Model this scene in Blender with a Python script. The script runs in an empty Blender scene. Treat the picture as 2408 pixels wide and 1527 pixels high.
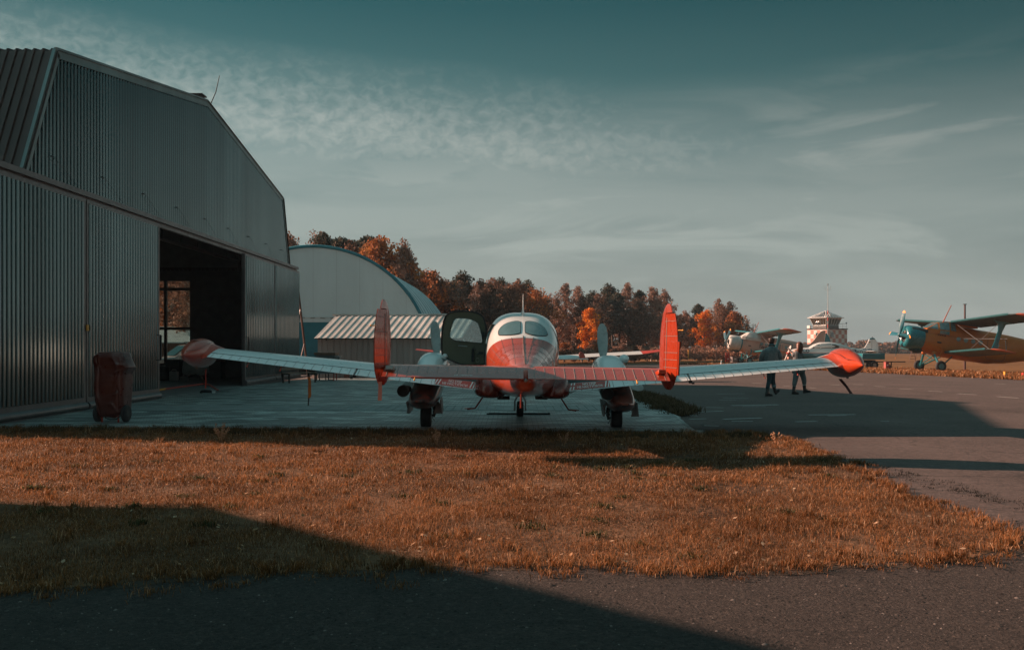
import bpy, bmesh, math, random
import numpy as np
from mathutils import Vector, Matrix, Euler
random.seed(7); RNG = np.random.default_rng(11)
R = math.radians; PI = math.pi
SC = bpy.context.scene; COL = SC.collection

# ------------------------------------------------------------------ camera maths
F = 2340.0; CX = 1203.5; HY = 808.0; CAMZ = 1.6
def P(x, y, Y):
    return Vector(((x-CX)/F*Y, Y, CAMZ+(HY-y)/F*Y))
_GY = [-50, 35, 72, 92, 115, 236, 400, 700, 3000]
_GZ = [0, 0, -.4, -.57, -.7, -1.1, -2.3, -5.2, -40]
def g(Y): return float(np.interp(Y, _GY, _GZ))
def ground_at(x, y):
    Y = 1.6*F/(y-HY)
    for _ in range(30): Y = (1.6-g(Y))*F/(y-HY)
    return (x-CX)/F*Y, Y

# ------------------------------------------------------------------ mesh builder
class MB:
    def __init__(s): s.v = []; s.f = []; s.m = []
    def add(s, vs, fs, mi=0):
        o = len(s.v); s.v += [tuple(v) for v in vs]
        s.f += [tuple(i+o for i in f) for f in fs]; s.m += [mi]*len(fs); return s
    def box(s, c, d, rot=None, mi=0):
        hx, hy, hz = d[0]/2, d[1]/2, d[2]/2
        vs = [Vector((x, y, z)) for x in (-hx, hx) for y in (-hy, hy) for z in (-hz, hz)]
        if rot is not None:
            M = rot if isinstance(rot, Matrix) else Euler(rot).to_matrix()
            vs = [M @ v for v in vs]
        c = Vector(c)
        return s.add([v+c for v in vs], [(0,1,3,2),(4,6,7,5),(0,4,5,1),(2,3,7,6),(0,2,6,4),(1,5,7,3)], mi)
    def tube(s, pts, rad, n=10, mi=0, caps=True, sq=None):
        pts = [Vector(p) for p in pts]
        if not isinstance(rad, (list, tuple)): rad = [rad]*len(pts)
        rings = []
        up = None
        for i, p in enumerate(pts):
            d = (pts[min(i+1, len(pts)-1)]-pts[max(i-1, 0)])
            d = d.normalized() if d.length > 1e-9 else Vector((0,0,1))
            if up is None:
                up = Vector((0,0,1)) if abs(d.z) < .9 else Vector((0,1,0))
            a = d.cross(up); a = a.normalized() if a.length > 1e-6 else d.orthogonal().normalized()
            b = a.cross(d).normalized(); up = b
            r = rad[i]; q = sq or 1.0
            rings.append([p+a*math.cos(2*PI*k/n)*r+b*math.sin(2*PI*k/n)*r*q for k in range(n)])
        return s.loft(rings, caps, mi)
    def bar(s, p0, p1, r, r1=None, n=8, mi=0, sq=None):
        return s.tube([p0, p1], [r, r if r1 is None else r1], n, mi, True, sq)
    def loft(s, rings, caps=True, mi=0, closed=True):
        n = len(rings[0]); vs = [v for r in rings for v in r]; fs = []
        for i in range(len(rings)-1):
            for k in range(n if closed else n-1):
                a = i*n+k; b = i*n+(k+1) % n
                fs.append((a, b, b+n, a+n))
        if caps:
            fs.append(tuple(range(n-1, -1, -1))); fs.append(tuple((len(rings)-1)*n+k for k in range(n)))
        return s.add(vs, fs, mi)
    def lathe(s, c, axis, prof, n=24, mi=0, caps=True):
        # prof: list of (distance along axis, radius)
        ax = Vector(axis).normalized(); a = ax.orthogonal().normalized(); b = ax.cross(a); c = Vector(c)
        rings = [[c+ax*t+a*math.cos(2*PI*k/n)*r+b*math.sin(2*PI*k/n)*r for k in range(n)] for t, r in prof]
        return s.loft(rings, caps, mi)
    def quad(s, a, b, c, d, mi=0): return s.add([a, b, c, d], [(0,1,2,3)], mi)
    def plate(s, pts, n, mi=0):
        # closed slab: outline pts extruded by vector n
        n = Vector(n); k = len(pts); A = [Vector(p) for p in pts]; B = [p+n for p in A]
        fs = [tuple(range(k-1,-1,-1)), tuple(range(k, 2*k))]+[(i, (i+1) % k, (i+1) % k+k, i+k) for i in range(k)]
        return s.add(A+B, fs, mi)
    def ell(s, c, r, nu=14, nv=10, mi=0, rot=None):
        vs = []; c = Vector(c); M = Euler(rot).to_matrix() if rot else Matrix.Identity(3)
        for j in range(nv+1):
            t = PI*j/nv
            for i in range(nu):
                p = 2*PI*i/nu
                vs.append(c+M @ Vector((r[0]*math.sin(t)*math.cos(p), r[1]*math.sin(t)*math.sin(p), r[2]*math.cos(t))))
        fs = []
        for j in range(nv):
            for i in range(nu):
                a = j*nu+i; b = j*nu+(i+1) % nu
                fs.append((a, b, b+nu, a+nu))
        return s.add(vs, fs, mi)
    def build(s, name, mats, parent=None, smooth=40, bevel=0, weld=False):
        me = bpy.data.meshes.new(name)
        me.from_pydata([tuple(v) for v in s.v], [], s.f)
        if not isinstance(mats, (list, tuple)): mats = [mats]
        for m in mats: me.materials.append(m)
        me.polygons.foreach_set('material_index', s.m)
        if len(s.f) < 60000:
            bm = bmesh.new(); bm.from_mesh(me)
            if weld: bmesh.ops.remove_doubles(bm, verts=bm.verts, dist=1e-4)
            bmesh.ops.recalc_face_normals(bm, faces=bm.faces)
            bm.to_mesh(me); bm.free()
        if smooth:
            me.polygons.foreach_set('use_smooth', [True]*len(me.polygons))
            me.set_sharp_from_angle(angle=R(smooth))
        me.update()
        o = bpy.data.objects.new(name, me); COL.objects.link(o)
        if parent: o.parent = parent
        if bevel:
            b = o.modifiers.new('bevel', 'BEVEL'); b.width = bevel; b.segments = 2; b.limit_method = 'ANGLE'
        return o

def tag(o, label=None, cat=None, group=None, kind=None):
    if label: o['label'] = label
    if cat: o['category'] = cat
    if group: o['group'] = group
    if kind: o['kind'] = kind
    return o
def empty(name, loc, label=None, cat=None, group=None, rot=(0,0,0)):
    o = bpy.data.objects.new(name, None); COL.objects.link(o); o.location = loc; o.rotation_euler = rot
    o.empty_display_size = .3
    return tag(o, label, cat, group)
def copy_tree(o, parent=None):
    c = o.copy(); COL.objects.link(c)
    if parent: c.parent = parent
    for ch in list(KIDS.get(o, [])) or [x for x in o.children]: copy_tree(ch, c)
    return c
KIDS = {}
def raw(name, V, Fa, mats, parent=None, cols=None, smooth=False):
    # fast numpy mesh: V (n,3), Fa (m,k) constant polygon size
    me = bpy.data.meshes.new(name); n, k = Fa.shape
    me.vertices.add(len(V)); me.vertices.foreach_set('co', V.astype(np.float32).ravel())
    me.loops.add(n*k); me.loops.foreach_set('vertex_index', Fa.astype(np.int32).ravel())
    me.polygons.add(n); me.polygons.foreach_set('loop_start', np.arange(0, n*k, k, dtype=np.int32))
    if smooth: me.polygons.foreach_set('use_smooth', np.ones(n, dtype=bool))
    if not isinstance(mats, (list, tuple)): mats = [mats]
    for m in mats: me.materials.append(m)
    if cols is not None:
        at = me.color_attributes.new('Col', 'FLOAT_COLOR', 'POINT')
        c4 = np.ones((len(V), 4), np.float32); c4[:, :3] = cols; at.data.foreach_set('color', c4.ravel())
    me.update(calc_edges=True); me.validate()
    o = bpy.data.objects.new(name, me); COL.objects.link(o)
    if parent: o.parent = parent
    return o
def text_geo(body, size, shear=0, bold=0):
    cu = bpy.data.curves.new('lettering', 'FONT'); cu.body = body; cu.size = size; cu.shear = shear
    cu.align_x = 'CENTER'; cu.align_y = 'CENTER'; cu.offset = bold; cu.resolution_u = 3
    ob = bpy.data.objects.new('lettering', cu); COL.objects.link(ob)
    dg = bpy.context.evaluated_depsgraph_get(); dg.update()
    me = bpy.data.meshes.new_from_object(ob.evaluated_get(dg))
    vs = [Vector(v.co) for v in me.vertices]; fs = [tuple(p.vertices) for p in me.polygons]
    bpy.data.objects.remove(ob); bpy.data.curves.remove(cu); bpy.data.meshes.remove(me)
    return vs, fs

# ------------------------------------------------------------------ materials
def newmat(name):
    m = bpy.data.materials.new(name); m.use_nodes = True
    nt = m.node_tree; b = nt.nodes['Principled BSDF']; return m, nt, b
def N(nt, t, **kw):
    n = nt.nodes.new(t)
    for k, v in kw.items():
        if k in n.inputs: n.inputs[k].default_value = v
        else: setattr(n, k, v)
    return n
def mixc(nt, fac, a, b, mode='MIX'):
    n = nt.nodes.new('ShaderNodeMix'); n.data_type = 'RGBA'; n.blend_type = mode
    for s, v in ((0, fac), (6, a), (7, b)):
        if hasattr(v, 'links') or hasattr(v, 'is_linked'): nt.links.new(v, n.inputs[s])
        elif s == 0: n.inputs[0].default_value = v
        else: n.inputs[s].default_value = (*v, 1) if len(v) == 3 else v
    return n.outputs[2]
def math_(nt, op, a, b=None, c=None, clamp=False):
    n = nt.nodes.new('ShaderNodeMath'); n.operation = op; n.use_clamp = clamp
    for i, v in enumerate((a, b, c)):
        if v is None: continue
        if hasattr(v, 'is_linked'): nt.links.new(v, n.inputs[i])
        else: n.inputs[i].default_value = v
    return n.outputs[0]
def ramp(nt, fac, stops, interp='LINEAR'):
    n = nt.nodes.new('ShaderNodeValToRGB'); n.color_ramp.interpolation = interp
    e = n.color_ramp.elements
    while len(e) > 1: e.remove(e[-1])
    e[0].position = stops[0][0]; e[0].color = (*stops[0][1], 1)
    for p, c in stops[1:]:
        x = e.new(p); x.color = (*c, 1)
    nt.links.new(fac, n.inputs[0]); return n.outputs[0]
def mapr(nt, v, a, b, c=0., d=1.):
    n = nt.nodes.new('ShaderNodeMapRange'); nt.links.new(v, n.inputs[0])
    for i, q in enumerate((a, b, c, d)): n.inputs[i+1].default_value = q
    return n.outputs[0]
def noise(nt, scale, detail=3, rough=.5, coord='Object', mapscale=None, dist=0):
    tc = nt.nodes.new('ShaderNodeTexCoord'); out = tc.outputs[coord]
    if mapscale:
        mp = nt.nodes.new('ShaderNodeMapping'); mp.inputs['Scale'].default_value = mapscale
        nt.links.new(out, mp.inputs[0]); out = mp.outputs[0]
    n = nt.nodes.new('ShaderNodeTexNoise'); n.inputs['Scale'].default_value = scale
    n.inputs['Detail'].default_value = detail; n.inputs['Roughness'].default_value = rough
    n.inputs['Distortion'].default_value = dist
    nt.links.new(out, n.inputs['Vector']); return n.outputs['Fac']
def bump(nt, b, h, strength=.3, dist=.01):
    n = nt.nodes.new('ShaderNodeBump'); n.inputs['Strength'].default_value = strength
    n.inputs['Distance'].default_value = dist
    nt.links.new(h, n.inputs['Height']); nt.links.new(n.outputs[0], b.inputs['Normal'])
_M = {}
def mat(name, c, rough=.5, metal=0., var=.18, scale=3., coat=0., bmp=0., bscale=30., spec=.5, dirt=None, streak=False, cr=.06):
    if name in _M: return _M[name]
    m, nt, b = newmat(name)
    f = noise(nt, scale, 5, .6, mapscale=(1, 1, .15) if streak else None)
    lo = tuple(x*(1-var) for x in c); hi = tuple(min(1, x*(1+var)) for x in c)
    col = ramp(nt, f, [(.3, lo), (.7, hi)])
    if dirt:
        f2 = noise(nt, scale*.7, 6, .7)
        col = mixc(nt, mapr(nt, f2, .55, .75), col, dirt)
    nt.links.new(col, b.inputs['Base Color'])
    b.inputs['Roughness'].default_value = rough; b.inputs['Metallic'].default_value = metal
    b.inputs['Specular IOR Level'].default_value = spec
    if rough > .08:
        nt.links.new(mapr(nt, noise(nt, scale*4, 3), .3, .7, rough*.8, min(1, rough*1.2)), b.inputs['Roughness'])
    if coat: b.inputs['Coat Weight'].default_value = coat; b.inputs['Coat Roughness'].default_value = cr
    if bmp: bump(nt, b, noise(nt, bscale, 4), bmp, .01)
    _M[name] = m; return m
def vcolmat(name, rough=.7, trans=.0, var=1.):
    if name in _M: return _M[name]
    m, nt, b = newmat(name)
    a = nt.nodes.new('ShaderNodeAttribute'); a.attribute_name = 'Col'
    nt.links.new(a.outputs['Color'], b.inputs['Base Color']); b.inputs['Roughness'].default_value = rough
    b.inputs['Specular IOR Level'].default_value = .25
    if trans:
        t = nt.nodes.new('ShaderNodeBsdfTranslucent'); nt.links.new(a.outputs['Color'], t.inputs[0])
        mx = nt.nodes.new('ShaderNodeMixShader'); mx.inputs[0].default_value = trans
        o = nt.nodes['Material Output']
        nt.links.new(b.outputs[0], mx.inputs[1]); nt.links.new(t.outputs[0], mx.inputs[2]); nt.links.new(mx.outputs[0], o.inputs[0])
    _M[name] = m; return m
def glassmat(name, tint=(.6,.75,.75), fac=.35, rough=.02):
    if name in _M: return _M[name]
    m, nt, b = newmat(name)
    t = N(nt, 'ShaderNodeBsdfTransparent'); t.inputs[0].default_value = (*tint, 1)
    gl = N(nt, 'ShaderNodeBsdfGlossy'); gl.inputs['Roughness'].default_value = rough; gl.inputs['Color'].default_value = (.9,.95,.95,1)
    fr = N(nt, 'ShaderNodeFresnel'); fr.inputs[0].default_value = 1.5
    k = math_(nt, 'ADD', fr.outputs[0], fac, clamp=True)
    mx = N(nt, 'ShaderNodeMixShader'); nt.links.new(k, mx.inputs[0])
    nt.links.new(t.outputs[0], mx.inputs[1]); nt.links.new(gl.outputs[0], mx.inputs[2])
    nt.links.new(mx.outputs[0], nt.nodes['Material Output'].inputs[0])
    _M[name] = m; return m
WHITE = mat('white_paint', (.72,.74,.73), .32, var=.05, scale=2, coat=.5, cr=.12)
ORANGE = mat('orange_paint', (.40,.044,.009), .34, var=.06, coat=.3, cr=.05, spec=.3)
MAROON = mat('dark_red_paint', (.25,.035,.02), .35, var=.1, coat=.6)
BLACK = mat('black_rubber', (.018,.018,.02), .75, var=.3, bmp=.2)
DARK = mat('dark_metal', (.03,.035,.035), .5, .4, var=.3)
STEEL = mat('grey_steel', (.28,.3,.3), .4, .7)
TEALP = mat('teal_paint', (.02,.20,.24), .35, var=.1, coat=.5, dirt=(.03,.15,.17))
GLASSD = mat('dark_glass', (.02,.05,.055), .06, var=.1, coat=1., spec=.8)
GLASS = glassmat('clear_glass')
RED = mat('red_paint', (.45,.04,.02), .45, var=.15, dirt=(.25,.05,.03))
OLIVE = mat('olive_lining', (.10,.10,.065), .7, var=.12, bmp=.2, bscale=15)
YELLOW = mat('yellow_paint', (.75,.32,.03), .5, var=.1)
BROWNSTEEL = mat('brown_painted_steel', (.16,.085,.065), .45, .2, var=.2)
WOOD = mat('weathered_wood', (.22,.16,.12), .75, var=.3, scale=8)
RIBL = mat('rib_edge_paint', (.75,.78,.76), .4, var=.05)
# ================================================================== SETTING
def asphalt_mat(name, base, near):
    m, nt, b = newmat(name)
    f1 = noise(nt, .35, 5, .6); f2 = noise(nt, 6, 4, .6)
    tc = nt.nodes.new('ShaderNodeTexCoord')
    vo = N(nt, 'ShaderNodeTexVoronoi', Scale=45. if near else 30.); nt.links.new(tc.outputs['Object'], vo.inputs['Vector'])
    c = ramp(nt, f1, [(.3, tuple(x*.75 for x in base)), (.7, tuple(x*1.2 for x in base))])
    c = mixc(nt, .45, c, ramp(nt, f2, [(.3, (.35,.35,.35)), (.7, (.75,.75,.75))]), 'OVERLAY')
    sp = ramp(nt, vo.outputs['Color'], [(.0, (.35,.35,.36)), (.55, (.5,.5,.5)), (.86, (.56,.55,.53)), (.94, (.95,.88,.8))])
    fs = noise(nt, 24 if near else 14, 6, .85); c = mixc(nt, 1. if near else .6, c, ramp(nt, fs, [(.34, (.18,.18,.18)), (.5, (.5,.5,.5)), (.66, (.92,.9,.86))]), 'OVERLAY')
    c = mixc(nt, .75 if near else .5, c, sp, 'OVERLAY')
    f9 = noise(nt, .9, 4, .7, mapscale=(1, .35, 1)); c = mixc(nt, mapr(nt, f9, .5, .75, 0, .45), c, tuple(x*1.55 for x in base))
    f3 = noise(nt, 1.1, 6, .7, mapscale=(1, 1, 1))
    c = mixc(nt, mapr(nt, f3, .6, .72, 0, .5), c, tuple(x*.55 for x in base))
    # cracks
    vc = N(nt, 'ShaderNodeTexVoronoi', Scale=.28); vc.feature = 'DISTANCE_TO_EDGE'
    mp = N(nt, 'ShaderNodeMapping'); nt.links.new(tc.outputs['Object'], mp.inputs[0])
    wn = N(nt, 'ShaderNodeTexNoise', Scale=1.5, Detail=5.); nt.links.new(tc.outputs['Object'], wn.inputs['Vector'])
    va = N(nt, 'ShaderNodeVectorMath'); va.operation = 'MULTIPLY_ADD'
    nt.links.new(wn.outputs['Color'], va.inputs[0]); va.inputs[1].default_value = (1.2,1.2,0); nt.links.new(mp.outputs[0], va.inputs[2])
    nt.links.new(va.outputs[0], vc.inputs['Vector'])
    c = mixc(nt, mapr(nt, vc.outputs['Distance'], .0, .008, .5, 0), c, (.012,.012,.012))
    nt.links.new(c, b.inputs['Base Color']); b.inputs['Roughness'].default_value = .82
    b.inputs['Specular IOR Level'].default_value = .3
    h = math_(nt, 'ADD', math_(nt, 'MULTIPLY', vo.outputs['Distance'], -.35), math_(nt, 'ADD', noise(nt, 30, 8, .8), math_(nt, 'MULTIPLY', noise(nt, 7, 5, .7), .6)))
    bump(nt, b, h, 1. if near else .8, .03 if near else .014)
    return m
ASPH = asphalt_mat('asphalt', (.094,.072,.066), False)
ASPHN = asphalt_mat('coarse_asphalt', (.050,.041,.037), True)
def soil_mat(name, a, c2, sc):
    m, nt, b = newmat(name)
    f1 = noise(nt, sc, 6, .65); f2 = noise(nt, sc*12, 4, .6)
    c = ramp(nt, f1, [(.3, a), (.55, c2), (.75, tuple(x*1.3 for x in c2))])
    c = mixc(nt, .5, c, ramp(nt, f2, [(.3, (.25,.25,.25)), (.7, (.8,.8,.8))]), 'OVERLAY')
    nt.links.new(c, b.inputs['Base Color']); b.inputs['Roughness'].default_value = .95
    b.inputs['Specular IOR Level'].default_value = .1
    bump(nt, b, f2, .9, .05); return m
SOIL = soil_mat('dry_soil', (.06,.035,.022), (.15,.085,.05), .7)
FIELD = soil_mat('dry_grass_field', (.10,.05,.022), (.20,.105,.045), .15)

def rows_sheet(name, rows, dz, m, jit=0., nx=1):
    V = []; Fc = []
    for (Y, xl, xr) in rows:
        a = xl+random.uniform(-jit, jit); b_ = xr+random.uniform(-jit, jit)
        for k in range(nx+1): V.append((a+(b_-a)*k/nx, Y, g(Y)+dz))
    n = nx+1
    for i in range(len(rows)-1):
        for k in range(nx): Fc.append((i*n+k, i*n+k+1, i*n+n+k+1, i*n+n+k))
    mb = MB(); mb.add(V, Fc); o = mb.build(name, m, smooth=0); return tag(o, kind='structure')
ys = [-60, -20, 0, 20, 35]+list(range(40, 120, 5))+[125, 150, 180, 236, 300, 400, 550, 700, 1000]
rows_sheet('ground', [(y, -1000, 1000) for y in ys], -.004, FIELD, nx=8)
# apron: dense rows so that its right-hand edge is irregular
ay = np.unique(np.concatenate([np.array([-40, -10, 0]), np.arange(4, 112, .8)]))
def ax_r(Y): return float(np.interp(Y, [0, 30, 42, 48, 69, 90, 105, 112], [30, 30, 26.5, 24.6, 24.2, 23.3, 22.2, 17.5]))
rows_sheet('apron_asphalt', [(Y, -60., ax_r(Y)+.25*math.sin(Y*2.3)+random.uniform(-.15, .15)) for Y in ay], 0, ASPH)
# coarse foreground road
def wob(x): return .05*math.sin(x*3.1)+.04*math.sin(x*7.7+1)
mb = MB(); xs = np.arange(-12, 30, .4)
top = [(x, 7.6 if x < 3 else 7.6+(x-3)*.08) for x in xs]
for i in range(len(xs)-1):
    mb.quad((xs[i], -8, .004), (xs[i+1], -8, .004), (top[i+1][0], top[i+1][1]+wob(xs[i+1]), .004), (top[i][0], top[i][1]+wob(xs[i]), .004))
tag(mb.build('road', ASPHN, smooth=0), kind='structure')
# paving
def paving_mat():
    m, nt, b = newmat('block_paving')
    tc = nt.nodes.new('ShaderNodeTexCoord')
    br = N(nt, 'ShaderNodeTexBrick', Scale=1.); br.inputs['Brick Width'].default_value = .2; br.inputs['Row Height'].default_value = .1
    br.inputs['Mortar Size'].default_value = .009; br.inputs['Color1'].default_value = (.19,.215,.21,1); br.inputs['Color2'].default_value = (.29,.315,.30,1)
    br.inputs['Mortar'].default_value = (.03,.034,.03,1); br.inputs['Bias'].default_value = -.2
    nt.links.new(tc.outputs['Object'], br.inputs['Vector'])
    vo = N(nt, 'ShaderNodeTexVoronoi', Scale=1.); 
    mp = N(nt, 'ShaderNodeMapping'); mp.inputs['Scale'].default_value = (1.9, 3.2, 1); nt.links.new(tc.outputs['Object'], mp.inputs[0])
    nt.links.new(mp.outputs[0], vo.inputs['Vector']); vo.inputs['Randomness'].default_value = .85
    r1 = ramp(nt, vo.outputs['Color'], [(0, (.20,.20,.20)), (.35, (.36,.36,.36)), (.55, (.48,.48,.48)), (.62, (.55,.55,.55)), (.68, (.93,.93,.93))])
    c = mixc(nt, 1., br.outputs['Color'], r1, 'OVERLAY')
    f1 = noise(nt, .25, 5, .6)
    c = mixc(nt, .8, c, ramp(nt, f1, [(.3, (.36,.36,.36)), (.7, (.62,.62,.62))]), 'OVERLAY')
    c = mixc(nt, mapr(nt, noise(nt, 9, 5, .7), .5, .8, 0, .35), c, (.10,.09,.075))
    nt.links.new(c, b.inputs['Base Color']); b.inputs['Roughness'].default_value = .5
    h = math_(nt, 'ADD', math_(nt, 'MULTIPLY', br.outputs['Fac'], -1.), math_(nt, 'MULTIPLY', noise(nt, 60, 3), .4))
    bump(nt, b, h, .5, .006); return m
PAVE = paving_mat()
def near_edge(X): return 17.75+(3.24-X)*.0895
NEAR = [(x, near_edge(x)) for x in np.linspace(3.24, -10.2, 10)]
RIGHT = [(3.5, 21.1), (3.45, 25.5), (3.35, 28.4)]
mb = MB(); poly = [(x, y, .05) for x, y in NEAR[::-1]]+[(x, y, .05) for x, y in RIGHT]+[(3.3, 35, .05), (-10.2, 35, .05)]
mb.add(poly, [tuple(range(len(poly)))])
mb.quad((-10.2, 35, .05), (3.3, 35, .05), (3.3, 49.5, g(49.5)+.05), (-9., 49.5, g(49.5)+.05))
mb.quad((-10.2, 35, .05), (-9, 49.5, g(49.5)+.05), (-10.2, 49.5, g(49.5)+.05), (-10.2, 35.2, .05))
tag(mb.build('pavement', PAVE, smooth=0), kind='structure')
mb = MB()
for k in range(14):
    mb.box((-10+k*.96+.45, near_edge(-10+k*.96+.45)-.04, .026), (.945, .09, .075), (0, 0, -.0893))
tag(mb.build('kerb', mat('concrete_kerb', (.33,.35,.34), .85, var=.25, scale=9, bmp=.5), smooth=0, bevel=.008), kind='structure')
mb = MB()
for k in range(10):
    a = RIGHT[0] if k < 4 else RIGHT[1]
    Y = 17.9+k*1.05; X = float(np.interp(Y, [17.75, 21.1, 25.5, 28.4], [3.24, 3.5, 3.45, 3.35]))
    mb.box((X+.035, Y+.5, .024), (.07, 1.03, .07), (0, 0, -.06 if k < 3 else .01))
tag(mb.build('kerb', _M['concrete_kerb'], smooth=0, bevel=.008), kind='structure')
# ribbed drain band crossing the paving
mb = MB()
for k in range(66): mb.box((-9.9+k*.2, 24.1, .0545), (.185, 2.0, .013), (0, 0, random.uniform(-.004, .004)))
tag(mb.build('drain_slabs', mat('drain_slab', (.2,.22,.215), .75, var=.3, scale=3, bmp=.3), smooth=0), kind='structure')
tag(MB().box((-22.3, 33.6, .02), (24.2, 26.2, .04)).build('hangar_floor_slab', mat('concrete_floor', (.13,.14,.14), .6, var=.25, scale=1.), smooth=0), kind='structure')

# faded road paint
PAINT = mat('road_paint', (.40,.37,.34), .8, var=.3, scale=20)
def mark(name, x0, y0, x1, y1, w=.12):
    a = ground_at(x0, y0); b_ = ground_at(x1, y1)
    A = Vector((a[0], a[1], 0)); B = Vector((b_[0], b_[1], 0)); d = (B-A).normalized(); n = Vector((-d.y, d.x, 0))*w/2
    q = [A-n, B-n, B+n, A+n]; q = [Vector((v.x, v.y, g(v.y)+.005)) for v in q]
    mb.quad(*q)
mb = MB()
for x0, y0, x1, y1 in [(1841,907,1857,907.5),(1900,911,1918,912),(1953,904,1975,905),(2005,903,2030,904),(2055,907.5,2082,908.8),(2114,913.5,2145,915),
    (2182,918.7,2215,920.4),(2251,925,2296,927.5),(2344,932,2394,935.5),(2337,901.5,2363,902.5),(1700,897,1725,898),(1768,900,1790,901)]:
    mark('m', x0, y0, x1, y1, .13)
tag(mb.build('road_markings', PAINT, smooth=0), kind='structure')
mb = MB()
for x0, y0, x1, y1, w in [(1500,929,1560,930,.12),(1530,945,1560,946,.1),(1686,926,1750,925,.1),(1690,940,1730,940,.08),(1720,953,1830,951,.18),(1745,955,1800,955,.1),
    (1560,962,1640,961,.1),(1640,968,1700,966,.12),(1700,985,1790,982,.14),(1720,990,1770,990,.1),(1580,975,1640,977,.1),(1870,991,1920,990,.12),(1700,935,1760,936,.1),
    (1660,957,1700,958,.1),(1900,975,2010,974,.14),(1945,977,1990,976,.1),(2070,990,2090,990,.08),(1620,985,1660,984,.1),(1655,1000,1690,1001,.1)]:
    mark('m', x0, y0, x1, y1, w)
tag(mb.build('worn_road_markings', mat('worn_road_paint', (.33,.35,.34), .85, var=.4, scale=30), smooth=0), kind='structure')

# ------------------------------------------------------------------ grass
ISL = [(-14,6.2),(-3.3,6.43),(-1.5,7.0),(0,7.2),(1,7.1),(1.42,6.95),(2.77,7.24),(3.4,7.4),(3.9,7.77),(4.25,8.3),(4.2,9.2),(4.2,10.95),(4.45,13.3),(4.45,14.3),(4.6,16.3),(4.1,17.75),(3.24,17.68)]
ISL += [(x, near_edge(x)-.08) for x in np.linspace(2.5, -10, 8)]+[(-14, 19.2)]
def dens(poly, step=.3, j=.07):
    out = []
    for i in range(len(poly)):
        a = np.array(poly[i]); b_ = np.array(poly[(i+1) % len(poly)]); n = max(1, int(np.linalg.norm(b_-a)/step))
        for k in range(n):
            p = a+(b_-a)*k/n; out.append((p[0]+random.uniform(-j, j), p[1]+random.uniform(-j, j)))
    return out
def inside(px, py, poly):
    r = np.zeros(len(px), bool); n = len(poly)
    for i in range(n):
        x1, y1 = poly[i]; x2, y2 = poly[(i+1) % n]
        c = ((y1 > py) != (y2 > py)) & (px < (x2-x1)*(py-y1)/(y2-y1+1e-12)+x1); r ^= c
    return r
ISLD = dens(ISL)
def flatpoly(name, poly, z, m):
    bm = bmesh.new(); vs = [bm.verts.new((x, y, z)) for x, y in poly]; f = bm.faces.new(vs)
    bmesh.ops.triangulate(bm, faces=[f]); me = bpy.data.meshes.new(name); bm.to_mesh(me); bm.free(); me.materials.append(m)
    o = bpy.data.objects.new(name, me); COL.objects.link(o); return tag(o, kind='structure')
flatpoly('grass_verge_soil', ISLD, .008, SOIL)
def vnoise(x, y, s, seed=0):
    r = np.zeros_like(x); rg = np.random.default_rng(seed)
    for k in range(7):
        a = rg.uniform(0, 2*PI); fx, fy = math.cos(a)*s*(1+.35*k), math.sin(a)*s*(1+.35*k)
        r += np.sin(x*fx+y*fy+rg.uniform(0, 6))/(1+.25*k)
    return r/3.
GRASSM = vcolmat('grass_blade', .6, .35)
def blades(name, px, py, h, w, base, rng, zf=None, lean=.55, cols=None):
    n = len(px); z0 = np.full(n, .018) if zf is None else zf
    ang = rng.uniform(0, 2*PI, n); lx = rng.normal(0, 1, n); ly = rng.normal(0, 1, n); L = rng.uniform(.1, 1, n)*lean*h
    dx, dy = np.cos(ang)*w/2, np.sin(ang)*w/2
    nn = np.sqrt(lx**2+ly**2)+1e-6; lx, ly = lx/nn*L, ly/nn*L
    B = np.stack([px, py, z0], 1)
    W = np.stack([dx, dy, np.zeros(n)], 1)
    M_ = B+np.stack([lx*.35, ly*.35, h*.6], 1); T = B+np.stack([lx*1.2, ly*1.2, h*(1-.25*L/(h+1e-6))], 1)
    V = np.stack([B-W, B+W, M_+W*.7, M_-W*.7, T], 1).reshape(-1, 3)
    i = np.arange(n)*5
    Q = np.concatenate([np.stack([i, i+1, i+2], 1), np.stack([i, i+2, i+3], 1), np.stack([i+3, i+2, i+4], 1)])
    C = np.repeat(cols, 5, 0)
    C[0::5] *= .4; C[1::5] *= .4  # blade feet darkened: shade low in the turf put into the colour
    return tag(raw(name, V, Q, GRASSM, cols=C), kind='stuff')
def grass_cols(px, py, rng, seed=3):
    n = len(px); t = np.clip(.42+.42*vnoise(px, py, 1.6, seed)+.3*vnoise(px, py, 5.5, seed+1)+rng.normal(0, .2, n), 0, 1)[:, None]
    a = np.array([.17,.062,.015]); b_ = np.array([.45,.20,.075]); c = np.array([.09,.055,.025])
    col = a*(1-t)+b_*t
    k = (rng.random(n) < .18)[:, None]; col = np.where(k, c*rng.uniform(.7, 1.3, (n, 1)), col)
    k2 = (rng.random(n) < .09)[:, None]; return np.where(k2, np.array([.68,.42,.24]), col)
rng = np.random.default_rng(5)
def island_pts(n, x0, x1, y0, y1):
    px = rng.uniform(x0, x1, n); py = rng.uniform(y0, y1, n); k = inside(px, py, ISLD); px, py = px[k], py[k]
    d = vnoise(px, py, 2.7, 9)
    keep = (rng.random(len(px)) < np.clip(.8+.8*d, .12, 1)) & (np.abs(px) < py*.56+.6); return px[keep], py[keep]
pa, pb = island_pts(230000, -6.5, 4.8, 6.1, 10.5)
qa, qb = island_pts(220000, -9.5, 4.8, 10.5, 18.9)
px = np.concatenate([pa, qa]); py = np.concatenate([pb, qb])
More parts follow.
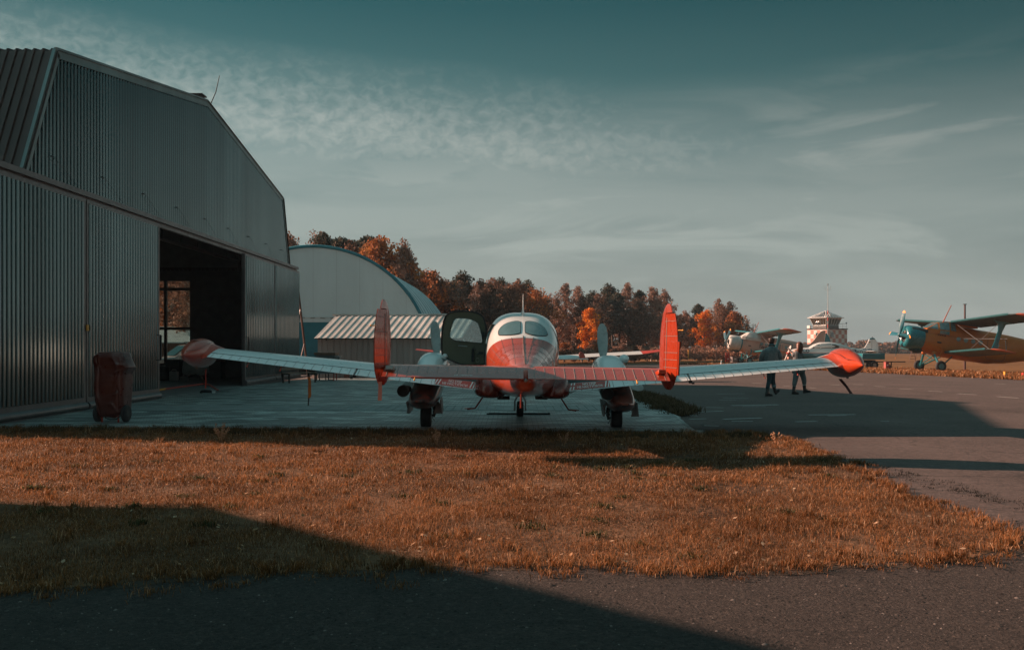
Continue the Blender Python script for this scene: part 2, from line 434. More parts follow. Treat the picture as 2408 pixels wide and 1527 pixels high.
hh = (.021+.018*np.clip(vnoise(px, py, 2.1, 4)+.6*vnoise(px, py, 7., 14), -1, 1)+rng.exponential(.012, len(px)))*np.where(py > 10.5, 1.1, 1.)
hh = np.clip(hh, .010, .12)
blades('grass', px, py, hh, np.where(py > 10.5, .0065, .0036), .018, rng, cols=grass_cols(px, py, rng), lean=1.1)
# coarser tufts, thicker along the edges
def tufts(name, cx, cy, per, rad, h0, h1, rng, colf=None, zz=.018, w=.0042):
    n = len(cx)*per; c = np.repeat(np.arange(len(cx)), per)
    rr = rng.normal(0, rad, n); an = rng.uniform(0, 2*PI, n)
    X = cx[c]+rr*np.cos(an); Y = cy[c]+rr*np.sin(an)
    h = rng.uniform(h0, h1, n)*rng.uniform(.5, 1.2, len(cx))[c]
    gz = np.array([g(y) for y in cy])[c]+zz
    return blades(name, X, Y, h, np.full(n, w)*(1+Y/25), 0, rng, zf=gz, lean=.8, cols=grass_cols(X, Y, rng) if colf is None else colf(X, Y, rng))
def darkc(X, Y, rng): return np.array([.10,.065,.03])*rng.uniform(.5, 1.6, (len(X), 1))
e = np.array(ISLD); e = e[(np.abs(e[:, 0]) < e[:, 1]*.56+.4)]
tufts('grass_edge', np.repeat(e[:, 0], 3)+rng.normal(0, .08, len(e)*3), np.repeat(e[:, 1], 3)+rng.normal(0, .08, len(e)*3), 60, .07, .03, .09, rng)
tx = rng.uniform(-9, 4.4, 330); ty = rng.uniform(6.6, 18.3, 330); k = inside(tx, ty, ISLD); tufts('grass_tufts', tx[k], ty[k], 60, .07, .04, .11, rng)
tx = rng.uniform(-9, 4.4, 420); ty = near_edge(tx)-rng.uniform(.1, 1.0, 420); tufts('shade_tinted_tufts', tx, ty, 45, .09, .04, .12, rng, darkc)  # dark blade colour paints in the shade along the kerb
tx = rng.uniform(-8.8, 4.2, 70); ty = near_edge(tx)-rng.uniform(.9, 1.6, 70); tufts('tall_grass', tx, ty, 18, .06, .08, .2, rng)
# rank grass strip between the paving and the apron
D_ = [(1478,931),(1500,926),(1560,941),(1600,957),(1637,970),(1605,980),(1575,976),(1535,962)]
st = [ground_at(x, y) for x, y in D_]
tx = rng.uniform(3.2, 6.5, 2500); ty = rng.uniform(20, 36, 2500); k = inside(tx, ty, st)
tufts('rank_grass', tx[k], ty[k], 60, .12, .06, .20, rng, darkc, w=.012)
mx = rng.uniform(4.3, 6.6, 900); my = rng.uniform(8.2, 13.6, 900); k = np.abs(mx-np.interp(my, [8.2,9.2,11,13.6], [4.5,5.2,4.85,4.6])) < rng.uniform(0, .38, 900)*np.interp(my, [8,10,13.6], [.6,1,.35]); tufts('edge_moss', mx[k], my[k], 26, .06, .008, .03, rng, lambda X, Y, r: np.array([.03,.03,.026])*r.uniform(.5, 1.6, (len(X), 1)))
def litter(n, rng):
    lx = rng.uniform(-8, 4.6, n); ly = 6.3+12*rng.random(n)**1.5; k = inside(lx, ly, ISLD); lx, ly = lx[k], ly[k]; n = len(lx); s = rng.uniform(.010, .028, n)
    a = rng.uniform(0, 6.28, n); z = rng.uniform(.02, .05, n); dx = np.stack([np.cos(a), np.sin(a), rng.uniform(-.5, .5, n)], 1)*s[:, None]; dy = np.stack([-np.sin(a), np.cos(a), rng.uniform(-.5, .5, n)], 1)*(s*.6)[:, None]
    c = np.stack([lx, ly, z], 1); V = np.stack([c-dx, c+dy, c+dx, c-dy], 1).reshape(-1, 3)
    cols = np.array([[.30,.13,.05],[.42,.24,.13],[.16,.08,.04],[.5,.34,.22]])[rng.integers(0, 4, n)]*rng.uniform(.7, 1.2, (n, 1))
    tag(raw('fallen_leaves', V, np.arange(n*4).reshape(n, 4), vcolmat('dead_leaf', .7), cols=np.repeat(cols, 4, 0)), kind='stuff')
litter(2600, rng)
tx = rng.uniform(-6, 4.2, 60); ty = rng.uniform(6.8, 14, 60); k = inside(tx, ty, ISLD); tufts('green_weeds', tx[k], ty[k], 70, .08, .02, .06, rng, lambda X, Y, r: np.array([.075,.075,.03])*r.uniform(.5, 1.5, (len(X), 1)), w=.009)
# loose tufts on the road edge
tx = np.array([-.9,-.75,-1.9,-2.3,.25,.95,.4,-2.9,-3.3,-.55,1.2,1.3,4.4]); ty = np.array([6.75,6.5,6.5,6.3,6.8,6.9,6.85,6.2,5.9,6.9,6.85,6.9,7.6])
rx = rng.uniform(-4.2, 4.2, 110); ry = np.interp(rx, [-3.3,-1.5,0,1,1.42,2.77,3.4,4.2], [6.43,7.0,7.2,7.1,6.95,7.24,7.4,8.0])-np.abs(rng.normal(0, .16, 110)); tufts('road_edge_grass', rx, ry, 45, .06, .008, .045, rng)
tufts('road_edge_grass', tx, ty, 90, .09, .02, .07, rng)
# field edge on the right beyond the apron
tY = rng.uniform(44, 112, 4200); tX = np.array([ax_r(y) for y in tY])+np.abs(rng.normal(0, 3.5, 4200)); k = tX < tY*.53+1
tufts('field_grass', tX[k], tY[k], 14, .25, .08, .26, rng, zz=-.004, w=.02)
def flower(name, x, y, h, n, label):
    mb = MB()
    for i in range(n):
        a = random.uniform(0, 6.28); r_ = random.uniform(.0, .07)
        p0 = Vector((r_*math.cos(a)*.4, r_*math.sin(a)*.4, 0)); p1 = Vector((math.cos(a)*h*.35, math.sin(a)*h*.35, h*random.uniform(.6, 1)))
        mb.tube([p0, (p0+p1)/2+Vector((0,0,h*.08)), p1], [.004, .003, .002], 4)
        for j in range(9):
            q = p0+(p1-p0)*random.uniform(.45, 1.05)+Vector([random.uniform(-.02, .02) for _ in range(3)])
            s_ = random.uniform(.006, .014); mb.ell(q, (s_, s_, s_*1.4), 5, 4, rot=(random.random(), random.random(), 0))
    o = mb.build(name, mat('dry_seed_head', (.45,.25,.14), .8, var=.3, scale=40), smooth=0); o.location = (x, y, .015)
    return tag(o, label, 'weed')
def fl(x, y, h, n, label):
    a = ground_at(x, y); return flower('dry_weed', a[0], a[1], h, n, label)
fl(520, 1040, .34, 10, 'tall bushy dry weed with brown seed heads in front of the paving near the hangar')
fl(1025, 1048, .24, 4, 'small reddish dry weed at the kerb below the left main wheel')
fl(1325, 1050, .22, 5, 'pale dry weed at the kerb between nose wheel and right main wheel')
fl(1825, 1046, .2, 5, 'pale weed at the right corner of the shaded grass beside the apron')
# pebbles on the coarse road
def pebbles(n, rng):
    px = rng.uniform(-4.5, 5.5, n); py = rng.uniform(4.2, 9, n); k = (~inside(px, py, ISLD)) & (np.abs(px) < py*.56+.3) & ((py < 7.7) | (px > 3.5)); px, py = px[k], py[k]; n = len(px)
    s = rng.exponential(.0022, n)+.0030
    base = np.array([[1,0,0],[.2,.9,0],[-.9,.4,0],[-.6,-.8,0],[.5,-.85,0],[0,0,.7]])
    a = rng.uniform(0, 6.28, n); ca, sa = np.cos(a), np.sin(a)
    V = np.empty((n, 6, 3)); sx = s*rng.uniform(.7, 1.5, n)
    V[:, :, 0] = px[:, None]+(base[None, :, 0]*ca[:, None]*sx[:, None]-base[None, :, 1]*sa[:, None]*s[:, None])
    V[:, :, 1] = py[:, None]+(base[None, :, 0]*sa[:, None]*sx[:, None]+base[None, :, 1]*ca[:, None]*s[:, None])
    V[:, :, 2] = .003+base[None, :, 2]*s[:, None]
    i = np.arange(n)*6
    Q = np.concatenate([np.stack([i+j, i+(j+1) % 5, i+5], 1) for j in range(5)])
    c = np.repeat(np.array([.058,.048,.043])*np.where(rng.random((n, 1)) < .04, 3.2, rng.uniform(.35, 1.5, (n, 1))), 6, 0)
    return tag(raw('loose_gravel', V.reshape(-1, 3), Q, vcolmat('pebble', .8), cols=c), kind='stuff')
pebbles(85000, rng)
mb = MB(); wx = np.arange(-6, 4.3, .16); wy = np.interp(wx, [-6,-3.3,-1.5,0,1,1.42,2.77,3.4,3.9,4.3], [6.3,6.43,7.0,7.2,7.1,6.95,7.24,7.4,7.77,8.3])
wl = wy-rng.uniform(.03, .2, len(wx))
for q in range(len(wx)-1): mb.quad((wx[q], wl[q], .0062), (wx[q+1], wl[q+1], .0062), (wx[q+1], wy[q+1]+.2, .0062), (wx[q], wy[q]+.2, .0062))
tag(mb.build('worn_edge_dirt', soil_mat('gravel_dirt', (.045,.036,.03), (.075,.058,.046), 1.5), smooth=0), kind='structure')
# ================================================================== HANGAR
def metal_sheet(name, c, rough, metal, dirtc=None):
    m, nt, b = newmat(name)
    f = noise(nt, .8, 5, .6, mapscale=(1, 1, .2))
    col = ramp(nt, f, [(.3, tuple(x*.85 for x in c)), (.7, tuple(x*1.12 for x in c))])
    col = mixc(nt, mapr(nt, noise(nt, 3, 5, .7, mapscale=(1,1,.08)), .55, .8, 0, .35), col, tuple(x*.6 for x in c))
    tc = nt.nodes.new('ShaderNodeTexCoord'); sx = N(nt, 'ShaderNodeSeparateXYZ'); nt.links.new(tc.outputs['Object'], sx.inputs[0])
    sh = math_(nt, 'FLOOR', math_(nt, 'DIVIDE', math_(nt, 'ADD', sx.outputs[1], sx.outputs[0]), 1.08)); wn_ = N(nt, 'ShaderNodeTexWhiteNoise'); wn_.noise_dimensions = '1D'; nt.links.new(sh, wn_.inputs['W'])
    col = mixc(nt, .55, col, ramp(nt, wn_.outputs['Value'], [(0, (.36,.36,.36)), (1, (.64,.64,.64))]), 'OVERLAY')
    col = mixc(nt, mapr(nt, noise(nt, 5, 6, .75, mapscale=(1,1,.12)), .6, .8, 0, .5), col, (.10,.055,.035))
    nt.links.new(col, b.inputs['Base Color']); b.inputs['Metallic'].default_value = metal
    nt.links.new(mapr(nt, noise(nt, 1.5, 4), .3, .7, rough*.8, rough*1.25), b.inputs['Roughness'])
    bump(nt, b, noise(nt, 1.2, 3, mapscale=(1,1,.3)), .1, .015)
    return m
CLAD = metal_sheet('hangar_cladding', (.10,.14,.145), .15, .95)
CLADR = metal_sheet('hangar_roof_sheet', (.075,.05,.045), .35, .5)
TRIM = metal_sheet('hangar_trim', (.17,.22,.22), .35, .5)
FRAME = mat('door_frame_steel', (.13,.12,.12), .4, .5, var=.2)
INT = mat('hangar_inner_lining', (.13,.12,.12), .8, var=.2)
XF = -10.3
def corrug(mb, u0, u1, X, zlo, zhi, p=.18, d=.06, axis='Y', out=1):
    us = []; u = u0
    prof = [(0, 0), (.38, 0), (.48, 1), (.90, 1)]
    k = 0
    while True:
        for t, q in prof:
            uu = u0+(k+t)*p
            if uu > u1: break
            us.append((uu, q))
        else:
            k += 1; continue
        break
    us.append((u1, 0)); V = []; Fc = []
    for uu, q in us:
        x = X+out*d*q
        V += [(x, uu, zlo(uu)), (x, uu, zhi(uu))]
    for i in range(len(us)-1): Fc.append((2*i, 2*i+2, 2*i+3, 2*i+1))
    mb.add(V, Fc)
NB, NK, RG, FK, FB = (20.9, 5.24), (22.4, 8.17), (33.5, 9.72), (44.5, 8.08), (45.7, 5.22)
def ztop(Y): return float(np.interp(Y, [NB[0], NK[0], RG[0], FK[0], FB[0]], [NB[1], NK[1], RG[1], FK[1], FB[1]]))
hang = empty('hangar', (XF, 33.5, 0), 'large dark grey corrugated steel hangar with open sliding doors on the left', 'hangar')
def loc(mb, o=hang):
    L = o.location; mb.v = [(v[0]-L[0], v[1]-L[1], v[2]-L[2]) for v in mb.v]; return mb
mb = MB(); corrug(mb, NB[0]+.02, FB[0]-.02, XF, lambda u: 5.1, lambda u: ztop(u)-.03)
loc(mb).build('gable_wall', CLAD, hang, smooth=0)
# rows of fixing screws on the gable
mb = MB()
for zf in (5.9, 6.8, 7.6, 8.5):
    Y = 21.2
    while Y < 45.4:
        if ztop(Y)-.15 > zf: mb.box((XF+.041, Y, zf+.02*math.sin(Y*9)), (.012, .03, .03))
        Y += .54
tag(loc(mb).build('wall_screws', DARK, hang, smooth=0), kind='stuff')
for k in range(9):   # small brackets with wires
    Y = 22.1+k*2.75; mb = MB(); mb.bar((XF+.04, Y, 5.75), (XF+.13, Y, 5.75), .008); mb.bar((XF+.13, Y, 5.75), (XF+.10, Y+1.25, 5.3), .003); mb.box((XF+.07, Y, 5.76), (.04, .02, .03)); loc(mb).build('wall_bracket', DARK, hang, smooth=0)
# fascia along the roof line and corner trims
mb = MB(); pts = [NB, NK, RG, FK, FB]
for a, b_ in zip(pts[:-1], pts[1:]):
    d = Vector((0, b_[0]-a[0], b_[1]-a[1])).normalized(); n = Vector((0, -d.z, d.y))
    A = Vector((XF, a[0], a[1])); B = Vector((XF, b_[0], b_[1])); w = .24
    mb.plate([A-n*w*.6, B-n*w*.6, B+n*w*.4, A+n*w*.4], (.075, 0, 0))
loc(mb).build('fascia', TRIM, hang, smooth=0)
# roof planes (corrugated along X)
def roofplane(mb, a, b_, x0=XF+.12, x1=-34., p=.2, d=.045):
    dv = Vector((0, b_[0]-a[0], b_[1]-a[1])).normalized(); n = Vector((0, -dv.z, dv.y)); x = x0; V = []; q = 0
    pr = [(0, 0), (.6, 0), (.68, 1), (.92, 1)]
    k = 0; L = []
    while x0-k*p > x1:
        for t, h in pr: L.append((x0-(k+t)*p, h))
        k += 1
    for xx, h in L:
        V.append(Vector((xx, a[0], a[1]))+n*(h*d+.03)); V.append(Vector((xx, b_[0], b_[1]))+n*(h*d+.03))
    mb.add(V, [(2*i, 2*i+1, 2*i+3, 2*i+2) for i in range(len(L)-1)])
mb = MB(); roofplane(mb, (20.75, 4.95), NK); loc(mb).build('steep_roof', CLADR, hang, smooth=0)
mb = MB(); roofplane(mb, NK, RG); loc(mb).build('roof', CLADR, hang, smooth=0)
mb = MB(); roofplane(mb, RG, FK); loc(mb).build('roof', CLADR, hang, smooth=0)
mb = MB(); roofplane(mb, FK, (45.85, 4.95)); loc(mb).build('steep_roof', CLADR, hang, smooth=0)
# inner lining so the roof is opaque and dark from inside
mb = MB()
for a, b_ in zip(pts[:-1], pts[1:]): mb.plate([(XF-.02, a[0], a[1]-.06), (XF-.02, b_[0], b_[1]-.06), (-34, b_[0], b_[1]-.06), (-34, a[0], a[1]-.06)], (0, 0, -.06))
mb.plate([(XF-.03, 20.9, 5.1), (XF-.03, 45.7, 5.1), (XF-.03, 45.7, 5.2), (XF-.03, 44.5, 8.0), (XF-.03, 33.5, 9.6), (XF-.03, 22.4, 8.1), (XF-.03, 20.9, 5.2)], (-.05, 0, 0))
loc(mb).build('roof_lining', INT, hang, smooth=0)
# trusses inside
mb = MB()
for X in (-12.5, -17, -21.5, -26, -30.5):
    for a, b_ in zip(pts[:-1], pts[1:]): mb.bar((X, a[0]+.1, a[1]-.3), (X, b_[0], b_[1]-.3), .09, n=6)
    mb.bar((X, 21.2, 5.35), (X, 45.4, 5.35), .08, n=6)
    for k in range(12): mb.bar((X, 21.5+2*k, 5.35), (X, 22.5+2*k, ztop(22.5+2*k)-.35), .035, n=5)
loc(mb).build('roof_truss', FRAME, hang, smooth=0)
# side walls and rear wall; far side wall with a window opening
mb = MB()
mb.box((-22.2, 20.8, 2.6), (23.6, .12, 5.1))
loc(mb).build('side_wall', CLADR, hang, smooth=0)
WX0, WX1, WZ0, WZ1, WY = -19.3, -14.8, .64, 4.56, 46.0
mb = MB()
mb.box(((-34+WX0)/2, WY, 2.6), (34+WX0, .2, 5.2)); mb.box(((WX1+XF-.1)/2, WY, 2.6), (abs(WX1-XF)-.1, .2, 5.2))
mb.box(((WX0+WX1)/2, WY, WZ0/2), (WX1-WX0, .2, WZ0)); mb.box(((WX0+WX1)/2, WY, (WZ1+5.2)/2), (WX1-WX0, .2, 5.2-WZ1))
mb.box((-22, WY-.02, 5.3), (23.4, .3, .25))
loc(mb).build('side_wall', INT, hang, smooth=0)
loc(MB().box((-34, 33.4, 4.), (.15, 25, 8.))).build('rear_wall', INT, hang, smooth=0)
mb = MB()
for X in (-19.3, -17.6, -16.0, -14.8): mb.box((X, WY, (WZ0+WZ1)/2), (.12, .12, WZ1-WZ0))
for Z in (WZ0, 2.31, 4.12, WZ1): mb.box(((WX0+WX1)/2, WY-.003, Z), (WX1-WX0, .125, .13))
wf = loc(mb).build('window', FRAME, hang, smooth=0)
mb = MB()
mb.box(((WX0+WX1)/2, WY+.03, (WZ0+WZ1)/2), (WX1-WX0, .012, WZ1-WZ0)); loc(mb).build('pane', glassmat('dusty_glass', (.75,.8,.78), .1, .12), wf, smooth=0)
# vent and whip aerial at the ridge
mb = MB(); mb.box((XF-.4, 33.3, 9.82), (.7, .4, .12)); mb.box((XF-.38, 33.3, 9.9), (.8, .5, .04)); loc(mb).build('ridge_vent', CLADR, hang, smooth=0)
mb = MB(); a = P(493, 250, 34.4); c_ = P(516, 178, 34.6); mid = (a+c_)/2+Vector((.04, 0, -.05)); mb.tube([Vector((XF-.1, 34.4, 9.3)), a, mid, c_], [.02, .02, .016, .012], 6)
loc(mb).build('whip_aerial', DARK, hang)
# door header / track
mb = MB(); mb.box((XF+.11, 32.3, 5.16), (.2, 29.6, .12)); mb.box((XF+.06, 32.3, 5.04), (.1, 29.6, .12)); loc(mb).build('door_track', FRAME, hang, smooth=0)
DX = XF+.22
def door(y0, y1, handle=None, zb=.14, zt=5.0):
    fr = MB()
    t = .09
    fr.box((DX, y0+t/2, (zb+zt)/2), (.12, t, zt-zb)); fr.box((DX, y1-t/2, (zb+zt)/2), (.12, t, zt-zb))
    fr.box((DX+.002, (y0+y1)/2, zt-t/2), (.125, y1-y0-.01, t)); fr.box((DX+.002, (y0+y1)/2, zb+.12), (.125, y1-y0-.01, .16))
    fr.bar((DX+.05, y0+.02, zb+.0), (DX+.05, y1-.02, zb+.0), .1, n=12)
    o = loc(fr).build('sliding_door', FRAME, hang, smooth=35)
    p = MB(); corrug(p, y0+t, y1-t, DX+.02, lambda u: zb+.2, lambda u: zt-t, p=.18 if y0 < 30 else .25, d=.055 if y0 < 30 else .075)
    for z in (1.9, 3.6):
        yy = y0+.2
        while yy < y1-.2: p.box((DX+.055, yy, z), (.012, .025, .025)); yy += .36
    loc(p).build('cladding', CLAD, o, smooth=0)
    q = MB(); q.box((DX-.05, (y0+y1)/2, (zb+zt)/2), (.02, y1-y0-.2, zt-zb-.2)); loc(q).build('inner_sheet', FRAME, o, smooth=0)
    if handle is not None:
        h = MB(); h.tube([(DX+.03, handle, 1.85), (DX+.16, handle, 1.85), (DX+.16, handle, 1.15), (DX+.03, handle, 1.15)], .022, 6)
        if y0 < 30: h.tube([(DX+.03, handle+.12, 1.85), (DX+.03, handle+.3, 1.85), (DX+.03, handle+.3, 1.15), (DX+.03, handle+.12, 1.15)], .022, 6)
        loc(h).build('handle', DARK, o)
    return o
door(17.3, 18.5); door(18.53, 23.4); d2 = door(23.46, 28.3, 28.14); door(37.35, 42.0, 37.5); door(42.06, 46.9)
mb = MB(); mb.box((DX+.09, 23.43, 1.98), (.03, .09, .14)); loc(mb).build('tape_marker', YELLOW, d2)
for y0, y1 in ((17.1, 28.4), (37.3, 49.3)): loc(MB().box((DX+.05, (y0+y1)/2, .035), (.22, y1-y0, .06))).build('floor_rail', FRAME, hang, smooth=0)
# raking end braces that carry the door track
for sgn, ye, yb in ((1, 47.0, 49.9), (-1, 18.8, 16.9)):
    mb = MB(); top = Vector((XF+.1, ye, 5.05)); bt = Vector((XF+.1, yb, g(yb))); 
    mb.bar(top, bt, .055, n=4)
    iv = Vector((XF+.1, ye, 0))
    for t in (.34, .66):
        q = top.lerp(bt, t); mb.bar(q, (XF+.1, ye+.05*sgn, q.z-1.6), .035, n=4)
    mb.bar((XF+.1, ye+.02*sgn, .05), (XF+.1, ye+.02*sgn, 5.), .05, n=4)
    loc(mb).build('end_brace', mat('dark_brown_steel', (.08,.045,.035), .5), hang, smooth=0)

# neighbouring hangar to the left of the camera (its shadow falls over the foreground)
nb = empty('storage_hangar', (-14.2, 2, 0), 'grey gabled storage hangar standing to the left of the foreground road', 'hangar')
mb = MB(); o = (-14.2, 11.95)
prof = [(12.4, 0), (12.4, 4.8), (3., 10.15), (-8, 4.85), (-8, 0)]
mb.plate([(-14.2, y, z) for y, z in prof], (-.12, 0, 0)); mb.plate([(-32, y, z) for y, z in prof], (-.12, 0, 0))
mb.box((-23, 12.35, 2.4), (17.6, .12, 4.8)); mb.box((-23, -7.95, 2.4), (17.6, .12, 4.8))
loc(mb, nb).build('wall', CLAD, nb, smooth=0)
mb = MB()
for a, b_ in (((12.6, 4.7), (3., 10.2)), ((3., 10.2), (-8.5, 4.65))): mb.plate([(-13.9, a[0], a[1]), (-13.9, b_[0], b_[1]), (-32.4, b_[0], b_[1]), (-32.4, a[0], a[1])], (0, 0, .1))
loc(mb, nb).build('roof', CLADR, nb, smooth=0)
mb = MB(); mb.box((-14.1, 2.2, 2.1), (.1, 5, 4.2)); loc(mb, nb).build('door', FRAME, nb, smooth=0)

# ================================================================== ARCHED TENT HANGAR
tent = empty('arched_hangar', (-12.4, 62, 0), 'white fabric arched hangar with teal edging and teal lower wall', 'hangar')
def fabric(name, c):
    m, nt, b = newmat(name)
    f = noise(nt, .5, 5, .6, mapscale=(1, 1, .25)); col = ramp(nt, f, [(.3, tuple(x*.9 for x in c)), (.7, tuple(min(1, x*1.06) for x in c))])
    col = mixc(nt, mapr(nt, noise(nt, 2.2, 6, .7, mapscale=(1, 1, .12)), .55, .8, 0, .3), col, tuple(x*.7 for x in c))
    tc = nt.nodes.new('ShaderNodeTexCoord'); sx = N(nt, 'ShaderNodeSeparateXYZ'); nt.links.new(tc.outputs['Object'], sx.inputs[0])
    fr = math_(nt, 'FRACT', math_(nt, 'DIVIDE', sx.outputs[0], 1.45)); seam = math_(nt, 'LESS_THAN', fr, .018)
    col = mixc(nt, math_(nt, 'MULTIPLY', seam, .4), col, tuple(x*.5 for x in c))
    nt.links.new(col, b.inputs['Base Color']); b.inputs['Roughness'].default_value = .6
    bump(nt, b, noise(nt, 1.1, 5, .6, dist=1.5), .6, .05); return m
FABW = fabric('white_tarpaulin', (.55,.68,.70)); FABT = mat('teal_tarpaulin', (.015,.17,.22), .5, var=.15, scale=1.5, bmp=.3, bscale=4)
RT = 7.35; ZT = .25
def arc(t, r=RT, y=0): return (-r*math.cos(t), y, ZT+r*math.sin(t))
n = 64; split = 2.95
full = [arc(PI*i/n) for i in range(n+1)]
up = [p for p in full if p[2] > split]; z0x = math.sqrt(RT**2-(split-ZT)**2)
mb = MB(); ol = [(-z0x, 0, split)]+up+[(z0x, 0, split)]; c0 = [(x*.0, 0, split+.01) for x in (0,)]
grid = []
for i in range(len(ol)): grid.append(ol[i])
mb.plate(ol, (0, .04, 0)); mb.build('front_sheet', FABW, tent, smooth=0)
mb = MB(); lo_ = [(-z0x, .02, split)]+[p for p in full if p[2] <= split and p[0] < 0][::-1]+[p for p in full if p[2] <= split and p[0] > 0][::-1]+[(z0x, .02, split)]
mb.plate([(p[0], .03, p[2]) for p in lo_]+[], (0, .04, 0)); mb.build('lower_front_sheet', FABT, tent, smooth=0)
# welt, lacing and eyelets
mb = MB(); mb.box((0, -.03, split+.32), (2*z0x*.985, .03, .05)); mb.build('hem', FABW, tent, smooth=0)
ROPE = mat('pale_rope', (.5,.5,.48), .8)
for k in range(22): MB().box((-6.2+k*.62, -.05, split+.28+.03*math.sin(k)), (.3, .02, .025), (0, .12*math.sin(k*3), 0)).build('lace', DARK, tent, smooth=0)
for k in range(9): MB().box((-4.15, 0, 2.7-k*.33), (.09, .03, .05)).build('eyelet', ROPE, tent, smooth=0)
LEN = 25
stripes = [0, .55, 1.6]
def ring(y0, y1, r, m, name):
    mb = MB(); A = [arc(PI*i/n, r, y0) for i in range(n+1)]; B = [arc(PI*i/n, r, y1) for i in range(n+1)]
    mb.loft([A, B], False, closed=False); return mb
mb1 = MB(); mb2 = MB(); y = 0; k = 0
while y < LEN:
    w = (.62, 2.2, .8, 1.7)[k % 4]; w = min(w, LEN-y); m_ = mb2 if k % 2 == 0 else mb1
    A = [arc(PI*i/n, RT+.05, y) for i in range(n+1)]; B = [arc(PI*i/n, RT+.05, y+w) for i in range(n+1)]; m_.loft([A, B], False, closed=False); y += w; k += 1
mb1.build('roof_sheet', FABW, tent); mb2.build('roof_stripe', FABT, tent)
mb = MB(); mb.tube([arc(PI*i/n, RT+.08, -.02) for i in range(n+1)], .10, 6); mb.build('edge_trim', FABT, tent)
mb = MB(); mb.plate([arc(PI*i/n, RT, LEN) for i in range(n+1)], (0, .03, 0)); mb.build('rear_sheet', FABW, tent, smooth=0)

# ================================================================== METAL SHED
shed = empty('metal_shed', (-6.3, 52, 0), 'low grey metal shed with ribbed pitched roof in front of the arched hangar', 'shed')
SX0, SX1, SY = -10.15, -2.95, 52.0
ze = 1.94; zr = 3.15; gy = g(52)
mb = MB()
def sheetX(mb, x0, x1, A, B, p, d):   # ribs running from A(y,z) to B(y,z)
    dv = Vector((0, B[0]-A[0], B[1]-A[1])).normalized(); nn = Vector((0, -dv.z, dv.y)); V = []; x = x0; L = []
    while x < x1:
        for t, h in ((0, 0), (.66, 0), (.74, 1), (.9, 1)):
            if x+t*p <= x1: L.append((x+t*p, h))
        x += p
    for xx, h in L: V += [Vector((xx, A[0], A[1]))+nn*h*d, Vector((xx, B[0], B[1]))+nn*h*d]
    mb.add(V, [(2*i, 2*i+2, 2*i+3, 2*i+1) for i in range(len(L)-1)])
SHW = metal_sheet('shed_wall_sheet', (.27,.29,.285), .45, .3); SHR = metal_sheet('shed_roof_sheet', (.52,.50,.47), .5, .2)
sheetX(mb, SX0, SX1, (SY-.0, gy), (SY-.0, ze), .3, -.03)
mb.quad((SX0, SY, gy), (SX0, SY+5.4, gy), (SX0, SY+5.4, ze), (SX0, SY, ze)); mb.add([(SX0, SY, ze), (SX0, SY+5.4, ze), (SX0+.7, SY+2.7, zr-.05)], [(0,1,2)])
mb.quad((SX1, SY, gy), (SX1, SY+5.4, gy), (SX1, SY+5.4, ze), (SX1, SY, ze)); mb.add([(SX1, SY, ze), (SX1, SY+5.4, ze), (SX1-.2, SY+2.7, zr-.05)], [(0,1,2)])
mb.quad((SX0, SY+5.4, gy), (SX1, SY+5.4, gy), (SX1, SY+5.4, ze), (SX0, SY+5.4, ze))
loc(mb, shed).build('wall', SHW, shed, smooth=0)
mb = MB()
def roofsl(mb, Y0, z0, Y1, z1, sx):
    dv = Vector((0, Y1-Y0, z1-z0)).normalized(); nn = Vector((0, -dv.z, dv.y)); x = SX0-.15; L = []
    if nn.z < 0: nn = -nn
    while x < SX1+.15:
        for t, h in ((0, 0), (.17, 0), (.22, 1), (.30, 1), (.35, 0)): L.append((x+t, h))
        x += .35
    V = []
    for xx, h in L: V += [Vector((xx, Y0, z0))+nn*h*.032, Vector((xx+sx, Y1, z1))+nn*h*.032]
    mb.add(V, [(2*i, 2*i+2, 2*i+3, 2*i+1) for i in range(len(L)-1)])
roofsl(mb, SY-.25, ze-.05, SY+2.7, zr, .62)
mb2 = MB(); roofsl(mb2, SY+5.65, ze-.05, SY+2.7, zr, .62); mb.add(mb2.v, mb2.f)
mb.bar((SX0+.3, SY+2.7, zr+.05), (SX1+.85, SY+2.7, zr+.05), .07, n=6)
loc(mb, shed).build('roof', SHR, shed, smooth=0)
mb = MB(); mb.bar((SX0-.1, SY-.27, ze-.07), (SX1+.1, SY-.27, ze-.07), .03, n=6)
for k in range(6): mb.box((SX0+.5+k*1.5, SY-.26, ze-.12), (.07, .06, .09))
loc(mb, shed).build('gutter', DARK, shed, smooth=0)

# ================================================================== CONTROL TOWER
TY = 236.; tg = g(TY)
tw = empty('control_tower', (24, TY, tg), 'distant red and white chequered control tower with glazed cab and mast', 'control tower')
def checker():
    m, nt, b = newmat('chequered_wall')
    tc = nt.nodes.new('ShaderNodeTexCoord'); ck = N(nt, 'ShaderNodeTexChecker', Scale=1.); mp = N(nt, 'ShaderNodeMapping')
    mp.inputs['Location'].default_value = (.03,.03,.03)
    nt.links.new(tc.outputs['Object'], mp.inputs[0]); nt.links.new(mp.outputs[0], ck.inputs[0])
    ck.inputs[1].default_value = (.46,.22,.18,1); ck.inputs[2].default_value = (.58,.60,.58,1)
    c = mixc(nt, .5, ck.outputs[0], ramp(nt, noise(nt, .8, 5), [(.3, (.4,.4,.4)), (.7, (.6,.6,.6))]), 'OVERLAY')
    nt.links.new(c, b.inputs['Base Color']); b.inputs['Roughness'].default_value = .8; return m
CHK = checker(); zt = P(0, 774, TY).z-tg
mb = MB()   # body turned so that one corner faces the camera; local frame, square plan
ang = R(52); body_h = zt
W1, W2 = 6.9, 6.0
o = MB().box((W1/2, W2/2, body_h/2), (W1, W2, body_h)).build('wall', CHK, tw, smooth=0)
cornerw = P(1943, 800, TY-3)
o.location = (cornerw.x-24, -3, 0); o.rotation_euler = (0, 0, R(30))
B = o
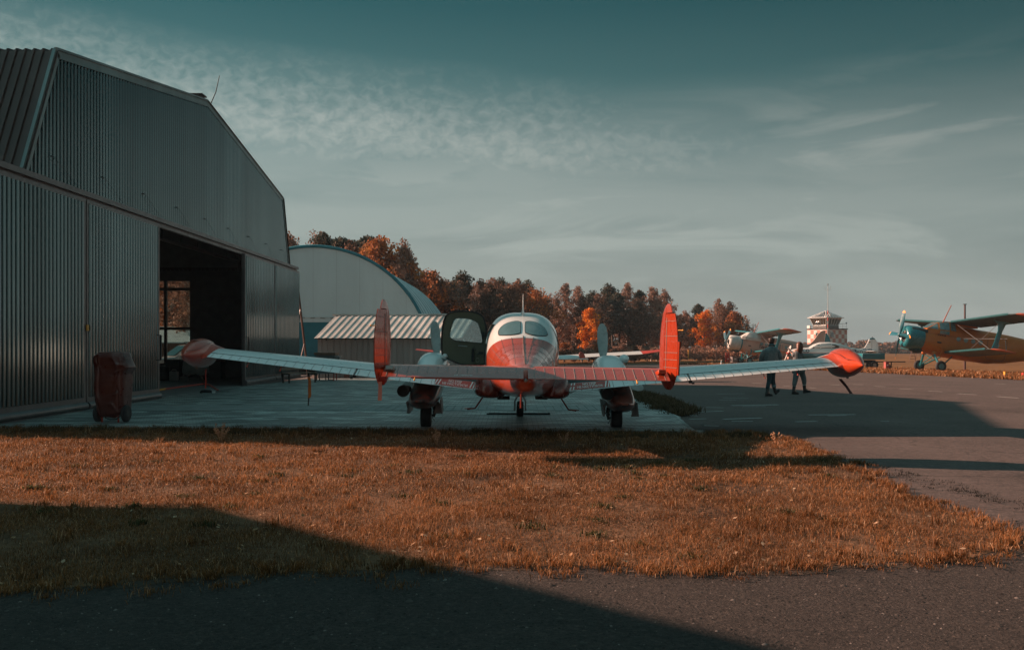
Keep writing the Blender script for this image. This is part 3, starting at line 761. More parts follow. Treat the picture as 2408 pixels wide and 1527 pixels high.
def kid(name, mb, m, **k):
    q = mb.build(name, m, tw, **k); q.location = B.location; q.rotation_euler = B.rotation_euler; return q
h = body_h
kid('parapet', MB().box((W1/2, W2/2, h+.12), (W1+.25, W2+.25, .22)), DARK, smooth=0)
kid('cab_base', MB().box((W1/2-.3, W2/2+.2, h+.55), (4.2, 4.2, .7)), mat('dark_cladding', (.06,.065,.06), .6), smooth=0)
mb = MB(); c = Vector((W1/2-.3, W2/2+.2, h+.9)); hb, ht, H = 1.95, 2.55, 1.75
mb2 = MB()
for sx, sy in ((1,0),(-1,0),(0,1),(0,-1)):
    for k in range(6):
        t = -1+2*k/5
        def pt(hh, zz, t=t): return c+Vector((sx*hh+(abs(sy))*t*hh, sy*hh+abs(sx)*t*hh, zz))
        mb.bar(pt(hb, 0), pt(ht, H), .09 if k in (0, 5) else .05, n=4)
for hh, zz in ((hb, .0), (ht, H)):
    q = [c+Vector((a*hh, b_*hh, zz)) for a, b_ in ((1,1),(-1,1),(-1,-1),(1,-1))]
    for i in range(4): mb.bar(q[i], q[(i+1) % 4], .1, n=4)
q0 = [c+Vector((a*hb*.98, b_*hb*.98, 0)) for a, b_ in ((1,1),(-1,1),(-1,-1),(1,-1))]; q1 = [c+Vector((a*ht*.98, b_*ht*.98, H)) for a, b_ in ((1,1),(-1,1),(-1,-1),(1,-1))]
mb2.loft([q0, q1], False)
kid('cab_frame', mb, WHITE, smooth=0); kid('cab_window', mb2, glassmat('cab_glass', (.35,.4,.42), .25), smooth=0)
mb = MB(); e = [c+Vector((a*2.95, b_*2.95, H+.08)) for a, b_ in ((1,1),(-1,1),(-1,-1),(1,-1))]; ap = c+Vector((0, 0, H+1.75))
for i in range(4): mb.add([e[i], e[(i+1) % 4], ap], [(0,1,2)])
mb.add(e, [(0,1,2,3)])
kid('roof', mb, mat('dark_roof', (.05,.05,.05), .6), smooth=0)
mb = MB()
for i in range(4):
    A, B2 = e[i], e[(i+1) % 4]
    mb.bar(A+Vector((0,0,.06)), B2+Vector((0,0,.06)), .1, n=4); mb.bar(A, ap, .08, n=4)
    for t in (.12,.28,.44,.6,.76,.9):
        s_ = A.lerp(B2, t); md = (A+B2)/2; k = 1-abs(t-.5)*2
        mb.bar(s_+Vector((0,0,.05)), s_.lerp(ap, .15+.8*k)+Vector((0,0,.05)), .11, n=4)
kid('roof_ribs', mb, WHITE, smooth=0)
mb = MB()   # rooftop railing
for t in range(6): mb.bar((W1-.15, .1+t*1.15, h+.2), (W1-.15, .1+t*1.15, h+1.35), .03, n=4)
for zz in (.75, 1.35): mb.bar((W1-.15, .1, h+zz), (W1-.15, 6.0, h+zz), .03, n=4)
mb.bar((0.2, .12, h+1.35), (W1-.15, .12, h+1.35), .03, n=4); mb.ell((W1-.15, .12, h+1.5), (.22, .22, .16), 8, 6)
kid('railing', mb, STEEL, smooth=0)
kid('window', MB().box((1.75, -.01, h-1.25), (1.1, .08, 1.2)), GLASSD, smooth=0)
kid('window', MB().box((-.01, 2.9, h-1.3), (.08, .8, 1.), ), GLASSD, smooth=0)
mb = MB(); mb.box((-.3, W2-.9, h+.6), (.5, .9, .7)); mb.lathe((-.56, W2-.9, h+.6), (-1, 0, 0), [(0, .25), (.02, .25)], 12, 0); kid('air_conditioner', mb, WHITE, smooth=0)
M0 = P(1946, 770, TY-6)-Vector((24, TY, tg)); hz = P(0, 668, TY-6).z-tg
mb = MB(); mb.bar((M0.x, M0.y, 0), (M0.x, M0.y, hz), .11, .05, n=6)
mb.bar((M0.x-.65, M0.y, hz-1.2), (M0.x+.65, M0.y, hz-1.2), .03, n=4)
for sx in (-.65, .65): mb.bar((M0.x+sx, M0.y, hz-1.3), (M0.x+sx*1., M0.y, hz-.4), .035, n=4)
mb.lathe((M0.x, M0.y, hz-.5), (0, 0, 1), [(0, .03), (.6, .16)], 8)
mb.bar((M0.x, M0.y, hz-7), (M0.x+.35, M0.y, hz-7), .03, n=4); mb.bar((M0.x+.3, M0.y, hz-7), (M0.x+.3, M0.y, hz-6.5), .06, n=4)
for dx in (-2.2, 2.6): mb.bar((M0.x, M0.y, hz-5.5), (M0.x+dx, M0.y+1, h), .006, n=3)
mb.build('mast', STEEL, tw, smooth=0)
for k in range(3): MB().bar((M0.x, M0.y, h+.3+k*1.6), (M0.x, M0.y, h+1.1+k*1.6), .13, n=6).build('mast_band', RED, tw, smooth=0)

# ================================================================== VEGETATION
LEAF = vcolmat('autumn_leaf', .75, .25)
BARK = mat('dark_bark', (.07,.05,.04), .9, var=.4, scale=2, bmp=.6, bscale=6)
def birchbark():
    m, nt, b = newmat('birch_bark'); f = noise(nt, 3, 4, .6, mapscale=(1, 1, 3))
    nt.links.new(ramp(nt, f, [(.4, (.06,.05,.045)), (.52, (.42,.36,.32))]), b.inputs['Base Color']); b.inputs['Roughness'].default_value = .8; return m
BIRCH = birchbark()
PAL = dict(orange=[(.40,.14,.04),(.28,.10,.035),(.46,.18,.05)], brown=[(.20,.105,.065),(.15,.08,.055),(.26,.125,.07)], pine=[(.045,.062,.05),(.065,.075,.055),(.12,.085,.055)],
           birch=[(.30,.17,.12),(.22,.13,.095),(.36,.20,.135)], bright=[(.75,.24,.02),(.60,.16,.015),(.82,.32,.04)], dark=[(.075,.06,.045),(.12,.07,.045),(.16,.085,.05)])
def leafcloud(name, C, Rr, per, size, pal, parent, rng, flat=.8):
    n = len(C)*per; ci = np.repeat(np.arange(len(C)), per)
    d = rng.normal(0, 1, (n, 3)); d /= np.linalg.norm(d, axis=1)[:, None]; r = rng.uniform(.25, 1.08, n)**.6
    P0 = C[ci]+d*(r*Rr[ci])[:, None]*np.array([1, 1, flat])
    a = rng.normal(0, 1, (n, 3)); a /= np.linalg.norm(a, axis=1)[:, None]; b_ = np.cross(a, rng.normal(0, 1, (n, 3))); b_ /= np.linalg.norm(b_, axis=1)[:, None]
    s = size*rng.uniform(.5, 1.4, n)[:, None]
    V = np.stack([P0-a*s, P0+b_*s*.6, P0+a*s, P0-b_*s*.6], 1).reshape(-1, 3)
    Q = np.arange(n*4).reshape(n, 4)
    pp = np.array(PAL[pal]); base = pp[rng.integers(0, len(pp), len(C))][ci]*rng.uniform(.6, 1.35, (n, 1))
    base = np.where((rng.random(n) < .25)[:, None], pp[rng.integers(0, len(pp), n)], base)
    return raw(name, V, Q, LEAF, parent, cols=np.repeat(base, 4, 0))
def maketree(kind, pal, seed):
    rng = np.random.default_rng(seed); rd = random.Random(seed)
    H = 10.; root = empty('tree', (0, 0, 0)); tm = MB(); Cs = []; Rs = []
    bend = Vector((rd.uniform(-.4, .4), rd.uniform(-.4, .4), 0))
    tp = [Vector((0, 0, -.3))+bend*(t*t)+Vector((.08*math.sin(t*9+seed), .08*math.cos(t*7), H*.88*t)) for t in np.linspace(0, 1, 9)]
    r0 = {'broad': .22, 'birch': .13, 'pine': .17, 'airy': .09, 'small': .1}[kind]
    tm.tube(tp, [r0*(1-.93*i/8) for i in range(9)], 7)
    def at_h(t):
        k = t*8; i = min(7, int(k)); return tp[i].lerp(tp[i+1], k-i)
    spec = dict(broad=(52, .22, 1., 3.0, .45, .8, 56, .12), birch=(56, .25, 1., 1.8, .34, .52, 44, .095), pine=(38, .42, 1., 1.75, .38, .66, 90, .11),
                airy=(34, .35, 1., 1.5, .35, .55, 20, .085), small=(30, .12, 1., 2.6, .5, .95, 100, .14))[kind]
    nb_, t0, t1, rad, ra, rb, per, ls = spec
    for i in range(nb_):
        t = t0+(t1-t0)*(i+.5)/nb_; u = (t-t0)/(t1-t0); az = i*2.4+rd.uniform(-.6, .6)
        if kind == 'pine': env = rad*(.35+.75*math.sin(PI*min(1, u*.85+.1)))*(1-.55*u)*rd.uniform(.35, 1.15)
        elif kind in ('broad', 'small'): env = rad*math.sin(PI*(.12+.86*u)**.8)*rd.uniform(.35, 1.1)
        else: env = rad*math.sin(PI*(.1+.88*u)**.9)*rd.uniform(.3, 1.15)
        base = at_h(t*.97); up = (.5 if kind != 'pine' else .15)*env
        tip = base+Vector((math.cos(az)*env, math.sin(az)*env, up))
        if kind == 'birch' or kind == 'airy': mid = (base+tip)/2+Vector((0, 0, .35)); tip.z -= .15
        else: mid = (base+tip)/2+Vector((0, 0, .12))
        tm.tube([base, mid, tip], [r0*.32*(1-.6*u)+.012, .03, .012], 4)
        for q, rr in ((tip, 1.), (mid, .8)):
            Cs.append(tuple(q+Vector((rd.uniform(-.2, .2), rd.uniform(-.2, .2), rd.uniform(-.2, .25))))); Rs.append(rr*rd.uniform(ra, rb))
    tm.build('trunk', BIRCH if kind in ('birch', 'airy') else BARK, root)
    leafcloud('crown', np.array(Cs), np.array(Rs), per, ls, pal, root, rng, .6 if kind == 'pine' else .85)
    return root
PROTO = {}; HMAX = {}
def tree(kind, pal, x, ytop, Y, label, group, cat='tree', wide=1.):
    key = (kind, pal, random.randint(0, 2 if kind != 'small' else 1))
    sp = {'broad': 'deciduous_tree', 'birch': 'birch_tree', 'pine': 'pine_tree', 'airy': 'birch_tree', 'small': 'shrub'}[kind]
    zt_ = P(0, ytop, Y).z; gz = g(Y); s = (zt_-gz)/9.75
    if key not in PROTO:
        r = maketree(kind, pal, hash(str(key)) % 1 + sum(map(ord, str(key)))); PROTO[key] = r; r.name = sp; used = r; HMAX[key] = max(np.percentile([v.co.z for v in ch.data.vertices], 98.9) for ch in r.children)
    else:
        used = PROTO[key].copy(); COL.objects.link(used); used.name = sp
        for ch in PROTO[key].children:
            c = ch.copy(); COL.objects.link(c); c.parent = used
    s = (zt_-gz)/HMAX[key]
    used.location = ((x-CX)/F*Y, Y, gz); used.rotation_euler = (0, 0, random.uniform(0, 6.28)); sx = s**.6*random.uniform(.85, 1.1)*wide
    used.scale = (sx, sx, s); return tag(used, label, cat, group)
ORD = ['first','second','third','fourth','fifth','sixth','seventh','eighth','ninth','tenth','eleventh','twelfth','thirteenth','fourteenth','fifteenth','sixteenth','seventeenth','eighteenth','nineteenth','twentieth']
DESC = {('broad','orange'):'orange leaved broad tree',('broad','brown'):'russet brown broad tree',('birch','birch'):'slender brown birch',('airy','birch'):'thin nearly bare birch',
        ('pine','pine'):'dark green pine',('small','bright'):'small glowing orange tree',('broad','dark'):'dark brown broad tree',('birch','dark'):'dark leaved slender birch',('small','orange'):'low orange tree',('birch','orange'):'orange leaved birch'}
TL = [(668,556,'broad','brown',98),(690,566,'birch','birch',97),(737,550,'airy','birch',100),(765,549,'pine','pine',99),(786,572,'pine','pine',102),(808,558,'pine','pine',98),(822,578,'broad','brown',97),
 (848,566,'pine','pine',104),(871,555,'pine','pine',101),(893,567,'broad','orange',96),(915,600,'birch','dark',97),(948,575,'birch','birch',95),(972,600,'birch','dark',98),(930,612,'broad','dark',102),
 (1002,640,'broad','orange',110),(1022,655,'broad','brown',112),(1048,665,'broad','dark',114),(1064,660,'pine','pine',116),(1080,662,'airy','birch',110),(1098,643,'pine','pine',114),(1112,668,'airy','birch',108),
 (1128,664,'broad','brown',114),(1150,672,'broad','dark',110),(1163,662,'broad','brown',118),(1185,658,'pine','pine',120),(1198,672,'broad','brown',113),(1218,664,'broad','brown',118),(1244,664,'pine','pine',122),(1258,684,'broad','orange',115),(1272,700,'pine','dark' if 0 else 'pine',120),
 (1293,692,'airy','birch',130),(1310,700,'birch','birch',128),(1328,670,'birch','birch',130),(1352,676,'birch','birch',134),(1368,700,'birch','dark',130),(1384,688,'pine','pine',136),(1402,692,'birch','birch',134),(1420,700,'birch','dark',132),
 (1440,672,'pine','pine',138),(1458,690,'pine','pine',136),(1475,670,'birch','birch',140),(1490,705,'broad','dark',134),(1502,683,'pine','pine',140),(1530,679,'birch','birch',138),(1546,700,'birch','birch',140),(1564,686,'birch','birch',142),
 (1580,735,'birch','dark',140),(1596,742,'broad','dark',146),(1614,734,'birch','birch',150),(1632,748,'birch','dark',146),(1646,716,'pine','pine',156),(1684,705,'birch','birch',150),(1700,722,'broad','brown',146),(1712,712,'birch','dark',152),(1732,738,'broad','brown',148),(1756,750,'airy','birch',154),
 (1388,727,'small','bright',126),(1656,733,'small','bright',142),(1722,735,'small','orange',141)]
segs = [(0, 970, 'above the white arched hangar'), (970, 1140, 'behind the open aircraft door'), (1140, 1290, 'behind the white cabin roof'), (1290, 1440, 'behind the right hand propeller'), (1440, 1572, 'left of the lit right tail fin'), (1572, 1672, 'right of the lit right tail fin'), (1672, 1900, 'behind the distant biplane propeller')]
cnt = {}
for x, yt, kd, pl, Y in sorted(TL):
    sg = [s for s in segs if s[0] <= x < s[1]][0]; d = DESC[(kd, pl)]; tot = sum(1 for t in TL if sg[0] <= t[0] < sg[1] and DESC[(t[2], t[3])] == d)
    k = cnt.get((sg[2], d), 0); cnt[(sg[2], d)] = k+1
    lab = f'{d} {sg[2]}' if tot == 1 else (f'{ORD[k]} {d} from the left {sg[2]}')
    tree(kd, pl, x, yt, Y, lab, 'trees along the edge of the airfield', wide=1.05)
# second, darker row closing the gaps: one far wood
def woodmass(name, pts, per, size, pal, seed):
    rng = np.random.default_rng(seed); Cs = []; Rs = []; Pl = []
    for x, yt, yb, Y, r_ in pts:
        z1, z0 = P(0, yt, Y).z, P(0, yb, Y).z
        for k in range(max(2, int((z1-z0)/(r_*1.1)))):
            Cs.append(((x-CX)/F*Y+rng.normal(0, r_*.6), Y+rng.normal(0, r_), z0+(z1-z0)*rng.uniform(0, 1)**.9)); Rs.append(r_*rng.uniform(.6, 1.2))
    o = leafcloud(name, np.array(Cs), np.array(Rs), per, size, pal, None, rng); return tag(o, kind='stuff')
prx = [t[0] for t in sorted(TL)]; pry = [t[1] for t in sorted(TL)]
def topy(x):
    w = [t[1] for t in TL if abs(t[0]-x) < 30 and t[2] != 'small']; return (sum(w)/len(w) if w else 740)
woodmass('forest_backdrop', [(x, topy(x)+48+random.uniform(-8, 22), 836, 165+random.uniform(0, 12), 1.5) for x in np.arange(660, 1752, 7)], 90, .26, 'dark', 3)
woodmass('undergrowth', [(x, 819+random.uniform(-4, 6), 839, 124+random.uniform(-3, 6), .5) for x in np.arange(1290, 1775, 3)], 60, .13, 'birch', 4)
woodmass('dry_reeds', [(x, 822+random.uniform(-3, 5), 841, 120+random.uniform(-3, 3), .4) for x in np.arange(1290, 1900, 2)], 50, .10, 'birch', 6)
for i, (x, yt, Y, pl) in enumerate([(1325,806,124,'orange'),(1350,812,122,'birch'),(1395,800,122,'brown'),(1408,806,120,'orange'),(1465,808,121,'birch'),(1492,812,120,'brown'),(1640,812,122,'birch'),(1700,806,130,'brown')]):
    tree('small', 'orange' if pl == 'orange' else 'brown' if pl == 'brown' else 'birch', x, yt, Y, {'orange':'orange','birch':'pale tan','brown':'russet'}[pl]+' shrub under the trees, '+ORD[i]+' shrub from the left', 'shrubs at the field edge', 'shrub')
# far wooded ridge on the right
rng2 = np.random.default_rng(8)
def ridge(name, Y, x0, x1, yt, yb, pal, seed, r_=2.6):
    return woodmass(name, [(x, yt+2.2*math.sin(x*.021)+1.5*math.sin(x*.083)+random.uniform(-1.3, 1.5), yb, Y+random.uniform(-10, 10), r_) for x in np.arange(x0, x1, 2.4)], 55, .55, pal, seed)
ridge('far_wood', 470, 1880, 2460, 808, 831, 'brown', 21, 1.5)
ridge('near_far_wood', 380, 1960, 2460, 820, 834, 'dark', 22, 1.)
ridge('far_wood_edge', 520, 1760, 1900, 825, 833, 'dark', 23, 1.)
# trees and building seen through the hangar window
for i, (x, yt, kd, pl, Y, lb) in enumerate([(384,560,'birch','orange',78,'orange birch seen through the upper left of the hangar window'),(405,540,'birch','birch',72,'pale trunked brown birch seen through the middle of the hangar window'),
    (432,545,'broad','orange',80,'orange broad tree seen through the upper right of the hangar window'),(446,560,'birch','birch',70,'birch seen at the right edge of the hangar window'),(418,580,'pine','pine',88,'dark pine seen deep behind the hangar window')]):
    tree(kd, pl, x, yt, Y, lb, 'trees behind the hangar')
woodmass('wood_behind_hangar', [(x, 620+random.uniform(0, 60), 815, 96+random.uniform(0, 8), 1.3) for x in np.arange(330, 480, 5)], 60, .2, 'dark', 31)
lb = empty('long_building', (-22.5, 68, g(68)), 'long low building with pale teal roof seen through the hangar window', 'building')
mb = MB().box((0, 1.5, 1.0), (14, 3, 2.)); mb.build('wall', mat('brown_wall', (.12,.07,.05), .8), lb, smooth=0)
mb = MB(); mb.plate([(-7.3, -.4, 2.), (7.3, -.4, 2.), (7.3, 2, 3.1), (-7.3, 2, 3.1)], (0, 0, .08)); mb.build('roof', mat('pale_teal_roof', (.3,.42,.44), .5), lb, smooth=0)

# ================================================================== SKY, SUN, CAMERA
SUN = Vector((-2.3, .62, 1)).normalized()
el = math.asin(SUN.z); az = math.atan2(SUN.x, SUN.y)
w = bpy.data.worlds.new('World'); SC.world = w; w.use_nodes = True; nt = w.node_tree
bg = nt.nodes['Background']
sky = N(nt, 'ShaderNodeTexSky'); sky.sky_type = 'NISHITA'; sky.sun_disc = False; sky.sun_elevation = el; sky.sun_rotation = az % (2*PI)
sky.air_density = 1.; sky.dust_density = 1.5; sky.ozone_density = 1.5
tc = N(nt, 'ShaderNodeTexCoord'); sp = N(nt, 'ShaderNodeSeparateXYZ'); nt.links.new(tc.outputs['Generated'], sp.inputs[0])
X, Y_, Z = sp.outputs
base = ramp(nt, Z, [(0, (.108,.116,.110)), (.06, (.112,.128,.124)), (.13, (.104,.136,.134)), (.19, (.068,.112,.115)), (.25, (.028,.074,.079)), (.32, (.008,.045,.052)), (.42, (.02,.055,.062)), (.60, (.050,.115,.122)), (1, (.075,.165,.175))])
# clouds
mp = N(nt, 'ShaderNodeMapping'); mp.inputs['Scale'].default_value = (1, 1, 5.5); mp.inputs['Rotation'].default_value = (0, R(-4), 0); nt.links.new(tc.outputs['Generated'], mp.inputs[0])
def wn(scale, det, rough=.55, dist=0, src=mp):
    n = N(nt, 'ShaderNodeTexNoise', Scale=scale, Detail=det, Roughness=rough, Distortion=dist); nt.links.new(src.outputs[0], n.inputs['Vector']); return n.outputs['Fac']
big = wn(2.3, 6, .55, .6); streak = wn(4.2, 7, .58, .8)
mp2 = N(nt, 'ShaderNodeMapping'); mp2.inputs['Scale'].default_value = (1, 1, 1.5); nt.links.new(tc.outputs['Generated'], mp2.inputs[0])
mott = wn(78, 3, .55, .5, mp2)
# mackerel band: left of centre, 9 to 16 degrees up
bz = math_(nt, 'ADD', Z, math_(nt, 'MULTIPLY', X, .09)); bz = math_(nt, 'ADD', bz, math_(nt, 'MULTIPLY', math_(nt, 'SUBTRACT', big, .5), .05))
b1 = mapr(nt, bz, .262, .205); b1 = math_(nt, 'MULTIPLY', b1, mapr(nt, bz, .13, .185)); b1 = math_(nt, 'MULTIPLY', b1, mapr(nt, X, .42, .04))
mk = mapr(nt, math_(nt, 'ADD', mott, math_(nt, 'MULTIPLY', mapr(nt, bz, .19, .25), -.22)), .24, .66)
m1 = math_(nt, 'MULTIPLY', math_(nt, 'MULTIPLY', b1, math_(nt, 'ADD', math_(nt, 'MULTIPLY', mk, .68), .32)), .74)
s1 = mapr(nt, streak, .42, .64); s1 = math_(nt, 'MULTIPLY', s1, mapr(nt, math_(nt, 'SUBTRACT', Z, math_(nt, 'MULTIPLY', X, .1)), .24, .15)); s1 = math_(nt, 'MULTIPLY', s1, mapr(nt, Z, .03, .09))
m2 = math_(nt, 'MULTIPLY', s1, .75)
s2 = math_(nt, 'MULTIPLY', mapr(nt, big, .3, .58), mapr(nt, Z, .26, .17)); m3 = math_(nt, 'MULTIPLY', s2, .5)
cl = math_(nt, 'MAXIMUM', math_(nt, 'MAXIMUM', m1, m2), m3)
CC = (.200,.222,.208)
col = mixc(nt, cl, base, CC)
hi = math_(nt, 'MULTIPLY', mapr(nt, Z, .42, .6), mapr(nt, big, .4, .65)); col = mixc(nt, math_(nt, 'MULTIPLY', hi, .5), col, (.16,.26,.27))
# brighter towards the sun, darker away from it
side = mapr(nt, X, -.3, .5, 1.06, .58)
high = mapr(nt, Z, .04, .22, 0, 1); side = math_(nt, 'ADD', math_(nt, 'MULTIPLY', math_(nt, 'SUBTRACT', side, 1.), high), 1.)
sc_ = N(nt, 'ShaderNodeVectorMath'); sc_.operation = 'SCALE'; nt.links.new(col, sc_.inputs[0]); nt.links.new(side, sc_.inputs[3])
nis = N(nt, 'ShaderNodeVectorMath'); nis.operation = 'MULTIPLY'; nt.links.new(sky.outputs[0], nis.inputs[0]); nis.inputs[1].default_value = (.0012,.0022,.0016)
ad = N(nt, 'ShaderNodeVectorMath'); ad.operation = 'ADD'; nt.links.new(sc_.outputs[0], ad.inputs[0]); nt.links.new(nis.outputs[0], ad.inputs[1])
s10 = N(nt, 'ShaderNodeVectorMath'); s10.operation = 'SCALE'; nt.links.new(ad.outputs[0], s10.inputs[0]); s10.inputs[3].default_value = 10.
nt.links.new(s10.outputs[0], bg.inputs[0]); bg.inputs[1].default_value = .1
sl = bpy.data.lights.new('sun', 'SUN'); sl.energy = 5.0; sl.angle = R(.55); sl.color = (1, .60, .44)
so = bpy.data.objects.new('sun', sl); COL.objects.link(so); so.rotation_euler = SUN.to_track_quat('Z', 'Y').to_euler(); so.location = (-30, 10, 30)
cam = bpy.data.cameras.new('camera'); co = bpy.data.objects.new('camera', cam); COL.objects.link(co)
co.location = (0, 0, CAMZ); co.rotation_euler = (R(90), 0, 0); cam.lens = 35; cam.sensor_width = 36; cam.shift_y = (HY-763.5)/2407; cam.clip_end = 6000; cam.clip_start = .05
SC.camera = co
SC.view_settings.view_transform = 'Standard'; SC.view_settings.look = 'None'; SC.view_settings.gamma = 1; SC.view_settings.exposure = 1.0
# ================================================================== TWIN ENGINE AIRCRAFT
AX, AY = .17, 18.8
ac = empty('twin_engine_aircraft', (AX, AY, 0), 'white and orange twin engine aircraft with twin tail fins and an open cabin door', 'aircraft')
ac.rotation_euler = (0, R(.88), 0)
def A(mb): mb.v = [(v[0], v[1]-AY, v[2]) for v in mb.v]; return mb     # x measured from the centre line, Y absolute
def paint_mat(name, expr):
    # two-tone livery: orange aft part, white cabin; border is a plane in object space
    m, nt, b = newmat(name)
    tc = nt.nodes.new('ShaderNodeTexCoord'); s = N(nt, 'ShaderNodeSeparateXYZ'); nt.links.new(tc.outputs['Object'], s.inputs[0])
    k = expr(nt, s.outputs)
    o_ = ramp(nt, noise(nt, 2, 4), [(.3, (.36,.040,.009)), (.7, (.43,.052,.011))]); w_ = ramp(nt, noise(nt, 2, 4), [(.3, (.68,.71,.70)), (.7, (.75,.77,.75))])
    col = mixc(nt, k, w_, o_)
    col = mixc(nt, mapr(nt, noise(nt, 6, 6, .7, mapscale=(1, .3, 1)), .58, .8, 0, .25), col, (.12,.06,.04))
    nt.links.new(col, b.inputs['Base Color']); b.inputs['Roughness'].default_value = .3; b.inputs['Coat Weight'].default_value = .7; b.inputs['Coat Roughness'].default_value = .05
    bump(nt, b, noise(nt, 5, 2), .05, .01); return m
def ex(nt, o):
    x, y, z = o
    bz = math_(nt, 'MULTIPLY', math_(nt, 'SUBTRACT', 1.72, z), 2.5)
    lim = math_(nt, 'ADD', bz, 17.28-AY); d = math_(nt, 'SUBTRACT', lim, y)
    return mapr(nt, d, -.004, .004)
LIV = paint_mat('fuselage_livery', ex)
# Y, half width, z top, z bottom, exponent
FS = [(13.72,.06,1.16,1.02,2.),(13.80,.11,1.24,.965,2.2),(13.95,.15,1.27,.93,2.5),(14.3,.19,1.30,.90,2.6),(15.2,.31,1.40,.82,2.6),(16.2,.44,1.50,.75,2.6),(16.9,.53,1.60,.70,2.6),(17.3,.58,1.70,.68,2.6),(17.7,.62,1.84,.66,2.6),
      (18.1,.655,1.99,.645,2.7),(18.5,.68,2.10,.63,2.8),(18.9,.70,2.17,.62,2.9),(19.4,.71,2.21,.61,2.9),(20.1,.71,2.20,.60,2.9),(20.7,.68,2.12,.61,2.8),(21.15,.63,1.82,.64,2.5),(21.6,.56,1.52,.68,2.3),(22.1,.44,1.36,.74,2.2),(22.5,.28,1.24,.82,2.),(22.7,.06,1.12,.98,2.)]
FSa = np.array(FS)
def fsec(Y):
    def cr(c):  # smooth interpolation
        ys_ = FSa[:, 0]; v = FSa[:, c]; i = int(np.clip(np.searchsorted(ys_, Y)-1, 0, len(ys_)-2)); t = (Y-ys_[i])/(ys_[i+1]-ys_[i]); t = min(max(t, 0), 1)
        p0, p1, p2, p3 = v[max(i-1, 0)], v[i], v[i+1], v[min(i+2, len(v)-1)]
        return .5*((2*p1)+(-p0+p2)*t+(2*p0-5*p1+4*p2-p3)*t*t+(-p0+3*p1-3*p2+p3)*t**3)
    return [float(cr(c)) for c in (1, 2, 3, 4)]
def fring(Y, n=56, off=0):
    w_, zt_, zb_, e = fsec(Y); zc = zb_+(zt_-zb_)*.45; out = []
    for k in range(n):
        a = 2*PI*k/n; c, s = math.cos(a), math.sin(a)
        x = (w_+off)*math.copysign(abs(c)**(2/e), c); hz_ = (zt_-zc if s > 0 else zc-zb_)+off
        out.append((x, Y, zc+hz_*math.copysign(abs(s)**(2/e), s)))
    return out
mb = MB(); mb.loft([fring(Y) for Y in np.concatenate([np.linspace(13.72, 14.3, 10), np.linspace(14.5, 22.7, 70)])]); fus = A(mb).build('fuselage', LIV, ac, smooth=60)
def inside_f(x, Y, z):
    w_, zt_, zb_, e = fsec(Y); zc = zb_+(zt_-zb_)*.45; h_ = (zt_-zc) if z > zc else (zc-zb_)
    return abs(x/w_)**e+abs((z-zc)/h_)**e < 1
def proj(dx, dy, y0=13.7, y1=22):
    # where the sight line through a photo point meets the hull (roll ignored)
    def pt(Y): p = P(dx, dy, Y); return p.x-AX, p.z+ (p.x-AX)*.0154
    Y = y0
    while Y < y1:
        x, z = pt(Y)
        if inside_f(x, Y, z):
            lo, hi_ = Y-.05, Y
            for _ in range(18):
                m_ = (lo+hi_)/2; x, z = pt(m_)
                if inside_f(x, m_, z): hi_ = m_
                else: lo = m_
            return Vector((x, hi_, z))
        Y += .05
    return None
def hullpatch(outline, off=.012, mi=0, nr=6):
    # outline in photo points -> curved panel lying on the hull
    cx = sum(p[0] for p in outline)/len(outline); cy = sum(p[1] for p in outline)/len(outline); mb = MB(); rings = []
    nrm = Vector((0, -.75, .66))
    for r in range(nr+1):
        t = 1-r/nr*.98; rr = []
        for p in outline:
            q = proj(cx+(p[0]-cx)*t, cy+(p[1]-cy)*t) or Vector((0, 18, 1.5)); rr.append(q+nrm*off)
        rings.append(rr)
    mb.loft(rings, caps=False); mb.f.append(tuple(len(mb.v)-len(outline)+i for i in range(len(outline)))); mb.m.append(0); return mb
def sm(pts, n=4):
    out = []; k = len(pts)
    for i in range(k):
        p0, p1, p2, p3 = pts[i-1], pts[i], pts[(i+1) % k], pts[(i+2) % k]
        for j in range(n):
            t = j/n; out.append(tuple(.5*((2*p1[c])+(-p0[c]+p2[c])*t+(2*p0[c]-5*p1[c]+4*p2[c]-p3[c])*t*t+(-p0[c]+3*p1[c]-3*p2[c]+p3[c])*t**3) for c in (0, 1)))
    return out
def z8(pts): return [((1850+x/3.394)/1.7017, (1150+y/3.394)/1.7017) for x, y in pts]
LW = z8([(467,620),(472,580),(510,530),(580,487),(680,462),(745,465),(763,490),(763,600),(740,625),(640,642),(500,648),(475,640)])
RW = z8([(832,600),(832,490),(850,465),(920,465),(1010,490),(1090,550),(1130,620),(1125,645),(1090,655),(960,648),(860,625)])
REARG = mat('rear_window_glass', (.07,.12,.12), .12, var=.15, coat=1., cr=.05)
for o_ in (LW, RW):
    s_ = sm(o_); c = (sum(p[0] for p in s_)/len(s_), sum(p[1] for p in s_)/len(s_))
    fr = hullpatch([(c[0]+(p[0]-c[0])*1.05, c[1]+(p[1]-c[1])*1.08) for p in s_], .006); w_ = A(fr).build('rear_window', BLACK, ac, smooth=60)
    A(hullpatch(s_, .014)).build('glass', REARG, w_, smooth=60)
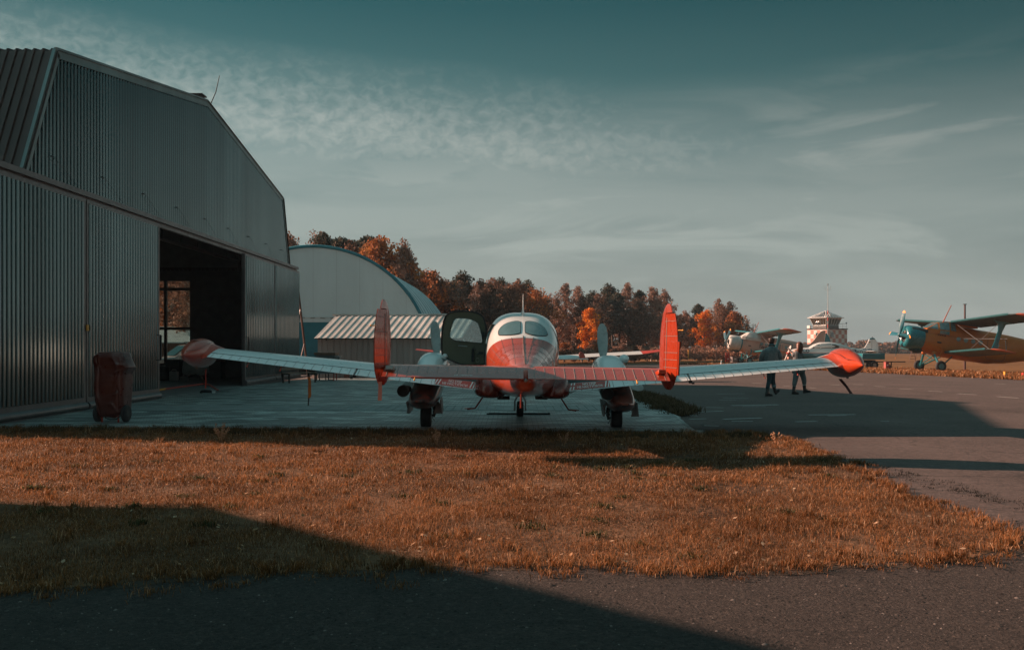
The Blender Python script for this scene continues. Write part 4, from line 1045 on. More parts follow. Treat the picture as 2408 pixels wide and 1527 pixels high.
# side windows
for sx in (-1, 1):
    for y0, y1 in ((18.35, 19.15), (19.25, 20.3)):
        mb = MB(); rows = []
        for zz in np.linspace(1.5, 1.96, 6):
            r_ = []
            for yy in np.linspace(y0+(.12 if y0 < 18.6 else .02)*(zz-1.5)*3, y1, 8):
                w1, zt_, zb_, e = fsec(yy); zc = zb_+(zt_-zb_)*.45; u = min(.98, (zz-zc)/(zt_-zc)); r_.append((sx*(w1*(1-abs(u)**e)**(1/e)+.01), yy, zz))
            rows.append(r_)
        mb.loft(rows, False, closed=False); A(mb).build('side_window', REARG, ac, smooth=60)
mb = MB(); rows = []
for yy in np.linspace(20.75, 21.5, 6):
    rr = fring(yy, 64, .008); rows.append([rr[k] for k in range(4, 29)])
mb.loft(rows, False, closed=False); A(mb).build('windscreen', REARG, ac, smooth=60)
# spine fin strip, stringer seams and lap joints on the orange tail cone
mb = MB(); sp_ = [proj(1223, y) for y in np.linspace(790, 856, 9)]; mb.tube([Vector((0, v.y, v.z+.004)) for v in sp_ if v], .009, 5)
for a, b_ in [((505,705),(565,890)),((645,680),(700,1040)),((940,675),(850,1035)),((1085,712),(1000,890)),((1215,820),(1040,1050)),((1260,950),(1140,1050)),((380,830),(560,1040)),((330,930),(430,1035))]:
    q = [proj(*z8([(a[0]+(b_[0]-a[0])*t, a[1]+(b_[1]-a[1])*t)])[0]) for t in np.linspace(0, 1, 7)]
    q = [v for v in q if v]
    if len(q) > 2: mb.tube([v+Vector((0, -.001, .001)) for v in q], .004, 4)
A(mb).build('skin_seam', mat('seam_metal', (.16,.09,.07), .4, .4), ac)
mb = MB()
for Y in (16.9, 16.35, 15.8, 15.25):
    r_ = fring(Y, 90, .002)
    for k in range(3, 43): mb.box(r_[k], (.009, .009, .006))
A(mb).build('rivet_row', DARK, ac, smooth=0)
mb = MB(); mb.tube([p for p in [proj(x, y) for x, y in zip(np.linspace(1180, 1270, 9), [799,797,795.5,794.5,794,794.5,795.5,797,799])] if p], .006, 4); A(mb).build('lap_joint', STEEL, ac)
# mast aerial, belly bits
mb = MB(); mb.loft([[(.045*a, 18.75+.10*b_, 2.13) for a, b_ in ((1,0),(0,1.3),(-1,0),(0,-1.3))], [(.018*a, 18.75+.05*b_, 2.24) for a, b_ in ((1,0),(0,1.3),(-1,0),(0,-1.3))], [(.010*a, 18.75+.03*b_, 2.36) for a, b_ in ((1,0),(0,1.3),(-1,0),(0,-1.3))], [(.003*a, 18.75+.008*b_, 2.54) for a, b_ in ((1,0),(0,1.3),(-1,0),(0,-1.3))]])
A(mb).build('mast_aerial', WHITE, ac)
for sx, yy in ((-1, 17.95), (1, 17.95)):
    mb = MB(); mb.tube([(sx*.66, yy, .70), (sx*.84, yy, .43), (sx*.985, yy-.02, .415)], [.016, .016, .02], 6); mb.box((sx*.96, yy-.02, .425), (.14, .1, .012)); A(mb).build('boarding_step', MAROON, ac)
for x_, y_ in ((-.33, 17.8), (.35, 18.0)):
    A(MB().box((x_, y_, .635), (.22, .3, .05))).build('belly_vent', BLACK, ac, bevel=.01)
mb = MB(); mb.bar((-.05, 14.6, .92), (-.05, 14.6, .66), .014); A(mb).build('tail_bumper', MAROON, ac)

# ---- wing
def naca(t, th): return th*5*(.2969*math.sqrt(max(t, 0))-.126*t-.3516*t*t+.2843*t**3-.1036*t**4)
def wsec(x):
    u = (abs(x)-.5)/5.3; u = max(0, min(1.02, u))
    te = 17.5+u*.47; le = 19.60-u*.35; z = .745+u*.545; th = .155-u*.035; inc = .045
    return te, le, z, th, inc
def WS(x, t, up=1, off=0.):
    # t: 0 leading edge .. 1 trailing edge
    te, le, z, th, inc = wsec(x); c = le-te
    zz = z+c*inc*(1-t)+c*.028*math.sin(PI*t)*1.0
    return Vector((x, le-c*t, zz+up*(naca(t, th)*c+off)))
def wingpiece(sx, x0, x1, t0, t1, nx=26, nt_=14, gap=0.):
    mb = MB(); rings = []
    for x in np.linspace(x0, x1, nx):
        ts = t0+(t1-t0)*(1-np.cos(np.linspace(0, PI, nt_)))/2 if t0 == 0 else np.linspace(t0, t1, nt_)
        up_ = [WS(sx*x, t) for t in ts]; dn = [WS(sx*x, t, -1) for t in ts[::-1]]
        if t0 == 0: dn = dn[:-1]
        if t1 > .99: dn = dn[1:]
        rings.append(up_+dn)
    mb.loft(rings); return A(mb)
CS = .79; RIBG = mat('rib_grey', (.22,.2,.19), .5, var=.05)
for sx in (-1, 1):
    o = wingpiece(sx, .5, 5.93, 0, CS-.004).build('wing', WHITE, ac, smooth=50)
    fl_ = wingpiece(sx, .80, 2.98, CS+.004, 1., 14, 6).build('flap', WHITE, ac, smooth=50)
    ail = wingpiece(sx, 3.02, 5.86, CS+.004, 1., 16, 6).build('aileron', WHITE, ac, smooth=50)
    for par, x0, x1, nn in ((fl_, .86, 2.94, 12), (ail, 3.1, 5.8, 17)):
        mb = MB()
        for k in range(nn):
            x = x0+(x1-x0)*k/(nn-1); q = [WS(sx*x, t, 1, .004) for t in np.linspace(CS+.012, .995, 5)]
            mb.tube(q, .0032, 4)
            e_ = WS(sx*x, 1.0, 1, -.004); mb.box(e_, (.022, .012, .010))
        A(mb).build('rib_edge', RIBG, par)
    mb = MB(); mb.tube([WS(sx*x, CS, 1, -.004) for x in np.linspace(.8, 5.75, 30)], .011, 4); A(mb).build('hinge_gap', DARK, ac)
    # non-slip walkway with hazard edge beside the fuselage
    mb = MB(); R_ = [[WS(sx*x, t, 1, .004) for t in np.linspace(.30, .785, 10)] for x in np.linspace(.6, 1.40, 6)]; mb.loft(R_, False, closed=False); A(mb).build('walkway', mat('walkway_tread', (.035,.045,.045), .85, bmp=.4, bscale=60), o)
    mb = MB(); R_ = [[WS(sx*x, t, 1, .005) for t in np.linspace(.30, .785, 10)] for x in (1.405, 1.46)]; mb.loft(R_, False, closed=False); A(mb).build('hazard_stripe', YELLOW, o)
    mb = MB()
    for k in range(9):
        t = .31+k*.052; mb.add([WS(sx*1.405, t, 1, .0065), WS(sx*1.46, t+.012, 1, .0065), WS(sx*1.46, t+.036, 1, .0065), WS(sx*1.405, t+.024, 1, .0065)], [(0,1,2,3)])
    A(mb).build('hazard_band', BLACK, o, smooth=0)
    # warning panel on the flap
    T0, T1 = CS+.02, .985; XA, XB = .84, 1.56
    def FP(u, v, off=.008): return WS(sx*((XA+(XB-XA)*(u if sx > 0 else 1-u))), T1+(T0-T1)*v, 1, off)
    REDP = mat('warning_red', (.40,.045,.03), .5, var=.1)
    mb = MB(); mb.loft([[FP(u, v, .007) for v in np.linspace(0, 1, 4)] for u in np.linspace(0, 1, 8)], False, closed=False); wp = A(mb).build('warning_panel', REDP, fl_)
    mb = MB()
    for u0 in (-.005, .07, .86, .935):
        for v0, v1 in ((0, 1),):
            a0 = u0
            mb.add([FP(min(max(a0, .0), 1), 0, .009), FP(min(a0+.03, 1), 0, .009), FP(min(max(a0+.09, 0), 1), 1., .009), FP(min(max(a0+.06, 0), 1), 1, .009)], [(0,1,2,3)])
    A(mb).build('panel_stripe', RIBL, wp, smooth=0)
    for txt, vc, sz, ww in (('NO STEP', .70, .36, .33), ('НЕ НАСТУПАТИ', .28, .36, .62)):
        vs, fs = text_geo(txt, 1., bold=.012); xm = max(v.x for v in vs); xn = min(v.x for v in vs); ym = max(v.y for v in vs); yn = min(v.y for v in vs)
        mb = MB(); mb.add([FP(.5+(v.x-(xm+xn)/2)/(xm-xn)*ww, vc+(v.y-(ym+yn)/2)/(ym-yn)*sz, .010) for v in vs], fs); A(mb).build('lettering', RIBL, wp, smooth=0)
    # small teal arrow mark ahead of the flap
    mb = MB(); mb.add([WS(sx*2.02, .70, 1, .005), WS(sx*2.13, .70, 1, .005), WS(sx*2.075, .78, 1, .005)], [(0,1,2)]); A(mb).build('arrow_mark', mat('arrow_blue', (.04,.11,.13), .5), o, smooth=0)
    # fuel and drain bits below the trailing edge
    mb = MB(); e_ = WS(sx*3.0, .97, -1, 0); mb.box(e_+Vector((0, 0, -.03)), (.05, .08, .05)); mb.box(e_+Vector((sx*.05, 0, -.055)), (.04, .04, .03)); A(mb).build('hinge_bracket', BLACK, o)
    for xx in (4.35, 4.95):
        mb = MB(); e_ = WS(sx*xx, .9, -1, 0); mb.bar(e_, e_+Vector((-sx*.02, -.22, -.08)), .008); mb.ell(e_+Vector((-sx*.02, -.22, -.08)), (.014, .014, .014), 6, 5); A(mb).build('static_wick', RED, ail)
    # fillet at the wing root
    mb = MB(); rr = []
    for Y, w1, zt_, zb_ in ((17.22,.05,.86,.70),(17.3,.16,1.0,.66),(17.5,.26,1.1,.64),(17.9,.30,1.16,.62),(18.5,.30,1.2,.61),(19.2,.26,1.15,.60),(19.8,.12,1.0,.66),(20.0,.02,.9,.75)):
        cx_ = .52+.05*(w1/.3); r_ = []
        for k in range(20):
            a = 2*PI*k/20; c, s = math.cos(a), math.sin(a); zc = zb_+(zt_-zb_)*.3
            r_.append((sx*(cx_+w1*math.copysign(abs(c)**.8, c)), Y, zc+((zt_-zc) if s > 0 else (zc-zb_))*math.copysign(abs(s)**(1.2 if s > 0 else .7), s)))
        rr.append(r_)
    mb.loft(rr); A(mb).build('root_fillet', mat('maroon_gloss', (.15,.02,.014), .3, coat=.8), ac, smooth=60)
    # tip tank
    tz = 1.335; tp = [(17.17,.006,-.015),(17.35,.06,-.01),(17.6,.125,-.005),(17.9,.185,0),(18.25,.232,0),(18.6,.262,0),(18.95,.272,0),(19.2,.262,0),(19.42,.23,0),(19.6,.175,0),(19.72,.10,0),(19.76,.01,0)]
    mb = MB(); rings = []
    for Y, r_, dz in tp:
        cx_ = 5.86+(Y-17.17)*.13
        rings.append([(sx*(cx_+r_*math.cos(a)), Y, tz+dz+1.02*r_*math.sin(a)) for a in np.linspace(0, 2*PI, 33)[:-1]])
    mb.loft(rings); tk = A(mb).build('tip_tank', ORANGE, ac, smooth=60)
    mb = MB(); rr = []
    for t in np.linspace(0.02, 1.0, 14):
        a = WS(sx*5.70, t, 1, .015); b_ = WS(sx*5.70, t, -1, .015); m_ = (a+b_)/2
        rr.append([a, a.lerp(Vector((sx*5.93, a.y-.05, a.z+.09)), 1), Vector((sx*6.0, m_.y-.08, m_.z)), b_+Vector((sx*.2, -.05, -.05)), b_])
    mb.loft(rr); A(mb).build('tank_fairing', ORANGE, tk, smooth=70)
    mb = MB(); mb.tube([(sx*(5.87+.0), 17.36, 1.39), (sx*5.75, 17.75, 1.425), (sx*5.80, 18.3, 1.51), (sx*5.86, 18.9, 1.545)], .006, 4); mb.box((sx*6.0, 18.2, 1.583), (.09, .16, .006), (.12, 0, 0)); A(mb).build('tank_seam', MAROON, tk)
    mb = MB(); mb.lathe((sx*6.0, 18.35, 1.05), (0, 0, 1), [(0, .02), (.06, .03)], 10); A(mb).build('tie_down_ring', STEEL, tk)

# ---- engines, propellers, main gear
def nacelle(sx):
    nc = MB(); NX = 1.80
    S = [(17.35,.07,.60,.56),(17.55,.17,.62,.47),(17.9,.235,.72,.40),(18.4,.265,.86,.38),(19.0,.28,.98,.42),(19.6,.30,1.30,.52),(20.2,.32,1.40,.62),(20.8,.32,1.39,.70),(21.3,.27,1.34,.80),(21.45,.21,1.29,.86)]
    rings = []
    for Y, w_, zt_, zb_ in S:
        zc = (zt_+zb_)/2; hz_ = (zt_-zb_)/2
        rings.append([(sx*NX+w_*math.copysign(abs(math.cos(a))**.8, math.cos(a)), Y, zc+hz_*math.copysign(abs(math.sin(a))**.8, math.sin(a))) for a in np.linspace(0, 2*PI, 33)[:-1]])
    nc.loft(rings)
    def ex2(nt, o): return mapr(nt, math_(nt, 'SUBTRACT', .95, o[2]), -.004, .004)
    if 'nacelle_livery' not in _M:
        m, nt, b = newmat('nacelle_livery'); tc = nt.nodes.new('ShaderNodeTexCoord'); s = N(nt, 'ShaderNodeSeparateXYZ'); nt.links.new(tc.outputs['Object'], s.inputs[0])
        k = mapr(nt, math_(nt, 'SUBTRACT', .98, s.outputs[2]), -.004, .004)
        k2 = mapr(nt, noise(nt, 2.2, 5, .7), .48, .56)
        lowc = mixc(nt, k2, (.20,.035,.02), (.022,.022,.024))
        nt.links.new(mixc(nt, k, (.72,.74,.73), lowc), b.inputs['Base Color']); b.inputs['Roughness'].default_value = .35; b.inputs['Coat Weight'].default_value = .7; _M['nacelle_livery'] = m
    n_ = A(nc).build('engine_nacelle', _M['nacelle_livery'], ac, smooth=60)
    mb = MB(); ex_ = sx*NX-.30; mb.lathe((ex_, 17.5, .74), (0, 1, 0), [(0, .085), (0.001, .105), (.12, .108), (.35, .09), (.9, .06)], 20, caps=False); mb.lathe((ex_, 17.62, .74), (0, 1, 0), [(0, .10), (.01, .0001)], 20)
    A(mb).build('exhaust_pipe', mat('burnt_metal', (.02,.018,.016), .6, .5), n_)
    # propeller: spinner and three blades
    hx, hy, hz_ = sx*NX, 21.62, 1.10
    sp2 = MB(); sp2.lathe((hx, 21.42, hz_), (0, 1, 0), [(0, .15), (.12, .155), (.3, .12), (.42, .05), (.46, .004)], 20); s_ = A(sp2).build('spinner', WHITE, ac)
    for k in range(3):
        a0 = R(93 if sx > 0 else 215)+k*2*PI/3; mb = MB(); rings = []
        for r_, ch, tw_, th in ((.10,.05,60,.05),(.2,.075,48,.035),(.35,.115,38,.024),(.55,.13,28,.018),(.75,.125,22,.013),(.88,.10,18,.010),(.95,.055,17,.007),(.972,.012,17,.004)):
            ca, sa = math.cos(a0), math.sin(a0); tw2 = R(tw_); rg_ = []
            for q in range(12):
                an = 2*PI*q/12; u = ch*math.cos(an)*.95; v = th*math.sin(an)
                du = u*math.cos(tw2)-v*math.sin(tw2); dv = u*math.sin(tw2)+v*math.cos(tw2)
                rg_.append((hx+ca*r_-sa*du, hy-.02+dv, hz_+sa*r_+ca*du))
            rings.append(rg_)
        mb.loft(rings); A(mb).build('propeller_blade', mat('prop_paint', (.50,.53,.52), .5, var=.15, scale=6, dirt=(.25,.26,.25)), s_, smooth=60)
    # small cooling intake on top
    mb = MB(); mb.ell((hx+.27, 20.1, 1.33), (.10, .3, .09), 14, 10); A(mb).build('air_intake', WHITE, n_)
    # main gear
    gx = sx*1.79; wz = .235
    w = MB(); prof = [(-.10,.10),(-.10,.16),(-.095,.205),(-.07,.228),(-.03,.235),(.03,.235),(.07,.228),(.095,.205),(.10,.16),(.10,.10)]
    w.lathe((gx, 18.75, wz), (1, 0, 0), prof, 32)
    for t in (-.05, -.017, .017, .05): pass
    tyre = A(w).build('tyre', BLACK, ac, smooth=50)
    mb = MB(); mb.lathe((gx, 18.75, wz), (1, 0, 0), [(-.104,.03),(-.104,.1),(.104,.1),(.104,.03)], 16); A(mb).build('rim', STEEL, tyre)
    mb = MB(); s1 = -1 if sx > 0 else 1
    lx = gx+s1*.15
    mb.bar((lx, 18.75, .62), (lx, 18.75, .34), .035); mb.bar((lx, 18.75, .36), (lx, 18.75, .2), .022); mb.bar((lx, 18.75, wz), (gx+s1*.1, 18.75, wz), .022)
    mb.tube([(lx+s1*.03, 18.68, .46), (lx+s1*.06, 18.6, .33), (lx+s1*.01, 18.68, .22)], .012, 5); mb.tube([(lx, 18.7, .5), (lx+s1*.06, 18.62, .38), (lx-s1*.02, 18.6, .2), (lx+s1*.02, 18.6, .14)], .007, 5)
    mb.box((lx, 18.72, .30), (.05, .06, .05)); A(mb).build('landing_gear_leg', DARK, ac)
    for off, zz in ((.30*1, .43), (-.27, .42)):
        mb = MB(); x0 = sx*NX+off*(1 if off > 0 else 1)
        mb.plate([(x0, 18.2, .56), (x0+.03*np.sign(off), 18.2, .30), (x0+.02*np.sign(off), 18.5, .28), (x0, 19.0, .34), (x0-.03, 19.05, .58)], (.018, 0, 0)); 
        mb.plate([(x0-.01, 18.19, .54), (x0-.05, 18.19, .5), (x0+.0, 18.19, .33)], (0, .01, 0))
        mb.plate([(x0-.10, 18.19, .30), (x0+.03, 18.19, .31), (x0+.02, 18.19, .48), (x0-.05, 18.19, .54)], (0, .02, 0)) if off > 0 else None
        A(mb).build('gear_door', mat('gear_door_paint', (.10,.095,.09), .4, var=.3), ac, smooth=0)
nacelle(-1); nacelle(1)
# nose wheel
mb = MB(); mb.lathe((.0, 21.4, .19), (1, 0, 0), [(-.075,.07),(-.075,.13),(-.06,.175),(-.02,.19),(.02,.19),(.06,.175),(.075,.13),(.075,.07)], 28); nt_ = A(mb).build('tyre', BLACK, ac, smooth=50)
mb = MB(); mb.lathe((0, 21.4, .19), (1, 0, 0), [(-.078,.03),(-.078,.07),(.078,.07),(.078,.03)], 14); A(mb).build('rim', STEEL, nt_)
mb = MB(); mb.tube([(-.11, 21.4, .19), (-.12, 21.4, .36), (-.07, 21.4, .46), (0, 21.4, .5), (.07, 21.4, .46), (.12, 21.4, .36), (.11, 21.4, .19)], .018, 6); mb.bar((0, 21.4, .48), (0, 21.5, .78), .03)
for s_ in (-1, 1): mb.box((s_*.12, 21.4, .2), (.04, .05, .05))
A(mb).build('nose_gear_fork', STEEL, ac)

# ---- tailplane, elevator, fins, rudders
def tailfoil(x, y0, y1, z0, th, n=8):
    ts = np.linspace(0, 1, n); up_ = [(x, y1+(y0-y1)*t, z0+naca(t, th)*(y1-y0)*1.6+0) for t in ts]; dn = [(x, y1+(y0-y1)*t, z0-naca(t, th)*(y1-y0)*1.2) for t in ts[::-1]]
    return up_+dn[1:-1]
mb = MB(); mb.loft([tailfoil(x, 13.93, 14.66, 1.225, .09) for x in np.linspace(-1.98, 1.98, 9)]); A(mb).build('tailplane', ORANGE, ac, smooth=50)
def elev(x, t, off=0.):
    return Vector((x, 13.92-.43*t, 1.268-.118*t-.02*t*t+off))
for sx in (-1, 1):
    mb = MB(); rings = []
    for x in np.linspace(.03, 1.96, 12):
        rings.append([elev(sx*x, t) for t in (0,.3,.6,1.)]+[elev(sx*x, t)-Vector((0,0,.055*(1-t)+.006)) for t in (1.,.6,.3,0)])
    mb.loft(rings); el_ = A(mb).build('elevator', mat('elevator_paint', (.30,.036,.013), .3, var=.08, coat=.7, cr=.1), ac, smooth=50)
    mb = MB()
    for k in range(14):
        x = .12+k*.137; mb.tube([elev(sx*x, t, .003) for t in (.02,.35,.7,.98)], .0032, 4)
    A(mb).build('rib_edge', RIBG, el_)
    if sx < 0:
        mb = MB(); mb.loft([[elev(sx*x, .74, .012), elev(sx*x, 1.06, .012), elev(sx*x, 1.06, -.012), elev(sx*x, .74, -.012)] for x in (.10, 1.55)]); tb = A(mb).build('trim_tab', MAROON, el_, smooth=0)
        vs, fs = text_geo('НЕ ЧІПАТИ', .045); mb = MB(); mb.add([elev(-.85+v.x, .90-v.y*2.2, .0155) for v in vs], fs); A(mb).build('lettering', RIBL, tb, smooth=0)
    mb = MB(); e_ = elev(sx*1.5, 1.); mb.bar(e_, e_+Vector((.0, -.09, -.03)), .008); mb.ell(e_+Vector((0, -.1, -.035)), (.015, .015, .015), 7, 5); A(mb).build('static_wick', YELLOW, el_)
    mb = MB(); mb.box((sx*1.86, 13.75, 1.225), (.11, .16, .06), (R(-18), 0, R(sx*14))); A(mb).build('horn_cover', mat('pale_panel', (.35,.38,.36), .4) if sx < 0 else ORANGE, el_, bevel=.01)
mb = MB(); mb.lathe((0, 13.62, 1.10), (0, 1, 0), [(-.03,.002),(-.025,.02),(0,.028),(.12,.03)], 12); A(mb).build('tail_light', STEEL, ac)
FZ = [(.985,14.02,14.24,.25),(1.02,13.92,14.38,.6),(1.10,13.80,14.54,.95),(1.2,13.71,14.66,1.),(1.35,13.66,14.74,1.),(1.55,13.65,14.77,.95),(1.75,13.67,14.74,.88),(1.92,13.73,14.66,.78),(2.05,13.81,14.55,.66),(2.13,13.91,14.43,.5),(2.18,14.0,14.3,.34),(2.20,14.08,14.2,.15)]
HY_ = 14.18
def finsec(sx, z, y0, y1, th, part, rud):
    # airfoil section in plan view; rudder rotates about the hinge line
    c = y1-y0; out = []; ts = np.linspace(0, 1, 15); hy = max(y0+.03, min(HY_, y1-.03)); th_ = (y1-hy)/c
    T = [t for t in np.linspace(0, th_, 9)] if part == 'fin' else [t for t in np.linspace(th_, 1, 7)]
    W = .062*th
    def hw(t): return W*math.sin(PI*min(1, (t+.02))**.62)*1.05+.006
    L_ = [(hw(t), y1-c*t) for t in T]+[(-hw(t), y1-c*t) for t in T[::-1]]
    for u, y in L_:
        if part == 'rud':
            a = rud; dy = y-hy-(-.004); u2 = u*math.cos(a)-dy*math.sin(a); y = hy-.004+u*math.sin(a)+dy*math.cos(a); u = u2
        out.append((sx*2.03+u, y, z))
    return out
for sx in (-1, 1):
    rud = R(-6 if sx < 0 else 6)
    Fz = np.array(FZ); zs = np.concatenate([np.linspace(.985, 1.2, 7), np.linspace(1.26, 1.95, 10), np.linspace(2.0, 2.2, 8)])
    def at(z): return [float(np.interp(z, Fz[:, 0], Fz[:, i])) for i in (1, 2, 3)]
    fm = mat('fin_gloss', (.29,.030,.007), .3, var=.06, coat=.3, cr=.03, spec=.3)
    mb = MB(); mb.loft([finsec(sx, z, *at(z), 'fin', 0) for z in zs]); fn = A(mb).build('tail_fin', fm, ac, smooth=60)
    zr_ = [z for z in zs if z < 2.06]
    def tipsec(z):
        y0, y1, th = at(z); c = y1-y0; ts = np.linspace(0, 1, 15); hw = lambda t: .062*th*math.sin(PI*min(1, (t+.02))**.62)*1.05+.006; k = (y1-c) if 0 else 0
        return [(sx*2.03+hw(t), y1-c*t, z) for t in ts]+[(sx*2.03-hw(t), y1-c*t, z) for t in ts[::-1]]
    mb = MB(); mb.loft([tipsec(z) for z in np.linspace(2.068, 2.2, 8)]); A(mb).build('fin_tip', fm, fn, smooth=60)
    mb = MB(); mb.loft([finsec(sx, z, at(z)[0], at(z)[1], at(z)[2]*.92, 'rud', rud) for z in zr_]); rd_ = A(mb).build('rudder', fm, ac, smooth=60)
    mb = MB()
    mb.tube([Vector(finsec(sx, z, *at(z), 'rud', rud)[1 if sx < 0 else 12])+Vector((.003 if sx < 0 else -.003, 0, 0)) for z in np.linspace(1.25, 2.0, 8)], .004, 4)
    for z in (1.30, 1.41, 1.51, 1.74, 1.95):
        s_ = finsec(sx, z, *at(z), 'rud', rud); h = s_[:7] if sx < 0 else s_[7:]
        mb.tube([Vector(p)+Vector((.002 if sx < 0 else -.002, -.001, 0)) for p in h], .0032, 4)
        b_ = finsec(sx, z, *at(z), 'rud', rud)[6]; 
    A(mb).build('rib_edge', RIBG, rd_)
    s_ = finsec(sx, 1.82, *at(1.82), 'rud', rud)[6]; mb = MB(); mb.bar(s_, Vector(s_)+Vector((sx*.06, -.05, 0)), .007); mb.ell(Vector(s_)+Vector((sx*.06, -.05, 0)), (.013,)*3, 6, 5); A(mb).build('static_wick', YELLOW, rd_)
    if sx > 0:
        mb = MB(); mb.plate([Vector(finsec(sx, z, *at(z), 'rud', rud)[6])+Vector((.012, 0, 0)) for z in (1.20, 1.66)]+[Vector(finsec(sx, z, *at(z), 'rud', rud)[6])+Vector((.022, -.07, 0)) for z in (1.66, 1.20)], (-.02, 0, 0)); tb = A(mb).build('trim_tab', fm, rd_, smooth=0)
        vs, fs = text_geo('НЕ ЧІПАТИ', .05); bp = Vector(finsec(sx, 1.4, *at(1.4), 'rud', rud)[6]); mb = MB(); mb.add([Vector((bp.x+.010-.3*v.y, bp.y-.072-.9*v.y*.0, 1.42+v.x)) for v in vs], fs); A(mb).build('lettering', RIBL, tb, smooth=0)
# ---- open cabin door (hinged forward, inner side facing back)
dr = [(1034,848),(1033,800),(1035,765),(1042,742),(1056,732),(1085,730.5),(1112,733),(1129,741),(1136,756),(1140,778),(1139,812),(1137,835),(1136,857),(1085,857),(1060,849),(1040,836)]
dr = [(1035,825),(1034,800),(1036,768),(1042,745),(1055,734),(1085,731),(1113,734),(1130,743),(1136,757),(1140,780),(1139,812),(1136,840),(1135,856),(1088,857),(1058,847),(1040,836)]
DYY = 19.75
def dp(x, y, off=0.):
    p = P(x, y, DYY); Y = DYY+off+(1140-x)*.0012; return Vector((p.x-AX, Y, p.z+.0+(p.x-AX)*.0154))
dsm = sm(dr, 3)
mb = MB(); mb.plate([dp(*p) for p in dsm], (0, .045, 0)); 
cxd, cyd = 1088, 793
wo = sm([(1056,795),(1052,788),(1058,760),(1064,749),(1074,746.5),(1100,749),(1118,757),(1124,768),(1131,795),(1130,805),(1122,806),(1090,803),(1064,800)], 3)
# panel ring with window opening
def ringplate(outer, inner, off, th):
    m = MB(); n_ = len(outer); inn = []
    ang = [math.atan2(p[1]-776, p[0]-1092) for p in inner]
    # resample the inner outline by angle of the outer points
    def hit(a):
        best = None; k = len(inner)
        for i in range(k):
            x1, y1 = inner[i]; x2, y2 = inner[(i+1) % k]; dx, dy = math.cos(a), math.sin(a)
            ex_, ey = x2-x1, y2-y1; den = dx*ey-dy*ex_
            if abs(den) < 1e-9: continue
            t = ((x1-1092)*ey-(y1-776)*ex_)/den; u = ((x1-1092)*dy-(y1-776)*dx)/den
            if t > 0 and 0 <= u <= 1: best = (1092+dx*t, 776+dy*t)
        return best or inner[0]
    inn = [hit(math.atan2(p[1]-776, p[0]-1092)) for p in outer]
    m.loft([[dp(*p, off) for p in outer], [dp(*p, off) for p in inn], [dp(*p, off+th) for p in inn], [dp(*p, off+th) for p in outer], [dp(*p, off) for p in outer]], False); return m
dout = dsm; doorp = A(ringplate(dout, wo, 0, .05)).build('cabin_door', OLIVE, ac, smooth=40)
seal = MB(); seal.tube([dp(*p, -.006) for p in dout+[dout[0]]], .016, 6, caps=False); A(seal).build('door_seal', BLACK, doorp)
seal = MB(); seal.tube([dp(*p, -.008) for p in wo+[wo[0]]], .012, 6, caps=False); A(seal).build('window_trim', mat('olive_trim', (.06,.065,.045), .6), doorp)
mb = MB(); mb.plate([dp(*p, .02) for p in wo], (0, .006, 0)); A(mb).build('window_glass', glassmat('door_glass', (.55,.72,.74), .22), doorp)
mb = MB(); mb.tube([dp(1074, 813, -.01), dp(1075, 812, -.04), dp(1094, 813.5, -.04), dp(1095, 814.5, -.01)], .009, 6); A(mb).build('door_handle', STEEL, doorp)
mb = MB(); mb.bar(dp(1109, 824, -.04), dp(1109, 850, -.04), .028, n=10); mb.ell(dp(1109, 822, -.04), (.03,.03,.03), 8, 6); mb.tube([dp(1109, 820, -.04), dp(1112, 812, -.03), dp(1115, 822, -.02)], .004, 4); A(mb).build('door_lock', BLACK, doorp)
mb = MB(); mb.box(dp(1128, 829, -.03), (.09, .05, .05)); mb.bar(dp(1118, 833, -.03), dp(1134, 827, -.03), .013); mb.box(dp(1133, 786, -.03), (.05, .04, .09)); mb.bar(dp(1130, 780, -.03), dp(1138, 790, -.03), .015); A(mb).build('door_latch', DARK, doorp)
mb = MB(); mb.tube([dp(1120+4*math.cos(a), 846+5*math.sin(a), -.015) for a in np.linspace(0, 5.5, 10)], .005, 4); A(mb).build('coiled_cable', mat('pale_cable', (.3,.28,.22), .6), doorp)
# tow bar on the ground by the nose wheel
mb = MB(); a = ground_at(1149, 979); b_ = ground_at(1290, 979.5); mb.bar((a[0], a[1], .07), (b_[0], b_[1], .07), .02); mb.box((a[0]+.1, a[1], .065), (.3, .05, .03)); mb.ell((b_[0], b_[1], .07), (.035,.03,.03), 8, 6)
tag(mb.build('tow_bar', DARK), 'dark steel bar lying across the paving against the nose wheel', 'tow bar')
